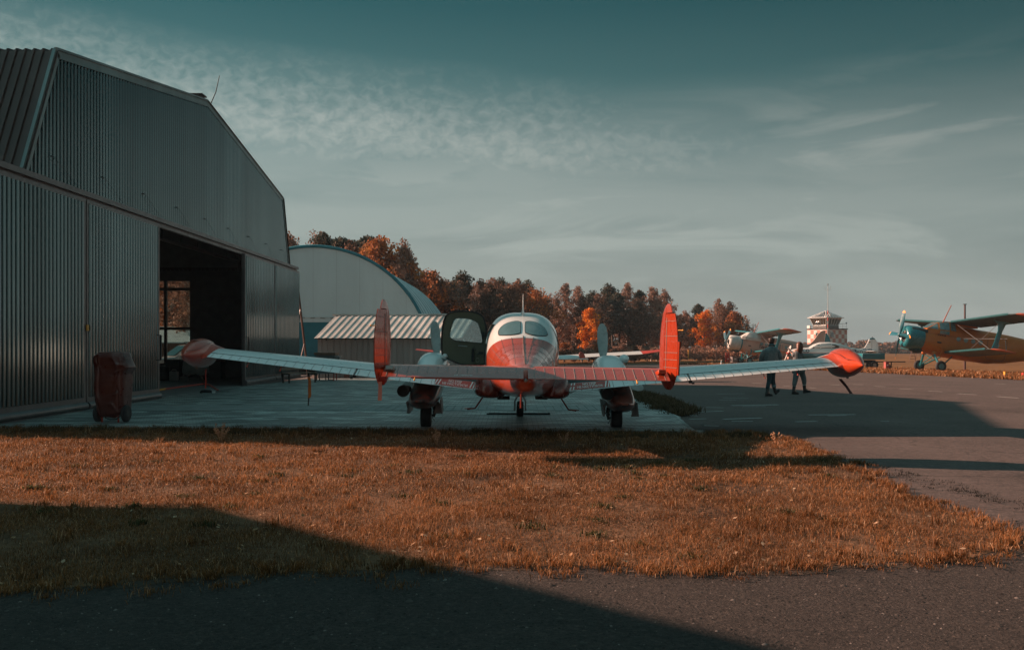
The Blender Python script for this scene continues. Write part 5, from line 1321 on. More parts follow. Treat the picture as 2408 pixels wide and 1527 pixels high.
# ================================================================== BIPLANES
def selipse(x, w, zt, zb, e=2.4, n=28, cy=0):
    zc = (zt+zb)/2; h = (zt-zb)/2; out = []
    for k in range(n):
        a = 2*PI*k/n; c, s = math.cos(a), math.sin(a)
        out.append((x, cy+w*math.copysign(abs(c)**(2/e), c), zc+h*math.copysign(abs(s)**(2/e), s)))
    return out
def foilx(y, x0, x1, z, th, n=9, camb=.02):
    c = x1-x0; ts = (1-np.cos(np.linspace(0, PI, n)))/2
    return [(x0+c*t, y, z+naca(t, th)*c+camb*c*math.sin(PI*t)) for t in ts]+[(x0+c*t, y, z-naca(t, th)*c*.7+camb*c*math.sin(PI*t)) for t in ts[::-1][1:-1]]
def biplane(loc_, yaw, pitch, body, cowlm, trim, wingm, tipm, blades_, tipb, label, name_txt, cover, finm, group=None, bladea=45):
    r = empty('biplane', loc_, label, 'aircraft', group, rot=(0, pitch, yaw))
    B = lambda mb, n, m, p=r, **k: mb.build(n, m, p, **k)
    # fuselage from firewall to tail
    S = [(1.55,.70,.66,-.80,2.2),(2.0,.78,.80,-.98,2.5),(2.6,.84,.98,-1.07,3.),(3.3,.88,1.18,-1.12,3.2),(5.,.88,1.25,-1.12,3.2),(6.6,.86,1.25,-1.08,3.),(8.,.70,1.22,-.85,2.6),(9.6,.46,1.12,-.42,2.3),(11.,.24,1.0,0.05,2.),(12.,.08,.92,.4,2.)]
    Sa = np.array(S); mb = MB(); mb.loft([selipse(x, *[float(np.interp(x, Sa[:, 0], Sa[:, i])) for i in (1, 2, 3, 4)]) for x in np.linspace(1.55, 12, 40)]); fus_ = B(mb, 'fuselage', body, smooth=50)
    def side(x, z, o=.01, s=-1):
        w_, zt_, zb_, e_ = [float(np.interp(x, Sa[:, 0], Sa[:, i])) for i in (1, 2, 3, 4)]; zc = (zt_+zb_)/2; h = (zt_-zb_)/2; u = min(.98, abs(z-zc)/h)
        return Vector((x, s*(w_*(1-u**e_)**(1/e_)+o), z))
    # cowling, propeller
    mb = MB(); mb.lathe((0, 0, -.05), (1, 0, 0), [(.36,.42),(.28,.54),(.27,.64),(.33,.76),(.52,.84),(1.1,.87),(1.55,.84),(1.62,.74)], 28, caps=False); cw = B(mb, 'engine_cowling', cowlm, smooth=50)
    mb = MB(); mb.lathe((0, 0, -.05), (1, 0, 0), [(.45,.001),(.45,.60)], 24, caps=False)
    for k in range(9):
        a = k*2*PI/9; mb.bar((.44, .25*math.cos(a), -.05+.25*math.sin(a)), (.44, .55*math.cos(a), -.05+.55*math.sin(a)), .09, n=6)
    mb.lathe((0, 0, -.05), (1, 0, 0), [(.2,.1),(.3,.22),(.45,.26)], 14); B(mb, 'radial_engine', DARK, cw)
    mb = MB(); mb.ell((1.35, -.10, -.92), (.42, .28, .2), 14, 10); mb.ell((.95, -.1, -.88), (.16, .2, .16), 12, 8); B(mb, 'oil_cooler', mat('cooler_dark', (.02,.05,.055), .5), cw)
    mb = MB(); mb.lathe((0, 0, 0), (1, 0, 0), [(-.16,.004),(-.12,.09),(.02,.15),(.2,.16),(.3,.1)], 16); hub = B(mb, 'propeller_hub', trim if not cover else STEEL)
    for k in range(4):
        a0 = R(bladea)+k*PI/2
        for t0, t1, mm in ((0, .9, blades_), (.9, 1., tipb)):
            mb = MB(); rings = []
            for r_, ch, tw_, th in ((.15,.07,70,.06),(.3,.10,60,.05),(.6,.16,48,.03),(1.,.17,38,.022),(1.4,.165,30,.016),(1.62,.14,26,.012),(1.62,.14,26,.012),(1.72,.11,25,.010),(1.79,.05,24,.006),(1.80,.01,24,.004)):
                pass
            R_ = [(.15,.07,70,.06),(.3,.10,60,.05),(.6,.16,48,.03),(1.,.17,38,.022),(1.4,.165,30,.016),(1.62,.14,26,.012)] if t0 == 0 else [(1.62,.142,26,.013),(1.72,.11,25,.010),(1.79,.05,24,.006),(1.80,.01,24,.004)]
            for r_, ch, tw_, th in R_:
                ca, sa = math.cos(a0), math.sin(a0); tw2 = R(tw_); rg_ = []
                for q in range(10):
                    an = 2*PI*q/10; u = ch*math.cos(an); v = th*math.sin(an); du = u*math.cos(tw2)-v*math.sin(tw2); dv = u*math.sin(tw2)+v*math.cos(tw2)
                    rg_.append((.02+dv, ca*r_-sa*du, sa*r_+ca*du))
                rings.append(rg_)
            mb.loft(rings)
            if t0 == 0: bl = B(mb, 'propeller_blade', mm, hub, smooth=60)
            else: B(mb, 'blade_tip', mm, bl, smooth=60)
    # cockpit
    mb = MB(); x0, x1, x2, x3 = 1.75, 2.45, 3.25, 4.1
    prof = [(x0, .72), (x1, 1.32), (x2, 1.42), (x3, 1.32)]
    fr = lambda x, z, w_: [(x, -w_, .45), (x, -w_*1.02, .75), (x, -w_*.62, z), (x, w_*.62, z), (x, w_*1.02, .75), (x, w_, .45)]
    mb.loft([fr(1.72, .74, .60), fr(x1, 1.30, .86), fr(x2, 1.43, .95), fr(x3, 1.34, .88)], closed=True)
    if cover:
        B(mb, 'cockpit_fairing', body, smooth=30)
        mb = MB(); rg = random.Random(4)
        mb.loft([[Vector(q)*1.0+Vector((0, (q[1])*.08+rg.uniform(-.02, .02), .05+rg.uniform(-.03, .02))) for q in fr(x, z, w_)] for x, z, w_ in ((1.62,.70,.62),(2.0,1.02,.78),(2.45,1.36,.9),(2.9,1.42,.96),(3.3,1.46,.98),(3.75,1.42,.95))]); B(mb, 'cockpit_cover', mat('pale_tarpaulin', (.52,.50,.47), .8, var=.15, bmp=.5, bscale=5), smooth=0)
        mb = MB(); mb.lathe((0, 0, -.05), (1, 0, 0), [(.34,.3),(.32,.6),(.40,.73),(.6,.79),(1.2,.82),(1.62,.80),(1.66,.76)], 24, caps=False); mb.bar((1.7, -.85, .3), (1.85, -.84, -.25), .012, n=4); B(mb, 'engine_cover', _M['pale_tarpaulin'], cw, smooth=30)
        B(MB().lathe((1.66, 0, -.05), (1, 0, 0), [(-.02,.79),(.0,.83),(.1,.84),(.12,.8)], 28, caps=False), 'cowl_ring', trim, cw)
    else:
        ck = B(mb, 'cockpit_fairing', body, smooth=30)
        q = lambda a, b_, t: Vector(a).lerp(Vector(b_), t)
        mb = MB(); f0, f1, f2 = fr(1.72, .74, .60), fr(x1, 1.30, .86), fr(x2, 1.43, .95); f3 = fr(x3, 1.34, .88)
        def pane(a, b_, c, d, s=.86, o=(0,0,0)):
            m = (Vector(a)+Vector(b_)+Vector(c)+Vector(d))/4; mb.add([m+(Vector(p)-m)*s+Vector(o) for p in (a, b_, c, d)], [(0,1,2,3)])
        for k in range(2):   # windscreen panes, left and right of centre
            a, b_ = (f0[2], f0[3]); c, d = (f1[3], f1[2]); t0, t1 = k/2, (k+1)/2
            pane(q(a, b_, t0), q(a, b_, t1), q(d, c, t1), q(d, c, t0), .84, (-.012, 0, .012))
        for s in (0, 1):
            i1, i2 = (1, 2) if s == 0 else (4, 3); oy = -.015 if s == 0 else .015
            pane(f0[i1], f1[i1], f1[i2], f0[i2], .82, (-.01, oy, .01)); pane(f1[i1], f2[i1], f2[i2], f1[i2], .86, (0, oy, .01)); pane(f2[i1], q(f2[i1], f3[i1], .55), q(f2[i2], f3[i2], .55), f2[i2], .84, (0, oy, .01))
            j = 0 if s == 0 else 5; pane(f1[j], f2[j], f2[i1], f1[i1], .84, (0, oy*1.3, 0))
        B(mb, 'cockpit_window', mat('cockpit_glass', (.12,.20,.21), .08, var=.4, coat=1.), ck, smooth=0)
        B(MB().loft([selipse(x, .62+.06*(x-.7)/1., .72+.0*(x), .30, 2.4) for x in (.62, 1.2, 1.75)]), 'antiglare_panel', mat('matt_black_panel', (.03,.035,.035), .7), cw)
    # wings
    def wingset(root_y, tip_y, x0, c, z, dih, th, nm, flapdroop=.0):
        for s in (-1, 1):
            mb = MB(); rings = []
            for k, t in enumerate(np.linspace(0, 1, 8)):
                y = root_y+(tip_y-root_y)*t; sh = 1. if t < .93 else .93
                rings.append(foilx(s*y, x0+(0 if t < .9 else (t-.9)*1.2), x0+c*(1 if t < .9 else 1-(t-.9)*.3), z+dih*t, th))
            mb.loft(rings); w_ = B(mb, nm, wingm, smooth=50)
            yt = tip_y; mb = MB(); mb.loft([foilx(s*yt, x0+.12, x0+c*.97, z+dih, th), foilx(s*(yt+.22), x0+.3, x0+c*.9, z+dih+.01, th*.75), foilx(s*(yt+.34), x0+.7, x0+c*.7, z+dih+.02, th*.3)]); B(mb, 'wing_tip', tipm, w_, smooth=60)
            mb = MB(); mb.loft([[(x0-.01+.09*(1-math.cos(a)), s*(root_y+(tip_y-root_y)*t), z+dih*t+.02*c+ .085*math.sin(a)) for a in np.linspace(-1.5, 1.5, 7)] for t in np.linspace(.02, .92, 6)], False, closed=False); B(mb, 'leading_edge', trim if cover else mat('dark_teal_edge', (.012,.08,.09), .4), w_)
            if nm == 'upper_wing':
                mb = MB()
                for k in range(7):
                    y = s*(1.4+k*1.05); mb.box((x0+c*.72, y, z+dih*abs(y)/tip_y-.12), (.35, .05, .08))
                B(mb, 'flap_bracket', DARK, w_, smooth=0)
    wingset(.45, 8.75, 3.28, 2.4, 1.42, .38, .11, 'upper_wing'); wingset(.80, 6.8, 3.05, 1.95, -.82, .30, .10, 'lower_wing')
    B(MB().box((4.3, 0, 1.36), (2.2, 1.2, .16)), 'wing_centre_section', body, bevel=.06)
    for s in (-1, 1):
        yy = s*5.6; mb = MB(); mb.loft([[(x0+.5*w_*math.cos(a), yy+.05*math.sin(a), z) for a in np.linspace(0, 2*PI, 13)[:-1]] for x0, w_, z in ((4.15,1.3,-.60),(4.1,.5,-.45),(4.15,.36,0),(4.3,.34,.9),(4.35,.55,1.35),(4.4,1.4,1.55))]); B(mb, 'interplane_strut', trim, smooth=50)
        mb = MB(); mb.bar((3.7, s*.9, 1.3), (4.0, yy, -.55), .016, n=5); mb.bar((4.5, s*.9, -.75), (4.2, yy*.98, 1.4), .016, n=5); mb.bar((4.0, s*1.2, .35), (4.6, s*6.1, .4), .02, n=5); mb.bar((4.9, s*5.75, -.6), (4.7, s*5.7, .3), .02, n=5)
        B(mb, 'bracing_wire', STEEL, smooth=0)
    # gear
    for s in (-1, 1):
        ax_, az_ = 2.57, -1.87; mb = MB(); mb.lathe((ax_, s*1.68, az_), (0, 1, 0), [(-.12,.2),(-.12,.3),(-.09,.37),(0,.40),(.09,.37),(.12,.3),(.12,.2)], 24); ty = B(mb, 'tyre', BLACK, smooth=50)
        B(MB().lathe((ax_, s*1.68, az_), (0, 1, 0), [(-.125,.04),(-.125,.2),(-.1,.22),(.1,.22),(.125,.2),(.125,.04)], 18), 'wheel_hub', trim, ty)
        mb = MB(); mb.bar((ax_+.02, s*1.5, az_), (2.35, s*.78, -.98), .085, .075); mb.bar((ax_+.1, s*1.48, az_), (3.7, s*.8, -1.02), .05); mb.bar((ax_, s*1.45, az_+.05), (2.7, 0, -1.1), .035); mb.bar((2.35, s*.8, -1.0), (2.8, s*.2, -1.35), .03); B(mb, 'landing_gear_strut', trim)
        B(MB().ell((2.38, s*.8, -.96), (.2, .12, .14), 12, 8), 'strut_fairing', body, smooth=60)
    mb = MB(); mb.lathe((11.3, 0, -.18), (0, 1, 0), [(-.06,.08),(-.05,.19),(.05,.19),(.06,.08)], 16); B(mb, 'tail_wheel', BLACK); B(MB().bar((11.3, 0, -.15), (11.0, 0, .3), .05), 'tail_strut', trim)
    # windows, door outline, details on both sides
    for s in (-1, 1):
        for x in (3.95, 4.5, 5.05, 5.6, 6.85):
            c = side(x, .30, .012, s); mb = MB(); mb.lathe(c-Vector((0, s*.02, 0)), (0, s, 0), [(0,.19),(.012,.19),(.014,.165)], 20); w_ = B(mb, 'porthole', trim if cover else body)
            mb = MB(); mb.lathe(c-Vector((0, s*.02, 0)), (0, s, 0), [(.013,.165),(.016,.16)], 20); B(mb, 'glass', mat('porthole_glass', (.16,.30,.32), .1, coat=1.), w_)
        mb = MB(); dp_ = [(6.25, .85), (7.5, .85), (7.62, .7), (7.62, -.6), (7.5, -.75), (6.25, -.75), (6.12, -.6), (6.12, .7), (6.25, .85)]
        pts_ = []
        for a, b_ in zip(dp_[:-1], dp_[1:]):
            for t in np.linspace(0, 1, 5)[:-1]: pts_.append(side(a[0]+(b_[0]-a[0])*t, a[1]+(b_[1]-a[1])*t, .008, s))
        mb.tube(pts_+[pts_[0]], .035 if cover else .012, 5, caps=False); B(mb, 'cargo_door_edge', trim if cover else DARK)
        B(MB().box(side(2.6, -.15, .02, s), (.3, .06, .1)), 'side_vent', DARK, bevel=.01)
    if name_txt:
        vs, fs = text_geo(name_txt[0], name_txt[1], shear=name_txt[4], bold=.01); mb = MB(); mb.add([side(name_txt[2]+v.x, name_txt[3]+v.y, .012) for v in vs], fs); B(mb, 'lettering', DARK, smooth=0)
    # tail
    mb = MB(); F_ = [(9.3,.95),(9.9,1.25),(10.3,1.8),(10.65,2.5),(10.9,2.85),(11.2,3.0),(11.5,3.02),(11.5,.6),(9.3,.9)]
    mb.plate([(x, -.06, z) for x, z in F_], (0, .12, 0)); B(mb, 'tail_fin', body, bevel=.04, smooth=50)
    mb = MB(); F_ = [(11.53,2.75),(11.7,2.72),(12.05,2.3),(12.3,1.8),(12.42,1.2),(12.4,.7),(12.2,.35),(11.53,.3)]
    mb.plate([(x, -.05, z) for x, z in F_], (0, .10, 0)); B(mb, 'rudder', finm, bevel=.03)
    for s in (-1, 1):
        mb = MB(); mb.loft([foilx(s*y, 10.6+.12*(y-.2), 12.2-.05*y, .95, .07) for y in (.1, 1.5, 3., 3.4)]); B(mb, 'tailplane', wingm, smooth=50)
        B(MB().bar((10.9, s*.3, .15), (11.0, s*2.1, .9), .03), 'tailplane_strut', trim)
    mb = MB(); mb.bar((3.05, 0, 1.4), (3.55, .15, 2.75), .045, .03); B(mb, 'aerial_mast', mat('aerial_red', (.35,.09,.05), .6))
    mb = MB(); mb.tube([(2.9, -.7, -1.05), (2.92, -.82, -.75), (2.8, -.84, -.5)], [.09, .07, .06], 8); B(mb, 'exhaust_stub', trim if cover else body)
    return r
YBODY = mat('amber_paint', (.46,.13,.008), .4, var=.08, coat=.2, dirt=(.38,.11,.010)); TEAL2 = mat('turquoise_paint', (.015,.16,.19), .3, var=.12, coat=.6)
WUND = mat('grey_wing_fabric', (.06,.085,.085), .55, var=.2, scale=1.5); SAND = mat('sand_paint', (.56,.34,.27), .5, var=.08, scale=1, dirt=(.45,.28,.22)); TIPR = mat('faded_red', (.45,.10,.05), .5)
ORT = mat('orange_tip', (.8,.28,.02), .5)
pz = P(0, 786.6, 72.0).z
b1_ = biplane((28.1, 72.2, pz), R(3), R(9), YBODY, TEAL2, TEAL2, WUND, TIPR, mat('blade_teal', (.010,.12,.16), .5), ORT, 'amber biplane with turquoise engine and propeller parked on the grass at the right edge', ('АН-2', .26, 2.72, .42, 0), False, YBODY, 'biplanes on the apron', 5)
b2_ = biplane((24.7, 115, P(0, 801, 115).z), R(4), R(9), SAND, mat('cowl_cover', (.5,.5,.48), .7), TEALP, mat('light_wing', (.34,.33,.32), .6, var=.15), TIPR, mat('dark_teal_blade', (.03,.10,.13), .4), ORT, 'sand coloured biplane with pale covers over engine and cockpit, behind the two people', ('Таня', .42, 4.1, -.05, .3), True, TEALP, 'biplanes on the apron', 40)
mb = MB()
for s in (-1,):
    mb.box((3.0, -.895, .62), (.55, .02, .09)); mb.box((3.0, -.893, .53), (.55, .02, .09), mi=1)
mb.build('flag_mark', [TEALP, YELLOW], b2_, smooth=0)

# ================================================================== LOW WING SINGLE (white over teal)
yk = empty('light_aircraft', (25.55, 92, g(92)), 'white and teal single engine aircraft with dark letters on its rear fuselage', 'aircraft', None, rot=(0, R(0), R(2)))
m, nt, b = newmat('white_over_teal'); tc = nt.nodes.new('ShaderNodeTexCoord'); s = N(nt, 'ShaderNodeSeparateXYZ'); nt.links.new(tc.outputs['Object'], s.inputs[0])
ln = math_(nt, 'ADD', 1.33, math_(nt, 'MULTIPLY', s.outputs[0], -.012)); k = mapr(nt, math_(nt, 'SUBTRACT', ln, s.outputs[2]), -.005, .005)
c = mixc(nt, k, (.66,.68,.66), (.02,.19,.24)); st_ = math_(nt, 'LESS_THAN', math_(nt, 'ABSOLUTE', math_(nt, 'SUBTRACT', math_(nt, 'SUBTRACT', s.outputs[2], ln), .025)), .018); c = mixc(nt, st_, c, (.4,.12,.09))
nt.links.new(c, b.inputs['Base Color']); b.inputs['Roughness'].default_value = .35; b.inputs['Coat Weight'].default_value = .5; YKL = m
Sy = np.array([(0.1,.30,1.55,1.1),(.5,.48,1.72,.92),(1.4,.56,1.80,.76),(2.0,.58,1.86,.72),(2.6,.60,1.92,.70),(3.4,.60,1.98,.70),(4.6,.56,2.02,.74),(5.5,.44,1.88,.84),(6.6,.30,1.72,.96),(7.6,.18,1.62,1.08),(8.3,.06,1.5,1.2)])
mb = MB(); mb.loft([selipse(x, *[float(np.interp(x, Sy[:, 0], Sy[:, i])) for i in (1, 2, 3)], 2.5) for x in np.linspace(.1, 8.3, 34)]); mb.build('fuselage', YKL, yk)
mb = MB(); mb.loft([selipse(x, w_, zt_, 1.6, 2.6) for x, w_, zt_ in ((1.85,.45,1.80),(2.35,.52,2.14),(2.9,.55,2.32),(3.8,.55,2.34),(4.7,.5,2.2),(5.6,.34,1.92))]); cab = mb.build('cabin_roof', YKL, yk)
def ysd(x, z, s=-1, o=.012):
    C = ((1.85,.45,1.80),(2.35,.52,2.14),(2.9,.55,2.32),(3.8,.55,2.34),(4.7,.5,2.2),(5.6,.34,1.92)); w_ = float(np.interp(x, [q[0] for q in C], [q[1] for q in C])); zt_ = float(np.interp(x, [q[0] for q in C], [q[2] for q in C])); zc = (zt_+1.6)/2; h = (zt_-1.6)/2
    u = min(.97, abs(z-zc)/h); return Vector((x, s*(w_*(1-u**2.6)**(1/2.6)+o+.012), z))
for s_ in (-1, 1):
    for pl in ([(2.0,1.78),(2.45,2.10),(2.78,2.14),(2.78,1.78)], [(2.85,1.76),(2.85,2.16),(3.8,2.17),(3.8,1.76)], [(3.88,1.78),(3.88,2.14),(4.25,2.10),(4.6,1.95),(4.5,1.82),(4.3,1.78)]):
        mb = MB(); mb.add([ysd(x, z, s_) for x, z in pl], [tuple(range(len(pl)))]); mb.build('cabin_window', GLASSD, yk, smooth=0)
    mb = MB(); mb.tube([ysd(2.85, 1.74, s_), (2.85, s_*.60, 1.3), (3.85, s_*.60, 1.28), ysd(3.85, 1.76, s_)], .012, 4); mb.build('door_edge', DARK, yk)
def yfus(x, z, o=.012):
    w_, zt_, zb_ = [float(np.interp(x, Sy[:, 0], Sy[:, i])) for i in (1, 2, 3)]; zc = (zt_+zb_)/2; h = (zt_-zb_)/2; u = min(.97, abs(z-zc)/h); return Vector((x, -(w_*(1-u**2.5)**(1/2.5)+o), z))
for tx_, sz_, x_, z_ in (('UR-WIND', .50, 6.75, 1.50), ('ECO', .42, 1.35, 1.52)):
    vs, fs = text_geo(tx_, sz_, bold=.012); mb = MB(); mb.add([yfus(x_+v.x, z_+v.y) for v in vs], fs); mb.build('lettering', mat('navy_letters', (.02,.03,.06), .5), yk, smooth=0)
for s_ in (-1, 1):
    mb = MB(); mb.loft([foilx(s_*y, 2.35+.05*y, 4.05-.12*y, .86+.13*(y-.5), .13) for y in (.4, 2., 4., 5.2)]); w_ = mb.build('wing', WHITE, yk)
    mb = MB(); mb.loft([foilx(s_*5.2, 2.6, 3.45, 1.47, .12), foilx(s_*5.45, 2.75, 3.3, 1.5, .06)]); mb.build('wing_tip', TEALP, w_)
    mb = MB(); mb.loft([foilx(s_*y, 7.1+.08*y, 8.25-.03*y, 1.5, .07) for y in (.1, 1., 1.7)]); mb.build('tailplane', WHITE, yk)
    mb = MB(); mb.bar((7.7, s_*.15, 1.15), (7.75, s_*.9, 1.48), .02); mb.build('tailplane_strut', WHITE, yk)
mb = MB(); F_ = [(6.5,1.66),(7.1,1.82),(7.4,2.3),(7.55,2.62),(7.6,2.68),(8.0,2.70),(8.25,2.45),(8.42,2.0),(8.42,1.4),(8.2,1.0),(7.9,1.1),(7.8,1.5)]
mb.plate([(x, -.05, z) for x, z in F_], (0, .10, 0)); mb.build('tail_fin', WHITE, yk, bevel=.03)
mb = MB(); mb.plate([(x, -.056, z) for x, z in [(7.54,2.58),(7.6,2.70),(7.8,2.74),(8.0,2.72),(8.13,2.60)]], (0, .112, 0)); mb.build('fin_cap', TEALP, yk, smooth=0)
mb = MB(); mb.bar((7.75, -.056, 1.3), (7.8, -.056, 2.55), .01, n=4); mb.bar((7.85, 0, 2.7), (7.85, 0, 2.85), .03, n=6); mb.build('hinge_line', DARK, yk)
mb = MB(); mb.box((7.55, -.06, 2.35), (.2, .01, .05)); mb.box((7.55, -.06, 2.30), (.2, .01, .05), mi=1); mb.build('flag_mark', [TEALP, YELLOW], yk, smooth=0)
mb = MB(); mb.lathe((.1, 0, 1.32), (-1, 0, 0), [(0,.18),(.15,.15),(.3,.05),(.32,.004)], 14); sp3 = mb.build('spinner', RED, yk)
for a0 in (R(145), R(325)):
    mb = MB(); rings = []
    for r_, ch, th in ((.12,.06,.04),(.4,.1,.025),(.8,.12,.015),(1.1,.09,.01),(1.2,.02,.004)):
        rings.append([(-.08+th*math.sin(a)+.5*ch*math.cos(a)*.5, math.cos(a0)*r_-math.sin(a0)*ch*math.cos(a), 1.32+math.sin(a0)*r_+math.cos(a0)*ch*math.cos(a)) for a in np.linspace(0, 2*PI, 9)[:-1]])
    mb.loft(rings); mb.build('propeller_blade', WHITE, sp3)
for x_, y_, r_ in ((3.5,-1.5,.24),(3.5,1.5,.24),(1.0,0,.2)):
    mb = MB(); mb.lathe((x_, y_, r_), (0, 1, 0), [(-.07,.1),(-.06,r_),(.06,r_),(.07,.1)], 16); mb.build('wheel', BLACK, yk); MB().bar((x_, y_, r_), (x_+.1, y_, .95), .035).build('landing_gear_leg', STEEL, yk)

# ================================================================== WHITE LOW WING AIRCRAFT AHEAD
lw = empty('parked_light_aircraft', (1.2, 45.5, g(45.5)), 'white low wing aircraft with red wing tips, mostly hidden behind the big orange tail', 'aircraft')
for s_ in (-1, 1):
    def zz(y): return 1.0+.055*abs(y)+(.0 if s_ > 0 else .035*abs(y)/5)
    mb = MB(); secs = []
    for y in (.3, 2., 3.6, 4.7):
        q = foilx(0, -1.0, .55+.1*(4.7-y)/4, 0, .13); secs.append([(s_*y, -v[0]*1., zz(y)+v[2]) for v in q])
    mb.loft(secs); w_ = mb.build('wing', WHITE, lw)
    mb = MB(); secs = []
    for y in (4.7, 5.25, 5.6):
        q = foilx(0, -.95, .55-.3*(y-4.7), 0, .13-.06*(y-4.7)); secs.append([(s_*y, -v[0], zz(y)+.08*(y-4.7)+v[2]) for v in q])
    mb.loft(secs); mb.build('wing_tip', RED, w_)
mb = MB(); mb.loft([[(p[1], -p[0], p[2]) for p in selipse(x, w_, zt_, zb_)] for x, w_, zt_, zb_ in ((-3.2,.1,1.2,1.0),(-2.6,.38,1.4,.75),(-1.2,.5,1.6,.65),(0,.52,1.95,.62),(1.,.5,1.9,.65),(2.,.35,1.5,.75),(3.6,.15,1.25,.95))]); f_ = mb.build('fuselage', WHITE, lw); f_.rotation_euler = (0, 0, R(3))
mb = MB(); mb.plate([(x, -1.6, z) for x, z in ((1.78,1.05),(1.74,1.25),(1.8,1.36),(1.92,1.36),(2.02,1.2),(2.04,1.05))], (0, .05, 0)); f_ = mb.build('tail_fin', MAROON, lw, bevel=.02)
mb = MB(); mb.box((1.0, -1.6, 1.05), (2.3, .6, .05)); mb.build('tailplane', WHITE, lw, bevel=.02)
for x_, y_ in ((-1.2, 0), (1.2, 0), (.1, 2.2)):
    MB().lathe((x_-.05, y_, .2), (1, 0, 0), [(0,.1),(.01,.2),(.1,.2),(.11,.1)], 14).build('wheel', BLACK, lw); MB().bar((x_, y_, .2), (x_, y_, .8), .03).build('landing_gear_leg', STEEL, lw)
# ================================================================== PEOPLE
SKIN = mat('skin', (.42,.22,.15), .55, var=.06); LEATHER = mat('grey_leather', (.10,.115,.117), .3, var=.25, scale=5, coat=.25, bmp=.5, bscale=9)
JEANS = mat('dark_jeans', (.025,.045,.055), .85, var=.25, scale=8); GREYCL = mat('grey_cloth', (.13,.145,.15), .85, var=.15, scale=6, bmp=.3, bscale=14)
BOOT = mat('black_boot', (.02,.018,.018), .4, var=.2); HAIRB = mat('dark_brown_hair', (.045,.022,.014), .5, var=.3, scale=20); HAIRR = mat('auburn_hair', (.11,.032,.012), .45, var=.35, scale=20)
def skinned(name, V, E, Rd, m, parent, sub=2, root=0):
    me = bpy.data.meshes.new(name); me.from_pydata([tuple(v) for v in V], E, []); o = bpy.data.objects.new(name, me); COL.objects.link(o)
    md = o.modifiers.new('s', 'SKIN'); md.use_smooth_shade = True
    if not me.skin_vertices:
        bm = bmesh.new(); bm.from_mesh(me); bm.verts.layers.skin.verify(); bm.to_mesh(me); bm.free()
    for i, r in enumerate(Rd):
        rr = r if isinstance(r, tuple) else (r, r); me.skin_vertices[0].data[i].radius = rr; me.skin_vertices[0].data[i].use_root = (i == root)
    s = o.modifiers.new('u', 'SUBSURF'); s.levels = sub; s.render_levels = sub
    dg = bpy.context.evaluated_depsgraph_get(); dg.update(); m2 = bpy.data.meshes.new_from_object(o.evaluated_get(dg)); m2.name = name
    bpy.data.objects.remove(o); bpy.data.meshes.remove(me); m2.materials.clear(); m2.materials.append(m)
    m2.polygons.foreach_set('use_smooth', [True]*len(m2.polygons))
    r = bpy.data.objects.new(name, m2); COL.objects.link(r); r.parent = parent; return r
def C2(x, y, dy=0., Y=30.4, o=Vector((0,0,0))):
    return P((3000+x/5.088)/1.7017, (1300+y/5.088)/1.7017, Y+0)+Vector((0, dy, 0))-o
def hand(V, E, Rr, wrist, i0, d, side):
    # palm and five fingers, curled; d = pointing direction, side = thumb side
    d = d.normalized(); side = side.normalized(); n = d.cross(side).normalized(); base = len(V); palm = wrist+d*.055
    V.append(palm); E.append((i0, base)); Rr.append((.026, .016))
    for k, (o_, l) in enumerate(((-.027,.055),(-.009,.068),(.009,.072),(.027,.064))):
        a = len(V); V.append(palm+d*.03+side*o_); V.append(palm+d*(.03+l*.55)+side*o_+n*.012); V.append(palm+d*(.03+l*.8)+side*o_+n*.035)
        E += [(base, a), (a, a+1), (a+1, a+2)]; Rr += [.0095, .0088, .0075]
    a = len(V); V.append(palm-d*.02+side*.04); V.append(palm+d*.015+side*.062+n*.01); E += [(base, a), (a, a+1)]; Rr += [.011, .009]
def person(name, J, label, face, hands, hand_dirs):
    root_pt = Vector(((J['aL'].x+J['aR'].x)/2, (J['aL'].y+J['aR'].y)/2, 0))
    r = empty('person', root_pt, label, 'person'); r.name = 'person'
    L = {k: v-root_pt for k, v in J.items()}
    V = [L['pelvis'], L['belly'], L['chest'], L['neck'], L['headb'], L['head'], L['top'], L['sL'], L['eL'], L['wL'], L['sR'], L['eR'], L['wR'], L['hL'], L['kL'], L['aL'], L['tL'], L['hR'], L['kR'], L['aR'], L['tR']]
    E = [(0,1),(1,2),(2,3),(3,4),(4,5),(5,6),(2,7),(7,8),(8,9),(2,10),(10,11),(11,12),(0,13),(13,14),(14,15),(15,16),(0,17),(17,18),(18,19),(19,20)]
    Rr = [(.13,.10),(.125,.10),(.14,.11),.055,.07,(.088,.10),(.062,.075),.06,.042,.028,.06,.042,.028,.08,.055,.038,.035,.08,.055,.038,.035]
    for (w_, i0), dd in zip((('wL', 9), ('wR', 12)), hand_dirs): hand(V, E, Rr, L[w_], i0, dd[0], dd[1])
    body = skinned('body', V, E, Rr, SKIN, r)
    f = face.normalized(); s = f.cross(Vector((0,0,1))).normalized(); h = L['head']
    mb = MB(); mb.ell(h+f*.098+Vector((0,0,-.012)), (.014,.018,.024), 8, 6)
    for q in (-1, 1): mb.ell(h+s*q*.088+Vector((0,0,-.012)), (.014,.02,.032), 8, 6)
    mb.build('ears_and_nose', SKIN, body)
    mb = MB()
    for q in (-1, 1): mb.ell(h+f*.088+s*q*.032+Vector((0,0,.012)), (.012,.012,.008), 8, 6)
    mb.build('eyes', DARK, body)
    mb = MB(); mb.ell(h+f*.088+Vector((0,0,-.055)), (.022,.022,.008), 8, 5); mb.build('mouth', MAROON, body)
    return r, L
o0 = Vector((0,0,0))
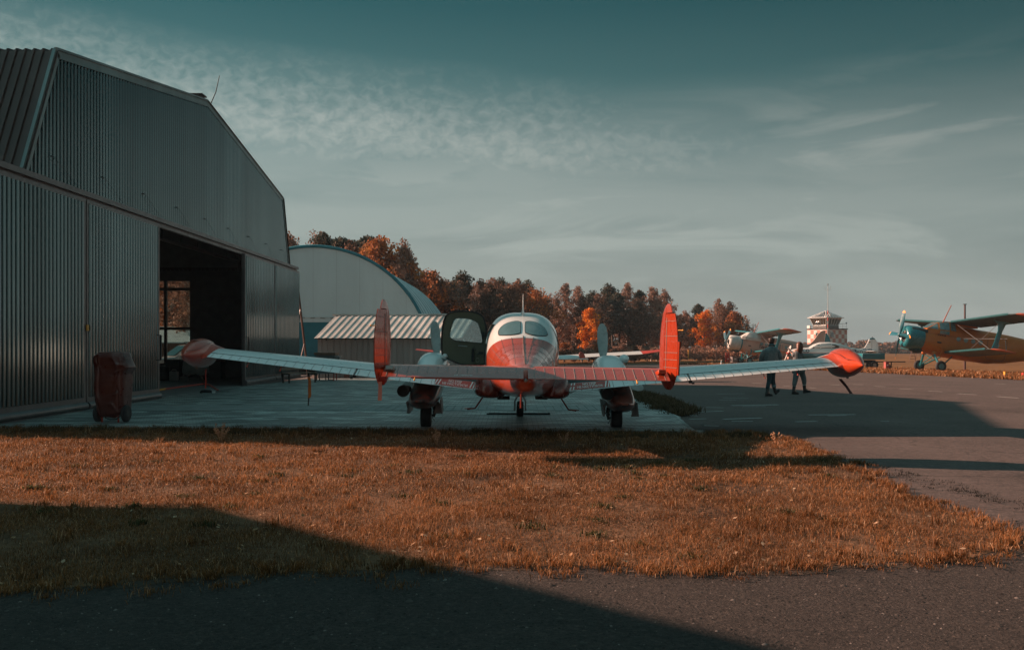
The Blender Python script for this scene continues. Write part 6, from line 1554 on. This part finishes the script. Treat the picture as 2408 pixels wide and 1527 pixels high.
# --- man in the leather jacket
Ym = 30.4
def m_(x, y, dy=0): return C2(x, y, dy, Ym)
J = dict(pelvis=m_(432,850), belly=m_(432,740), chest=m_(435,560), neck=m_(442,420), headb=m_(442,375,.01), head=m_(441,330,.02), top=m_(438,292,.02),
         sL=m_(318,492), eL=m_(262,640,-.02), wL=m_(252,760,.12), sR=m_(540,492), eR=m_(585,640,-.02), wR=m_(590,760,.12),
         hL=m_(392,870,-.02), kL=m_(398,1120,.02), aL=m_(335,1350,-.08), tL=m_(410,1412,.0), hR=m_(468,870,.02), kR=m_(472,1140,.08), aR=m_(536,1335,.14), tR=m_(595,1340,.18))
man, L = person('man', J, 'person in a loose dark leather jacket and dark jeans walking away, left of the pair', Vector((.7,.7,0)), None, [(Vector((0,.2,-1)), Vector((0,1,0))), (Vector((0,.2,-1)), Vector((0,1,0)))])
skinned('trousers', [L['pelvis'], L['hL'], L['kL'], L['aL']+Vector((.0,0,.07)), L['hR'], L['kR'], L['aR']+Vector((-.01,0,.07))], [(0,1),(1,2),(2,3),(0,4),(4,5),(5,6)], [(.15,.12), .098, .078, .062, .098, .078, .062], JEANS, man)
def boot(par, knee, heel, toe):
    d = (toe-heel).normalized(); l = (toe-heel).length; sd = d.cross(Vector((0,0,1))).normalized(); n = sd.cross(d).normalized()
    an = heel+d*.05+n*.10; up_ = (knee-an).normalized(); rings = []
    for t, w_, h in ((0,.030,.075),(.06,.038,.09),(.25,.042,.11),(.42,.042,.085),(.62,.048,.06),(.82,.046,.05),(.95,.034,.04),(1.,.012,.025)):
        c = heel+d*l*t; rings.append([c+sd*(w_*math.copysign(abs(math.cos(a))**.8, math.cos(a)))+n*(h/2+.018+h/2*math.sin(a)) for a in np.linspace(0, 2*PI, 13)[:-1]])
    mb = MB(); mb.loft(rings); mb.tube([an-up_*.02, an+up_*.06, an+up_*.15], [.048, .05, .056], 12); bo = mb.build('boot', BOOT, par, smooth=60)
    mb = MB(); ol = [(0,.03),(.05,.04),(.3,.038),(.62,.052),(.85,.048),(1.01,.02)]
    mb.plate([heel+d*l*t+sd*w_ for t, w_ in ol]+[heel+d*l*t-sd*w_ for t, w_ in ol[::-1]], n*.02); mb.build('sole', BLACK, bo, smooth=0); return bo, an, up_
RP = Vector(man.location)
for kn, he, to in (('kL', m_(300,1440,-.10), m_(458,1440,.02)), ('kR', m_(540,1412,.12), m_(632,1322,.2))):
    bo, an, up_ = boot(man, L[kn], he-RP, to-RP)
    mb = MB(); mb.tube([an+up_*.13, an+up_*.19], [.066, .068], 14); mb.build('trouser_cuff', mat('pale_cuff', (.16,.24,.26), .8), bo)
def jacket(name, rings, m, parent, n=40, fold=.012, seed=1):
    rd = random.Random(seed); ph = [rd.uniform(0, 6) for _ in range(4)]; out = []
    for i, (c, a, b_, amp) in enumerate(rings):
        out.append([c+Vector((math.cos(t)*a*(1+amp*math.sin(7*t+ph[0]+i*.5)+amp*.6*math.sin(13*t+ph[1]-i*.3)), math.sin(t)*b_*(1+amp*math.sin(9*t+ph[2]+i*.4)), amp*.03*math.sin(5*t))) for t in np.linspace(0, 2*PI, n+1)[:-1]])
    mb = MB(); mb.loft(out, caps=False); return mb.build(name, m, parent, smooth=70)
q = lambda x, y, dy=0: m_(x, y, dy)-Vector(man.location)
mm = .0015
jk = jacket('leather_jacket', [(q(442,425), .075, .07, 0), (q(440,450), .12, .09, .01), (q(430,478), .20, .13, .02), (q(424,520), .222, .155, .03), (q(420,580), .235, .165, .04), (q(418,660), .25, .17, .05), (q(416,740), .262, .175, .055), (q(414,800), .262, .17, .06), (q(414,812), .24, .15, .05)], LEATHER, man)
for s_, xs_ in ((-1, (318, 268, 232, 222, 228)), (1, (540, 580, 606, 612, 606))):
    skinned('sleeve', [q(xs_[0]-s_*10, 505), q(xs_[1], 560, -.02), q(xs_[2], 650, -.02), q(xs_[3], 735, .02), q(xs_[4], 765, .06)], [(0,1),(1,2),(2,3),(3,4)], [.085,.085,.08,.07,.06], LEATHER, jk)
mb = MB(); mb.tube([q(442+80*math.cos(a)*.62, 410+16*math.sin(a), .055*math.sin(a)) for a in np.linspace(0, 2*PI, 15)], .032, 6, caps=False); mb.build('collar', mat('teal_collar', (.05,.12,.14), .6), jk)
hd = L['head']; mb = MB(); mb.ell(hd+Vector((-.006,-.008,.042)), (.10,.105,.085), 18, 12); mb.ell(hd+Vector((-.01,-.035,-.005)), (.088,.075,.085), 16, 10); mb.build('hair', HAIRB, man)
# --- woman
Yw = 31.7
def w_(x, y, dy=0): return C2(x, y, dy, Yw)
J = dict(pelvis=w_(985,880), belly=w_(970,760), chest=w_(962,600), neck=w_(992,500), headb=w_(1010,465), head=w_(1022,420,.02), top=w_(1022,382,.02),
         sL=w_(905,535,-.02), eL=w_(885,640,-.04), wL=w_(868,570,.10), sR=w_(1030,545,.06), eR=w_(1052,660,.04), wR=w_(1048,775,.10),
         hL=w_(950,890,-.03), kL=w_(918,1110,-.02), aL=w_(876,1310,-.07), tL=w_(940,1378,-.03), hR=w_(1025,890,.03), kR=w_(1118,1080,.12), aR=w_(1142,1290,.14), tR=w_(1220,1350,.18))
wom, L = person('woman', J, 'person with long auburn hair in grey clothes holding up a white sheet', Vector((1,.25,-.1)), None, [(Vector((-.4,.2,.6)), Vector((1,0,.3))), (Vector((0,.2,-1)), Vector((0,1,0)))])
skinned('trousers', [L['pelvis'], L['hL'], L['kL'], L['aL']+Vector((.005,0,.10)), L['hR'], L['kR'], L['aR']+Vector((-.01,0,.10))], [(0,1),(1,2),(2,3),(0,4),(4,5),(5,6)], [(.16,.13), .105, .088, .066, .105, .088, .066], GREYCL, wom)
RP = Vector(wom.location)
for kn, he, to in (('kL', w_(842,1400,-.08), w_(988,1402,.0)), ('kR', w_(1112,1388,.12), w_(1272,1368,.2))):
    bo, an, up_ = boot(wom, L[kn], he-RP, to-RP)
    mb = MB(); mb.tube([an+up_*.15, an+up_*.175], [.058, .06], 12); mb.build('sock', mat('pale_sock', (.4,.4,.38), .8), bo)
q = lambda x, y, dy=0: w_(x, y, dy)-Vector(wom.location)
jk = jacket('grey_jacket', [(q(990,498), .06, .06, 0), (q(975,518), .12, .10, .01), (q(965,550), .145, .13, .02), (q(962,600), .15, .135, .03), (q(968,680), .145, .13, .04), (q(972,740), .16, .14, .05), (q(978,830), .175, .15, .05), (q(980,850), .16, .14, .04)], GREYCL, wom, seed=4)
skinned('sleeve', [q(912,540), q(888,600,-.03), q(884,635,-.04), q(872,590,.06)], [(0,1),(1,2),(2,3)], [.075,.068,.06,.05], GREYCL, jk)
skinned('sleeve', [q(1030,545,.05), q(1052,620,.04), q(1056,690,.04), q(1050,762,.09)], [(0,1),(1,2),(2,3)], [.075,.068,.06,.05], GREYCL, jk)
hd = L['head']; mb = MB(); mb.ell(hd+Vector((-.022,-.018,.022)), (.105,.108,.112), 16, 12); hb_ = mb.build('hair', HAIRR, wom)
mb = MB(); mb.tube([q(1006,420,-.05), q(992,480,-.08), q(975,530,-.10), q(962,580,-.10)], [.105,.09,.065,.012], 12, sq=.7); mb.tube([q(1030,470,-.04), q(1012,520,-.09), q(1004,560,-.11), q(985,590,-.11)], [.07,.06,.045,.01], 10, sq=.6); mb.build('long_hair', HAIRR, wom)
sh = MB(); c = w_(822,500,.08); sh.box((0,0,0), (.16,.01,.055), (0, R(45), R(20))); sh_ = sh.build('folded_sheet', mat('white_paper', (.75,.75,.72), .7)); sh_.location = c; tag(sh_, 'folded white sheet held up in the hand of the auburn haired person', 'paper')

# ================================================================== SMALL THINGS
def put(x, y): a = ground_at(x, y); return Vector((a[0], a[1], g(a[1])))
# covered cart
cp = Vector((-7.95, 19.9, .05)); ct = empty('covered_cart', cp, 'two wheeled cart under a dark red tarpaulin in front of the hangar door', 'cart', rot=(0,0,R(-6)))
rd = random.Random(2); n = 72; rings = []
prof = [(.10,-.23,.12,.20,.1),(.14,-.26,.20,.22,.6),(.22,-.27,.27,.235,1),(.40,-.31,.285,.25,1),(.60,-.33,.295,.25,1.1),(.80,-.335,.305,.25,1),(.96,-.33,.315,.25,1),(1.03,-.325,.345,.25,1.2),(1.09,-.325,.37,.25,1.2),(1.14,-.335,.35,.25,1),(1.19,-.353,.325,.25,.8),(1.25,-.36,.30,.25,.5),(1.30,-.355,.285,.25,.3),(1.345,-.28,.26,.24,.1),(1.385,-.225,.25,.22,0),(1.392,-.1,.12,.1,0)]
def crease(v): v = v/(2*PI) % 1.; return 1-4*abs(v-.5)
n = 160; PA = np.array(prof); RDG = [((.30,1.33),(-.02,.45),.030,.030),((.33,1.05),(.05,.95),.028,.022),((.32,1.12),(.10,1.16),.022,.02),((-.02,.50),(.22,.18),.03,.018),((.22,.20),(-.05,.16),.025,.018),((-.20,1.36),(-.24,.3),.03,.04),((.05,1.36),(.28,.98),.02,.025),((.24,.60),(.02,.50),.02,.02)]
def ridged(x, z):
    v = 0
    for (x1, z1), (x2, z2), am_, wd in RDG:
        dx, dz = x2-x1, z2-z1; t = max(0, min(1, ((x-x1)*dx+(z-z1)*dz)/(dx*dx+dz*dz))); d = math.hypot(x-x1-dx*t, z-z1-dz*t); v += am_*math.exp(-(d/wd)**1.3)*math.sin(PI*min(1, .15+t*.85))
    return v
for z in np.unique(np.concatenate([np.linspace(.10, 1.34, 70), np.linspace(1.345, 1.392, 8)])):
    xl, xr, b_, am = [float(np.interp(z, PA[:, 0], PA[:, i])) for i in (1, 2, 3, 4)]
    r_ = []
    for k in range(n):
        t = 2*PI*k/n; c, s = math.cos(t), math.sin(t); e = 5.5; cx_ = (xl+xr)/2; a = (xr-xl)/2
        f = .028*am*(crease(3*t+5*z)+.7*crease(5*t-8*z+1.2)+.5*crease(9*t+3*z+.4))*(.25+.75*abs(s))
        xx = cx_+a*math.copysign(abs(c)**(2/e), c)*(1+f*.3); r_.append((xx, b_*math.copysign(abs(s)**(2/e), s)+math.copysign(f*.6+ridged(xx*math.copysign(1, -s) if s > 0 else xx, z)*min(1, abs(s)*2), s), z+(.02*math.sin(3*t+1) if z < .13 else 0)))
    rings.append(r_)
TARP = mat('red_tarpaulin', (.10,.014,.008), .32, var=.15, coat=.25, cr=.25, bmp=.5, bscale=5)
mb = MB(); mb.loft(rings); tp_ = mb.build('tarpaulin', TARP, ct, smooth=80); 
dt = bpy.data.textures.new('crease', 'CLOUDS'); dt.noise_scale = .28; dm = tp_.modifiers.new('d', 'DISPLACE'); dm.texture = dt; dm.strength = .02; dm.mid_level = .5
for sx in (-1, 1):
    mb = MB(); mb.lathe((sx*.29, -.08, .17), (1, 0, 0), [(-.04,.06),(-.04,.15),(-.025,.17),(.025,.17),(.04,.15),(.04,.06)], 24); w1 = mb.build('wheel', BLACK, ct, smooth=50)
    MB().lathe((sx*.29, -.08, .17), (1, 0, 0), [(-.045,.02),(-.045,.07),(.045,.07),(.045,.02)], 12).build('wheel_hub', DARK, w1)
    MB().box((sx*.17, -.16, .08), (.03, .03, .16)).build('foot', RED, ct, bevel=.004)
mb = MB(); mb.tube([(-.1,-.17,.16), (-.08,-.18,.08), (0,-.18,.06), (.14,-.18,.06), (.2,-.17,.12)], .014, 8); mb.bar((-.29,-.08,.17), (.29,-.08,.17), .016); mb.build('frame_bar', DARK, ct)
# bench
bp_ = put(679, 903); bn = empty('bench', bp_, 'slatted wooden bench with dark legs standing at the far end of the paving', 'bench', rot=(0,0,R(56)))
for k in range(4): MB().box((.8, .05+k*.115, .45), (1.6, .1, .03)).build('seat_slat', WOOD, bn, bevel=.005)
for k in range(2): MB().box((.8, .5+.03*k, .62+k*.14), (1.6, .025, .1), (R(-12),0,0)).build('back_slat', WOOD, bn, bevel=.005)
for x in (.06, 1.54):
    for y in (.04, .40): MB().box((x, y, .215), (.06, .05, .43)).build('leg', DARK, bn, bevel=.004)
    MB().box((x, .50, .55), (.05, .04, .55), (R(-10),0,0)).build('back_support', DARK, bn, bevel=.004)
    MB().box((x, .22, .415), (.06, .42, .04)).build('seat_rail', DARK, bn)
# grey cabinet on legs
cb = empty('metal_cabinet', put(742, 897), 'grey metal cabinet with brown lid standing on thin legs before the shed', 'cabinet', rot=(0,0,R(-4)))
MB().box((.42, .3, .78), (.86, .6, .82)).build('body', mat('cabinet_grey', (.15,.17,.18), .5, var=.12), cb, bevel=.01)
MB().box((.42, .3, 1.26), (.98, .7, .12)).build('lid', mat('brown_lid', (.22,.12,.08), .5), cb, bevel=.015)
MB().box((.97, .3, .85), (.22, .5, .6)).build('side_shelf', STEEL, cb, bevel=.01)
for x in (.03, .45, .82):
    for y in (.05, .55): MB().box((x, y, .19), (.035, .035, .38)).build('leg', RED if x == .82 else DARK, cb)
MB().box((.5, -.1, .04), (.5, .3, .07)).build('base_slab', STEEL, cb, bevel=.01)
tag(MB().box((0,0,0), (.3,.16,.08)).build('black_tray', DARK, bevel=.02), 'small black tray on the ground beside the grey cabinet', 'tray').location = put(778, 896)+Vector((0,0,.05))
tag(MB().box((0,0,.3), (.3,.04,.6)).build('red_panel', BROWNSTEEL, bevel=.01), 'small dark red panel leaning against the shed wall near the cabinet', 'panel').location = (-8.6, 51.8, g(51.8))
# red tow bar lying in the hangar doorway
mb = MB(); pts_ = [put(x, y)+Vector((0,0,.11)) for x, y in ((330,932),(382,924),(402,920),(440,915))]+[P(474, 909.5, 36.), P(492, 911.5, 35.5), P(509, 919, 34.5)]
pts_ = [put(345,930)+Vector((0,0,.12)), put(390,922)+Vector((0,0,.12)), put(478,917)+Vector((0,0,.22)), put(492,918)+Vector((0,0,.2)), put(512,924)+Vector((0,0,.1))]
tb = empty('aircraft_tow_bar', (pts_[2].x, pts_[2].y, .05), 'bent red aircraft tow bar lying in front of the hangar opening', 'tow bar')
mb.tube([p-Vector(tb.location) for p in pts_], .03, 7); mb.build('bar', RED, tb)
mb = MB(); mb.box(pts_[-1]-Vector(tb.location)+Vector((.12,0,-.03)), (.5,.08,.05)); mb.build('tow_head', STEEL, tb, bevel=.01)
mb = MB(); mb.bar(pts_[0].lerp(pts_[1], .4)-Vector(tb.location), pts_[0].lerp(pts_[1], .95)-Vector(tb.location), .034); mb.build('grip', YELLOW, tb)
c = put(488, 927); tw_ = empty('tie_down_weight', c, 'small black weight with white tag on the paving below the left tip tank', 'weight')
mb = MB(); mb.tube([(-.22,0,.05),(-.18,0,.1),(-.05,0,.11),(.1,0,.1),(.17,0,.05)], .045, 8); mb.build('weight', BLACK, tw_); MB().box((.2,-.03,.07), (.09,.05,.09)).build('tag', WHITE, tw_)
# hanging straps and ribbons
def ribbon(name, pts_, w, m, label, cat='ribbon'):
    mb = MB(); A_ = []; 
    for i, p in enumerate(pts_): A_.append(Vector(p))
    a = [p+Vector((-w/2, .012*math.sin(i*2), 0)) for i, p in enumerate(A_)]; b_ = [p+Vector((w/2, -.012*math.sin(i*2), 0)) for i, p in enumerate(A_)]
    mb.loft([[x, y, y+Vector((0,.005,0)), x+Vector((0,.005,0))] for x, y in zip(a, b_)]); o = mb.build(name, m, smooth=60); return tag(o, label, cat)
ribbon('tie_down_strap', [P(484, 868, 18.4), P(483.5, 880, 18.4), P(484, 895, 18.35), P(483, 912, 18.3)], .02, RED, 'thin red strap hanging from the left tip tank', 'strap')
ribbon('tie_down_strap', [P(1974.5, 890, 18.4), P(1982, 899, 18.35), P(1991, 910, 18.2), P(2001, 925, 18.1)], .06, mat('dark_strap', (.07,.03,.03), .7), 'dark twisted strap hanging from the right tip tank', 'strap')
MB().ell(P(1974, 888, 18.4), (.03,.03,.035), 8, 6)
ribbon('warning_ribbon', [P(893.5, 897, 13.6), P(893.5, 915, 13.6), P(893, 930, 13.58), P(892.5, 941, 13.57)], .052, mat('pink_ribbon', (.62,.20,.14), .7, var=.1), 'pale red ribbon hanging below the left tail fin')
ribbon('warning_ribbon', [P(726, 886, 17.2), P(728, 898, 17.2), P(727.5, 915, 17.2), P(728, 928, 17.2), P(726.5, 935, 17.2)], .05, mat('orange_ribbon', (.38,.12,.02), .7), 'orange ribbon hanging from the left wing trailing edge')
ribbon('control_lock_cord', [P(726.5, 884, 17.22), P(725, 905, 17.25), P(726, 930, 17.25), P(724.5, 953, 17.25)], .02, BLACK, 'black cord beside the orange ribbon under the left wing', 'cord')
# inside the hangar
def at3(x, y, Y): return Vector(((x-CX)/F*Y, Y, .045))
bi = empty('rubbish_bin', at3(410, 890, 43.5), 'black lidded bin standing under the hangar window', 'bin')
MB().loft([[(sx*w1, sy*w1, z) for sx, sy in ((1,1),(-1,1),(-1,-1),(1,-1))] for z, w1 in ((0,.24),(.8,.3))]).build('body', BLACK, bi, bevel=.02); MB().box((0,0,.84), (.68,.68,.07)).build('lid', DARK, bi, bevel=.02)
jc = empty('jerry_can', at3(409, 895, 42.), 'pale plastic canister in front of the black bin in the hangar', 'canister')
MB().box((0,0,.2), (.36,.2,.4)).build('body', mat('pale_plastic', (.35,.37,.36), .5), jc, bevel=.04); MB().tube([(-.1,0,.4),(-.08,0,.47),(.08,0,.47),(.1,0,.4)], .02, 6).build('handle', _M['pale_plastic'], jc)
sk = empty('sawhorse', at3(460, 890, 42.), 'folding trestle draped with a pale cloth inside the hangar', 'trestle')
for sx in (-1, 1): MB().bar((sx*.45, -.25, 0), (-sx*.35, .1, .85), .035, n=4).build('leg', WOOD, sk)
mb = MB(); mb.bar((-.5,0,.8), (.5,0,.8), .04, n=6); mb.build('rail', WOOD, sk)
mb = MB(); rg = random.Random(8); rows_ = []
for u in np.linspace(0, 1, 10):
    rows_.append([(-.5+1.0*u, -.25+.5*v+.03*math.sin(u*9+v*4), .9-2.4*(v-.5)**2*.9-.12*abs(math.sin(u*6))*abs(v-.5)*2) for v in np.linspace(0, 1, 9)])
mb.loft(rows_, False, closed=False); o = mb.build('cloth', mat('pale_cloth', (.33,.37,.36), .85, bmp=.4), sk); o.modifiers.new('s', 'SOLIDIFY').thickness = .01
wt = empty('work_table', at3(437, 890, 44.5), 'dark workbench against the far hangar wall', 'table'); MB().box((.6,0,.8), (2.2,.6,.06)).build('top', BROWNSTEEL, wt)
for x in (-.45, 1.65): MB().box((x,0,.4), (.06,.5,.8)).build('leg', DARK, wt)
mop = empty('weighted_stand', at3(432, 895, 41.5), 'thin upright rod in a pale block on the hangar floor', 'stand'); MB().box((0,0,.1), (.3,.2,.2)).build('base', STEEL, mop, bevel=.01); MB().bar((0,0,.2), (0,0,1.1), .012).build('rod', STEEL, mop)
hp = empty('oil_drum', at3(384, 893, 42.5), 'low dark drum in the corner under the hangar window', 'drum'); MB().lathe((0,0,0), (0,0,1), [(0,.28),(.3,.28),(.32,.3),(.34,.28),(.6,.28),(.6,.25),(.58,.2)], 20).build('body', DARK, hp); MB().lathe((.05,0,.6), (0,0,1), [(0,.03),(.03,.03)], 8).build('cap', STEEL, hp)
tag(MB().tube([(.0+.22*math.cos(a), 0, .22*math.sin(a)) for a in np.linspace(0, 2*PI, 20)], .035, 6, caps=False).build('hose_coil', DARK), 'coiled dark hose hanging on the hangar wall beside the window', 'hose').location = P(474, 838, 45.85)
# SUV behind the window
cr = empty('parked_car', (-17.6, 54.6, g(54)), 'silver off road car with roof rails parked behind the hangar window', 'car', rot=(0,0,R(38)))
SILV = mat('silver_car_paint', (.42,.44,.44), .3, .3, var=.05, coat=.8); 
def carsec(pts_): return pts_
mb = MB(); secs = []
for y, w1 in ((-.98,.9),(-.9,1.),(.9,1.),(.98,.9)):
    secs.append([(x, y, z*w1+ (1-w1)*.5) for x, z in ((-2.35,.35),(-2.45,.75),(-2.3,1.02),(-1.15,1.12),(1.9,1.14),(2.4,1.05),(2.45,.5),(2.3,.33),(1.9,.3),(-1.9,.3))])
mb.loft(secs); mb.build('body', SILV, cr, bevel=.05)
mb = MB(); mb.loft([[(x, y*(1 if z < 1.3 else .84), z) for x, z in ((-1.2,1.1),(-.45,1.72),(.2,1.82),(1.7,1.80),(2.25,1.12))] for y in (-.92, -.88, .88, .92)]); mb.build('cabin', SILV, cr, bevel=.04)
mb = MB(); mb.add([(-1.19,-.78,1.16),(-1.19,.78,1.16),(-.5,.66,1.69),(-.5,-.66,1.69)], [(0,1,2,3)]); o = mb.build('windscreen', GLASSD, cr, smooth=0); o.location = (-.02,0,.02)
for s_ in (-1, 1):
    for pl in ([(-.95,1.16),(-.42,1.62),(.25,1.70),(.25,1.16)], [(.33,1.16),(.33,1.70),(1.1,1.70),(1.1,1.16)], [(1.18,1.16),(1.18,1.69),(1.6,1.66),(1.95,1.16)]):
        mb = MB(); mb.add([(x, s_*(.93-.15*max(0, z-1.3)/.5+.012), z) for x, z in pl], [tuple(range(len(pl)))]); mb.build('side_window', GLASSD, cr, smooth=0)
    mb = MB(); mb.tube([(-.2,s_*.68,1.82),(-.1,s_*.68,1.9),(1.5,s_*.68,1.89),(1.6,s_*.68,1.82)], .025, 6); mb.build('roof_rail', DARK, cr)
    mb = MB(); mb.ell((-.85,s_*1.08,1.22), (.1,.14,.1), 12, 8); mb.build('wing_mirror', SILV, cr)
    mb = MB(); mb.box((-2.4,s_*.68,.82), (.12,.42,.2)); mb.build('headlight', mat('lamp_lens', (.6,.62,.6), .1, coat=1), cr, bevel=.03)
    mb = MB(); mb.box((0,s_*1.0,.85), (.2,.03,.04)); mb.build('door_handle', DARK, cr)
    for x in (-1.5, 1.5):
        mb = MB(); mb.lathe((x, s_*.86, .38), (0, 1, 0), [(-.11,.2),(-.11,.34),(-.08,.38),(.08,.38),(.11,.34),(.11,.2)], 24); wq = mb.build('wheel', BLACK, cr); MB().lathe((x, s_*.9, .38), (0, s_, 0), [(0,.24),(.07,.22),(.075,.05)], 14).build('rim', STEEL, wq)
# airfield clutter
def boxthing(name, x0, y0, x1, y1, Y, m, label, cat, extra=None):
    a = P(x0, y1, Y); b_ = P(x1, y0, Y); w1 = b_.x-a.x; h = b_.z-a.z; r = empty(name, ((a.x+b_.x)/2, Y, a.z), label, cat, rot=(0,0,R(12)))
    MB().box((0,0,h/2), (w1*.8,w1*.8,h)).build('body', m, r, bevel=.02); MB().box((0,0,h+.01), (w1*.86,w1*.86,.03)).build('lid', m, r, bevel=.01); MB().box((0,-w1*.4-.005,h*.6), (w1*.35,.012,h*.2)).build('label_plate', WHITE, r)
    return r, w1, h
r, w1, h = boxthing('fire_point_box', 1704, 838, 1715, 850.5, 117, RED, 'red fire point box with two red cylinders under the sand biplane propeller', 'box')
for x in (-.15, .12): MB().lathe((x, 0, h), (0,0,1), [(0,.1),(.42,.1),(.5,.04),(.55,.03)], 12).build('extinguisher', RED, r, smooth=50)
boxthing('storage_box', 1717, 838, 1733, 851, 116, mat('grey_box', (.17,.15,.15), .7), 'grey metal box beside the red fire point box', 'box')
boxthing('storage_box', 1850, 838.5, 1861, 850, 112, mat('pale_pink_box', (.42,.24,.2), .7), 'pale pink box on the grass between the two people', 'box')
r, w1, h = boxthing('fire_point_box', 2078, 851, 2089, 867.5, 77, mat('faded_red_box', (.38,.08,.07), .6), 'faded red box with an open flap on the grass left of the amber biplane', 'box')
MB().box((w1*.75,0,h*.35), (w1*.5,w1*.5,h*.5), (0,R(20),0)).build('open_flap', BROWNSTEEL, r)
boxthing('runway_marker', 2359, 874, 2367, 886, 52, YELLOW, 'small yellow marker box on the grass at the apron edge', 'marker')
boxthing('runway_marker', 2401.5, 877, 2411, 888, 51.5, RED, 'small red and white marker box cut by the right edge of the photo', 'marker')
def cone(x, y, Y, h, label):
    r = empty('traffic_cone', P(x, y, Y), label, 'cone'); MB().box((0,0,.02), (h*.6,h*.6,.04)).build('base', RED, r)
    MB().lathe((0,0,.04), (0,0,1), [(0,h*.22),(h*.35,h*.16),(h*.65,h*.09),(h,.02)], 12).build('body', WHITE, r); MB().lathe((0,0,.04+h*.36), (0,0,1), [(0,h*.165),(h*.22,h*.115)], 12).build('band', TEALP, r)
cone(1695.5, 856, 106, .45, 'white and red traffic cone at the apron edge left of the fire point')
cone(1567+215, 843, 150, .4, 'tiny pale cone far out on the grass near the sand biplane'); 
for x, y0, y1, Y in ((1618, 821, 842, 112), (1401+84, 813, 838, 120)):
    p0, p1 = P(x, y1, Y), P(x, y0, Y); r = empty('marker_post', p0, 'thin amber marker post on the grass '+('right of the lit tail fin' if x > 1600 else 'behind the right propeller'), 'post'); MB().bar((0,0,0), (0,0,p1.z-p0.z), .06, n=6).build('post', YELLOW, r); MB().box((0,0,p1.z-p0.z), (.16,.16,.05)).build('cap', DARK, r)
# trailer behind the white and teal aircraft
tr = empty('trailer', (29.4, 84, g(84)), 'teal two wheeled ground power trailer under the tail of the white and teal aircraft', 'trailer')
MB().box((.9,0,1.05), (1.9,1.2,.5)).build('body', TEALP, tr, bevel=.03); MB().box((2.1,0,.6), (3.2,.5,.08)).build('drawbar', DARK, tr); MB().box((.3,0,.62), (1.6,1.0,.25)).build('chassis', DARK, tr)
for y in (-.6, .6):
    wq = MB().lathe((.95,y,.34), (0,1,0), [(-.09,.15),(-.09,.3),(.0,.35),(.09,.3),(.09,.15)], 20).build('wheel', BLACK, tr); MB().lathe((.95,y,.34), (0,1,0), [(-.095,.03),(-.095,.15),(.095,.15),(.095,.03)], 12).build('rim', STEEL, wq)
MB().bar((2.6,0,.6), (2.6,0,.0), .05).build('jockey_leg', DARK, tr)
# step ladder by the amber biplane
ld = empty('step_ladder', P(2149, 849, 88), 'thin reddish step ladder on the grass behind the amber biplane engine', 'ladder')
for s_ in (-.25, .25):
    MB().bar((s_-.2,0,0), (s_+.1,0,1.15), .025, n=4).build('rail', BROWNSTEEL, ld); MB().bar((s_+.4,0,0), (s_+.1,0,1.15), .02, n=4).build('rail', BROWNSTEEL, ld)
for k in range(4): MB().bar((-.4+.06*k,0,.2+.25*k), (.12+.06*k,0,.2+.25*k), .02, n=4).build('rung', BROWNSTEEL, ld)

p0 = P(2268, 800, 80); z1 = P(2268, 715, 80).z; r = empty('pole', (p0.x, 80, g(80)), 'dark upright pole rising behind the wing of the amber biplane', 'pole')
MB().bar((0,0,0), (0,0,z1-g(80)), .09, .07, n=8).build('shaft', mat('pole_dark', (.06,.02,.02), .6), r); MB().box((0,0,z1-g(80)), (.2,.2,.06)).build('cap', DARK, r)
# ================================================================== HAZE
hz = MB().box((0, 480, 2), (2200, 1160, 66)).build('haze', [], smooth=0)
m = bpy.data.materials.new('haze'); m.use_nodes = True; nt = m.node_tree; nt.nodes.remove(nt.nodes['Principled BSDF'])
v = nt.nodes.new('ShaderNodeVolumePrincipled'); v.inputs['Color'].default_value = (.62,.86,1.,1); v.inputs['Density'].default_value = .00028; v.inputs['Anisotropy'].default_value = .2
nt.links.new(v.outputs[0], nt.nodes['Material Output'].inputs['Volume']); hz.data.materials.append(m); tag(hz, kind='stuff')
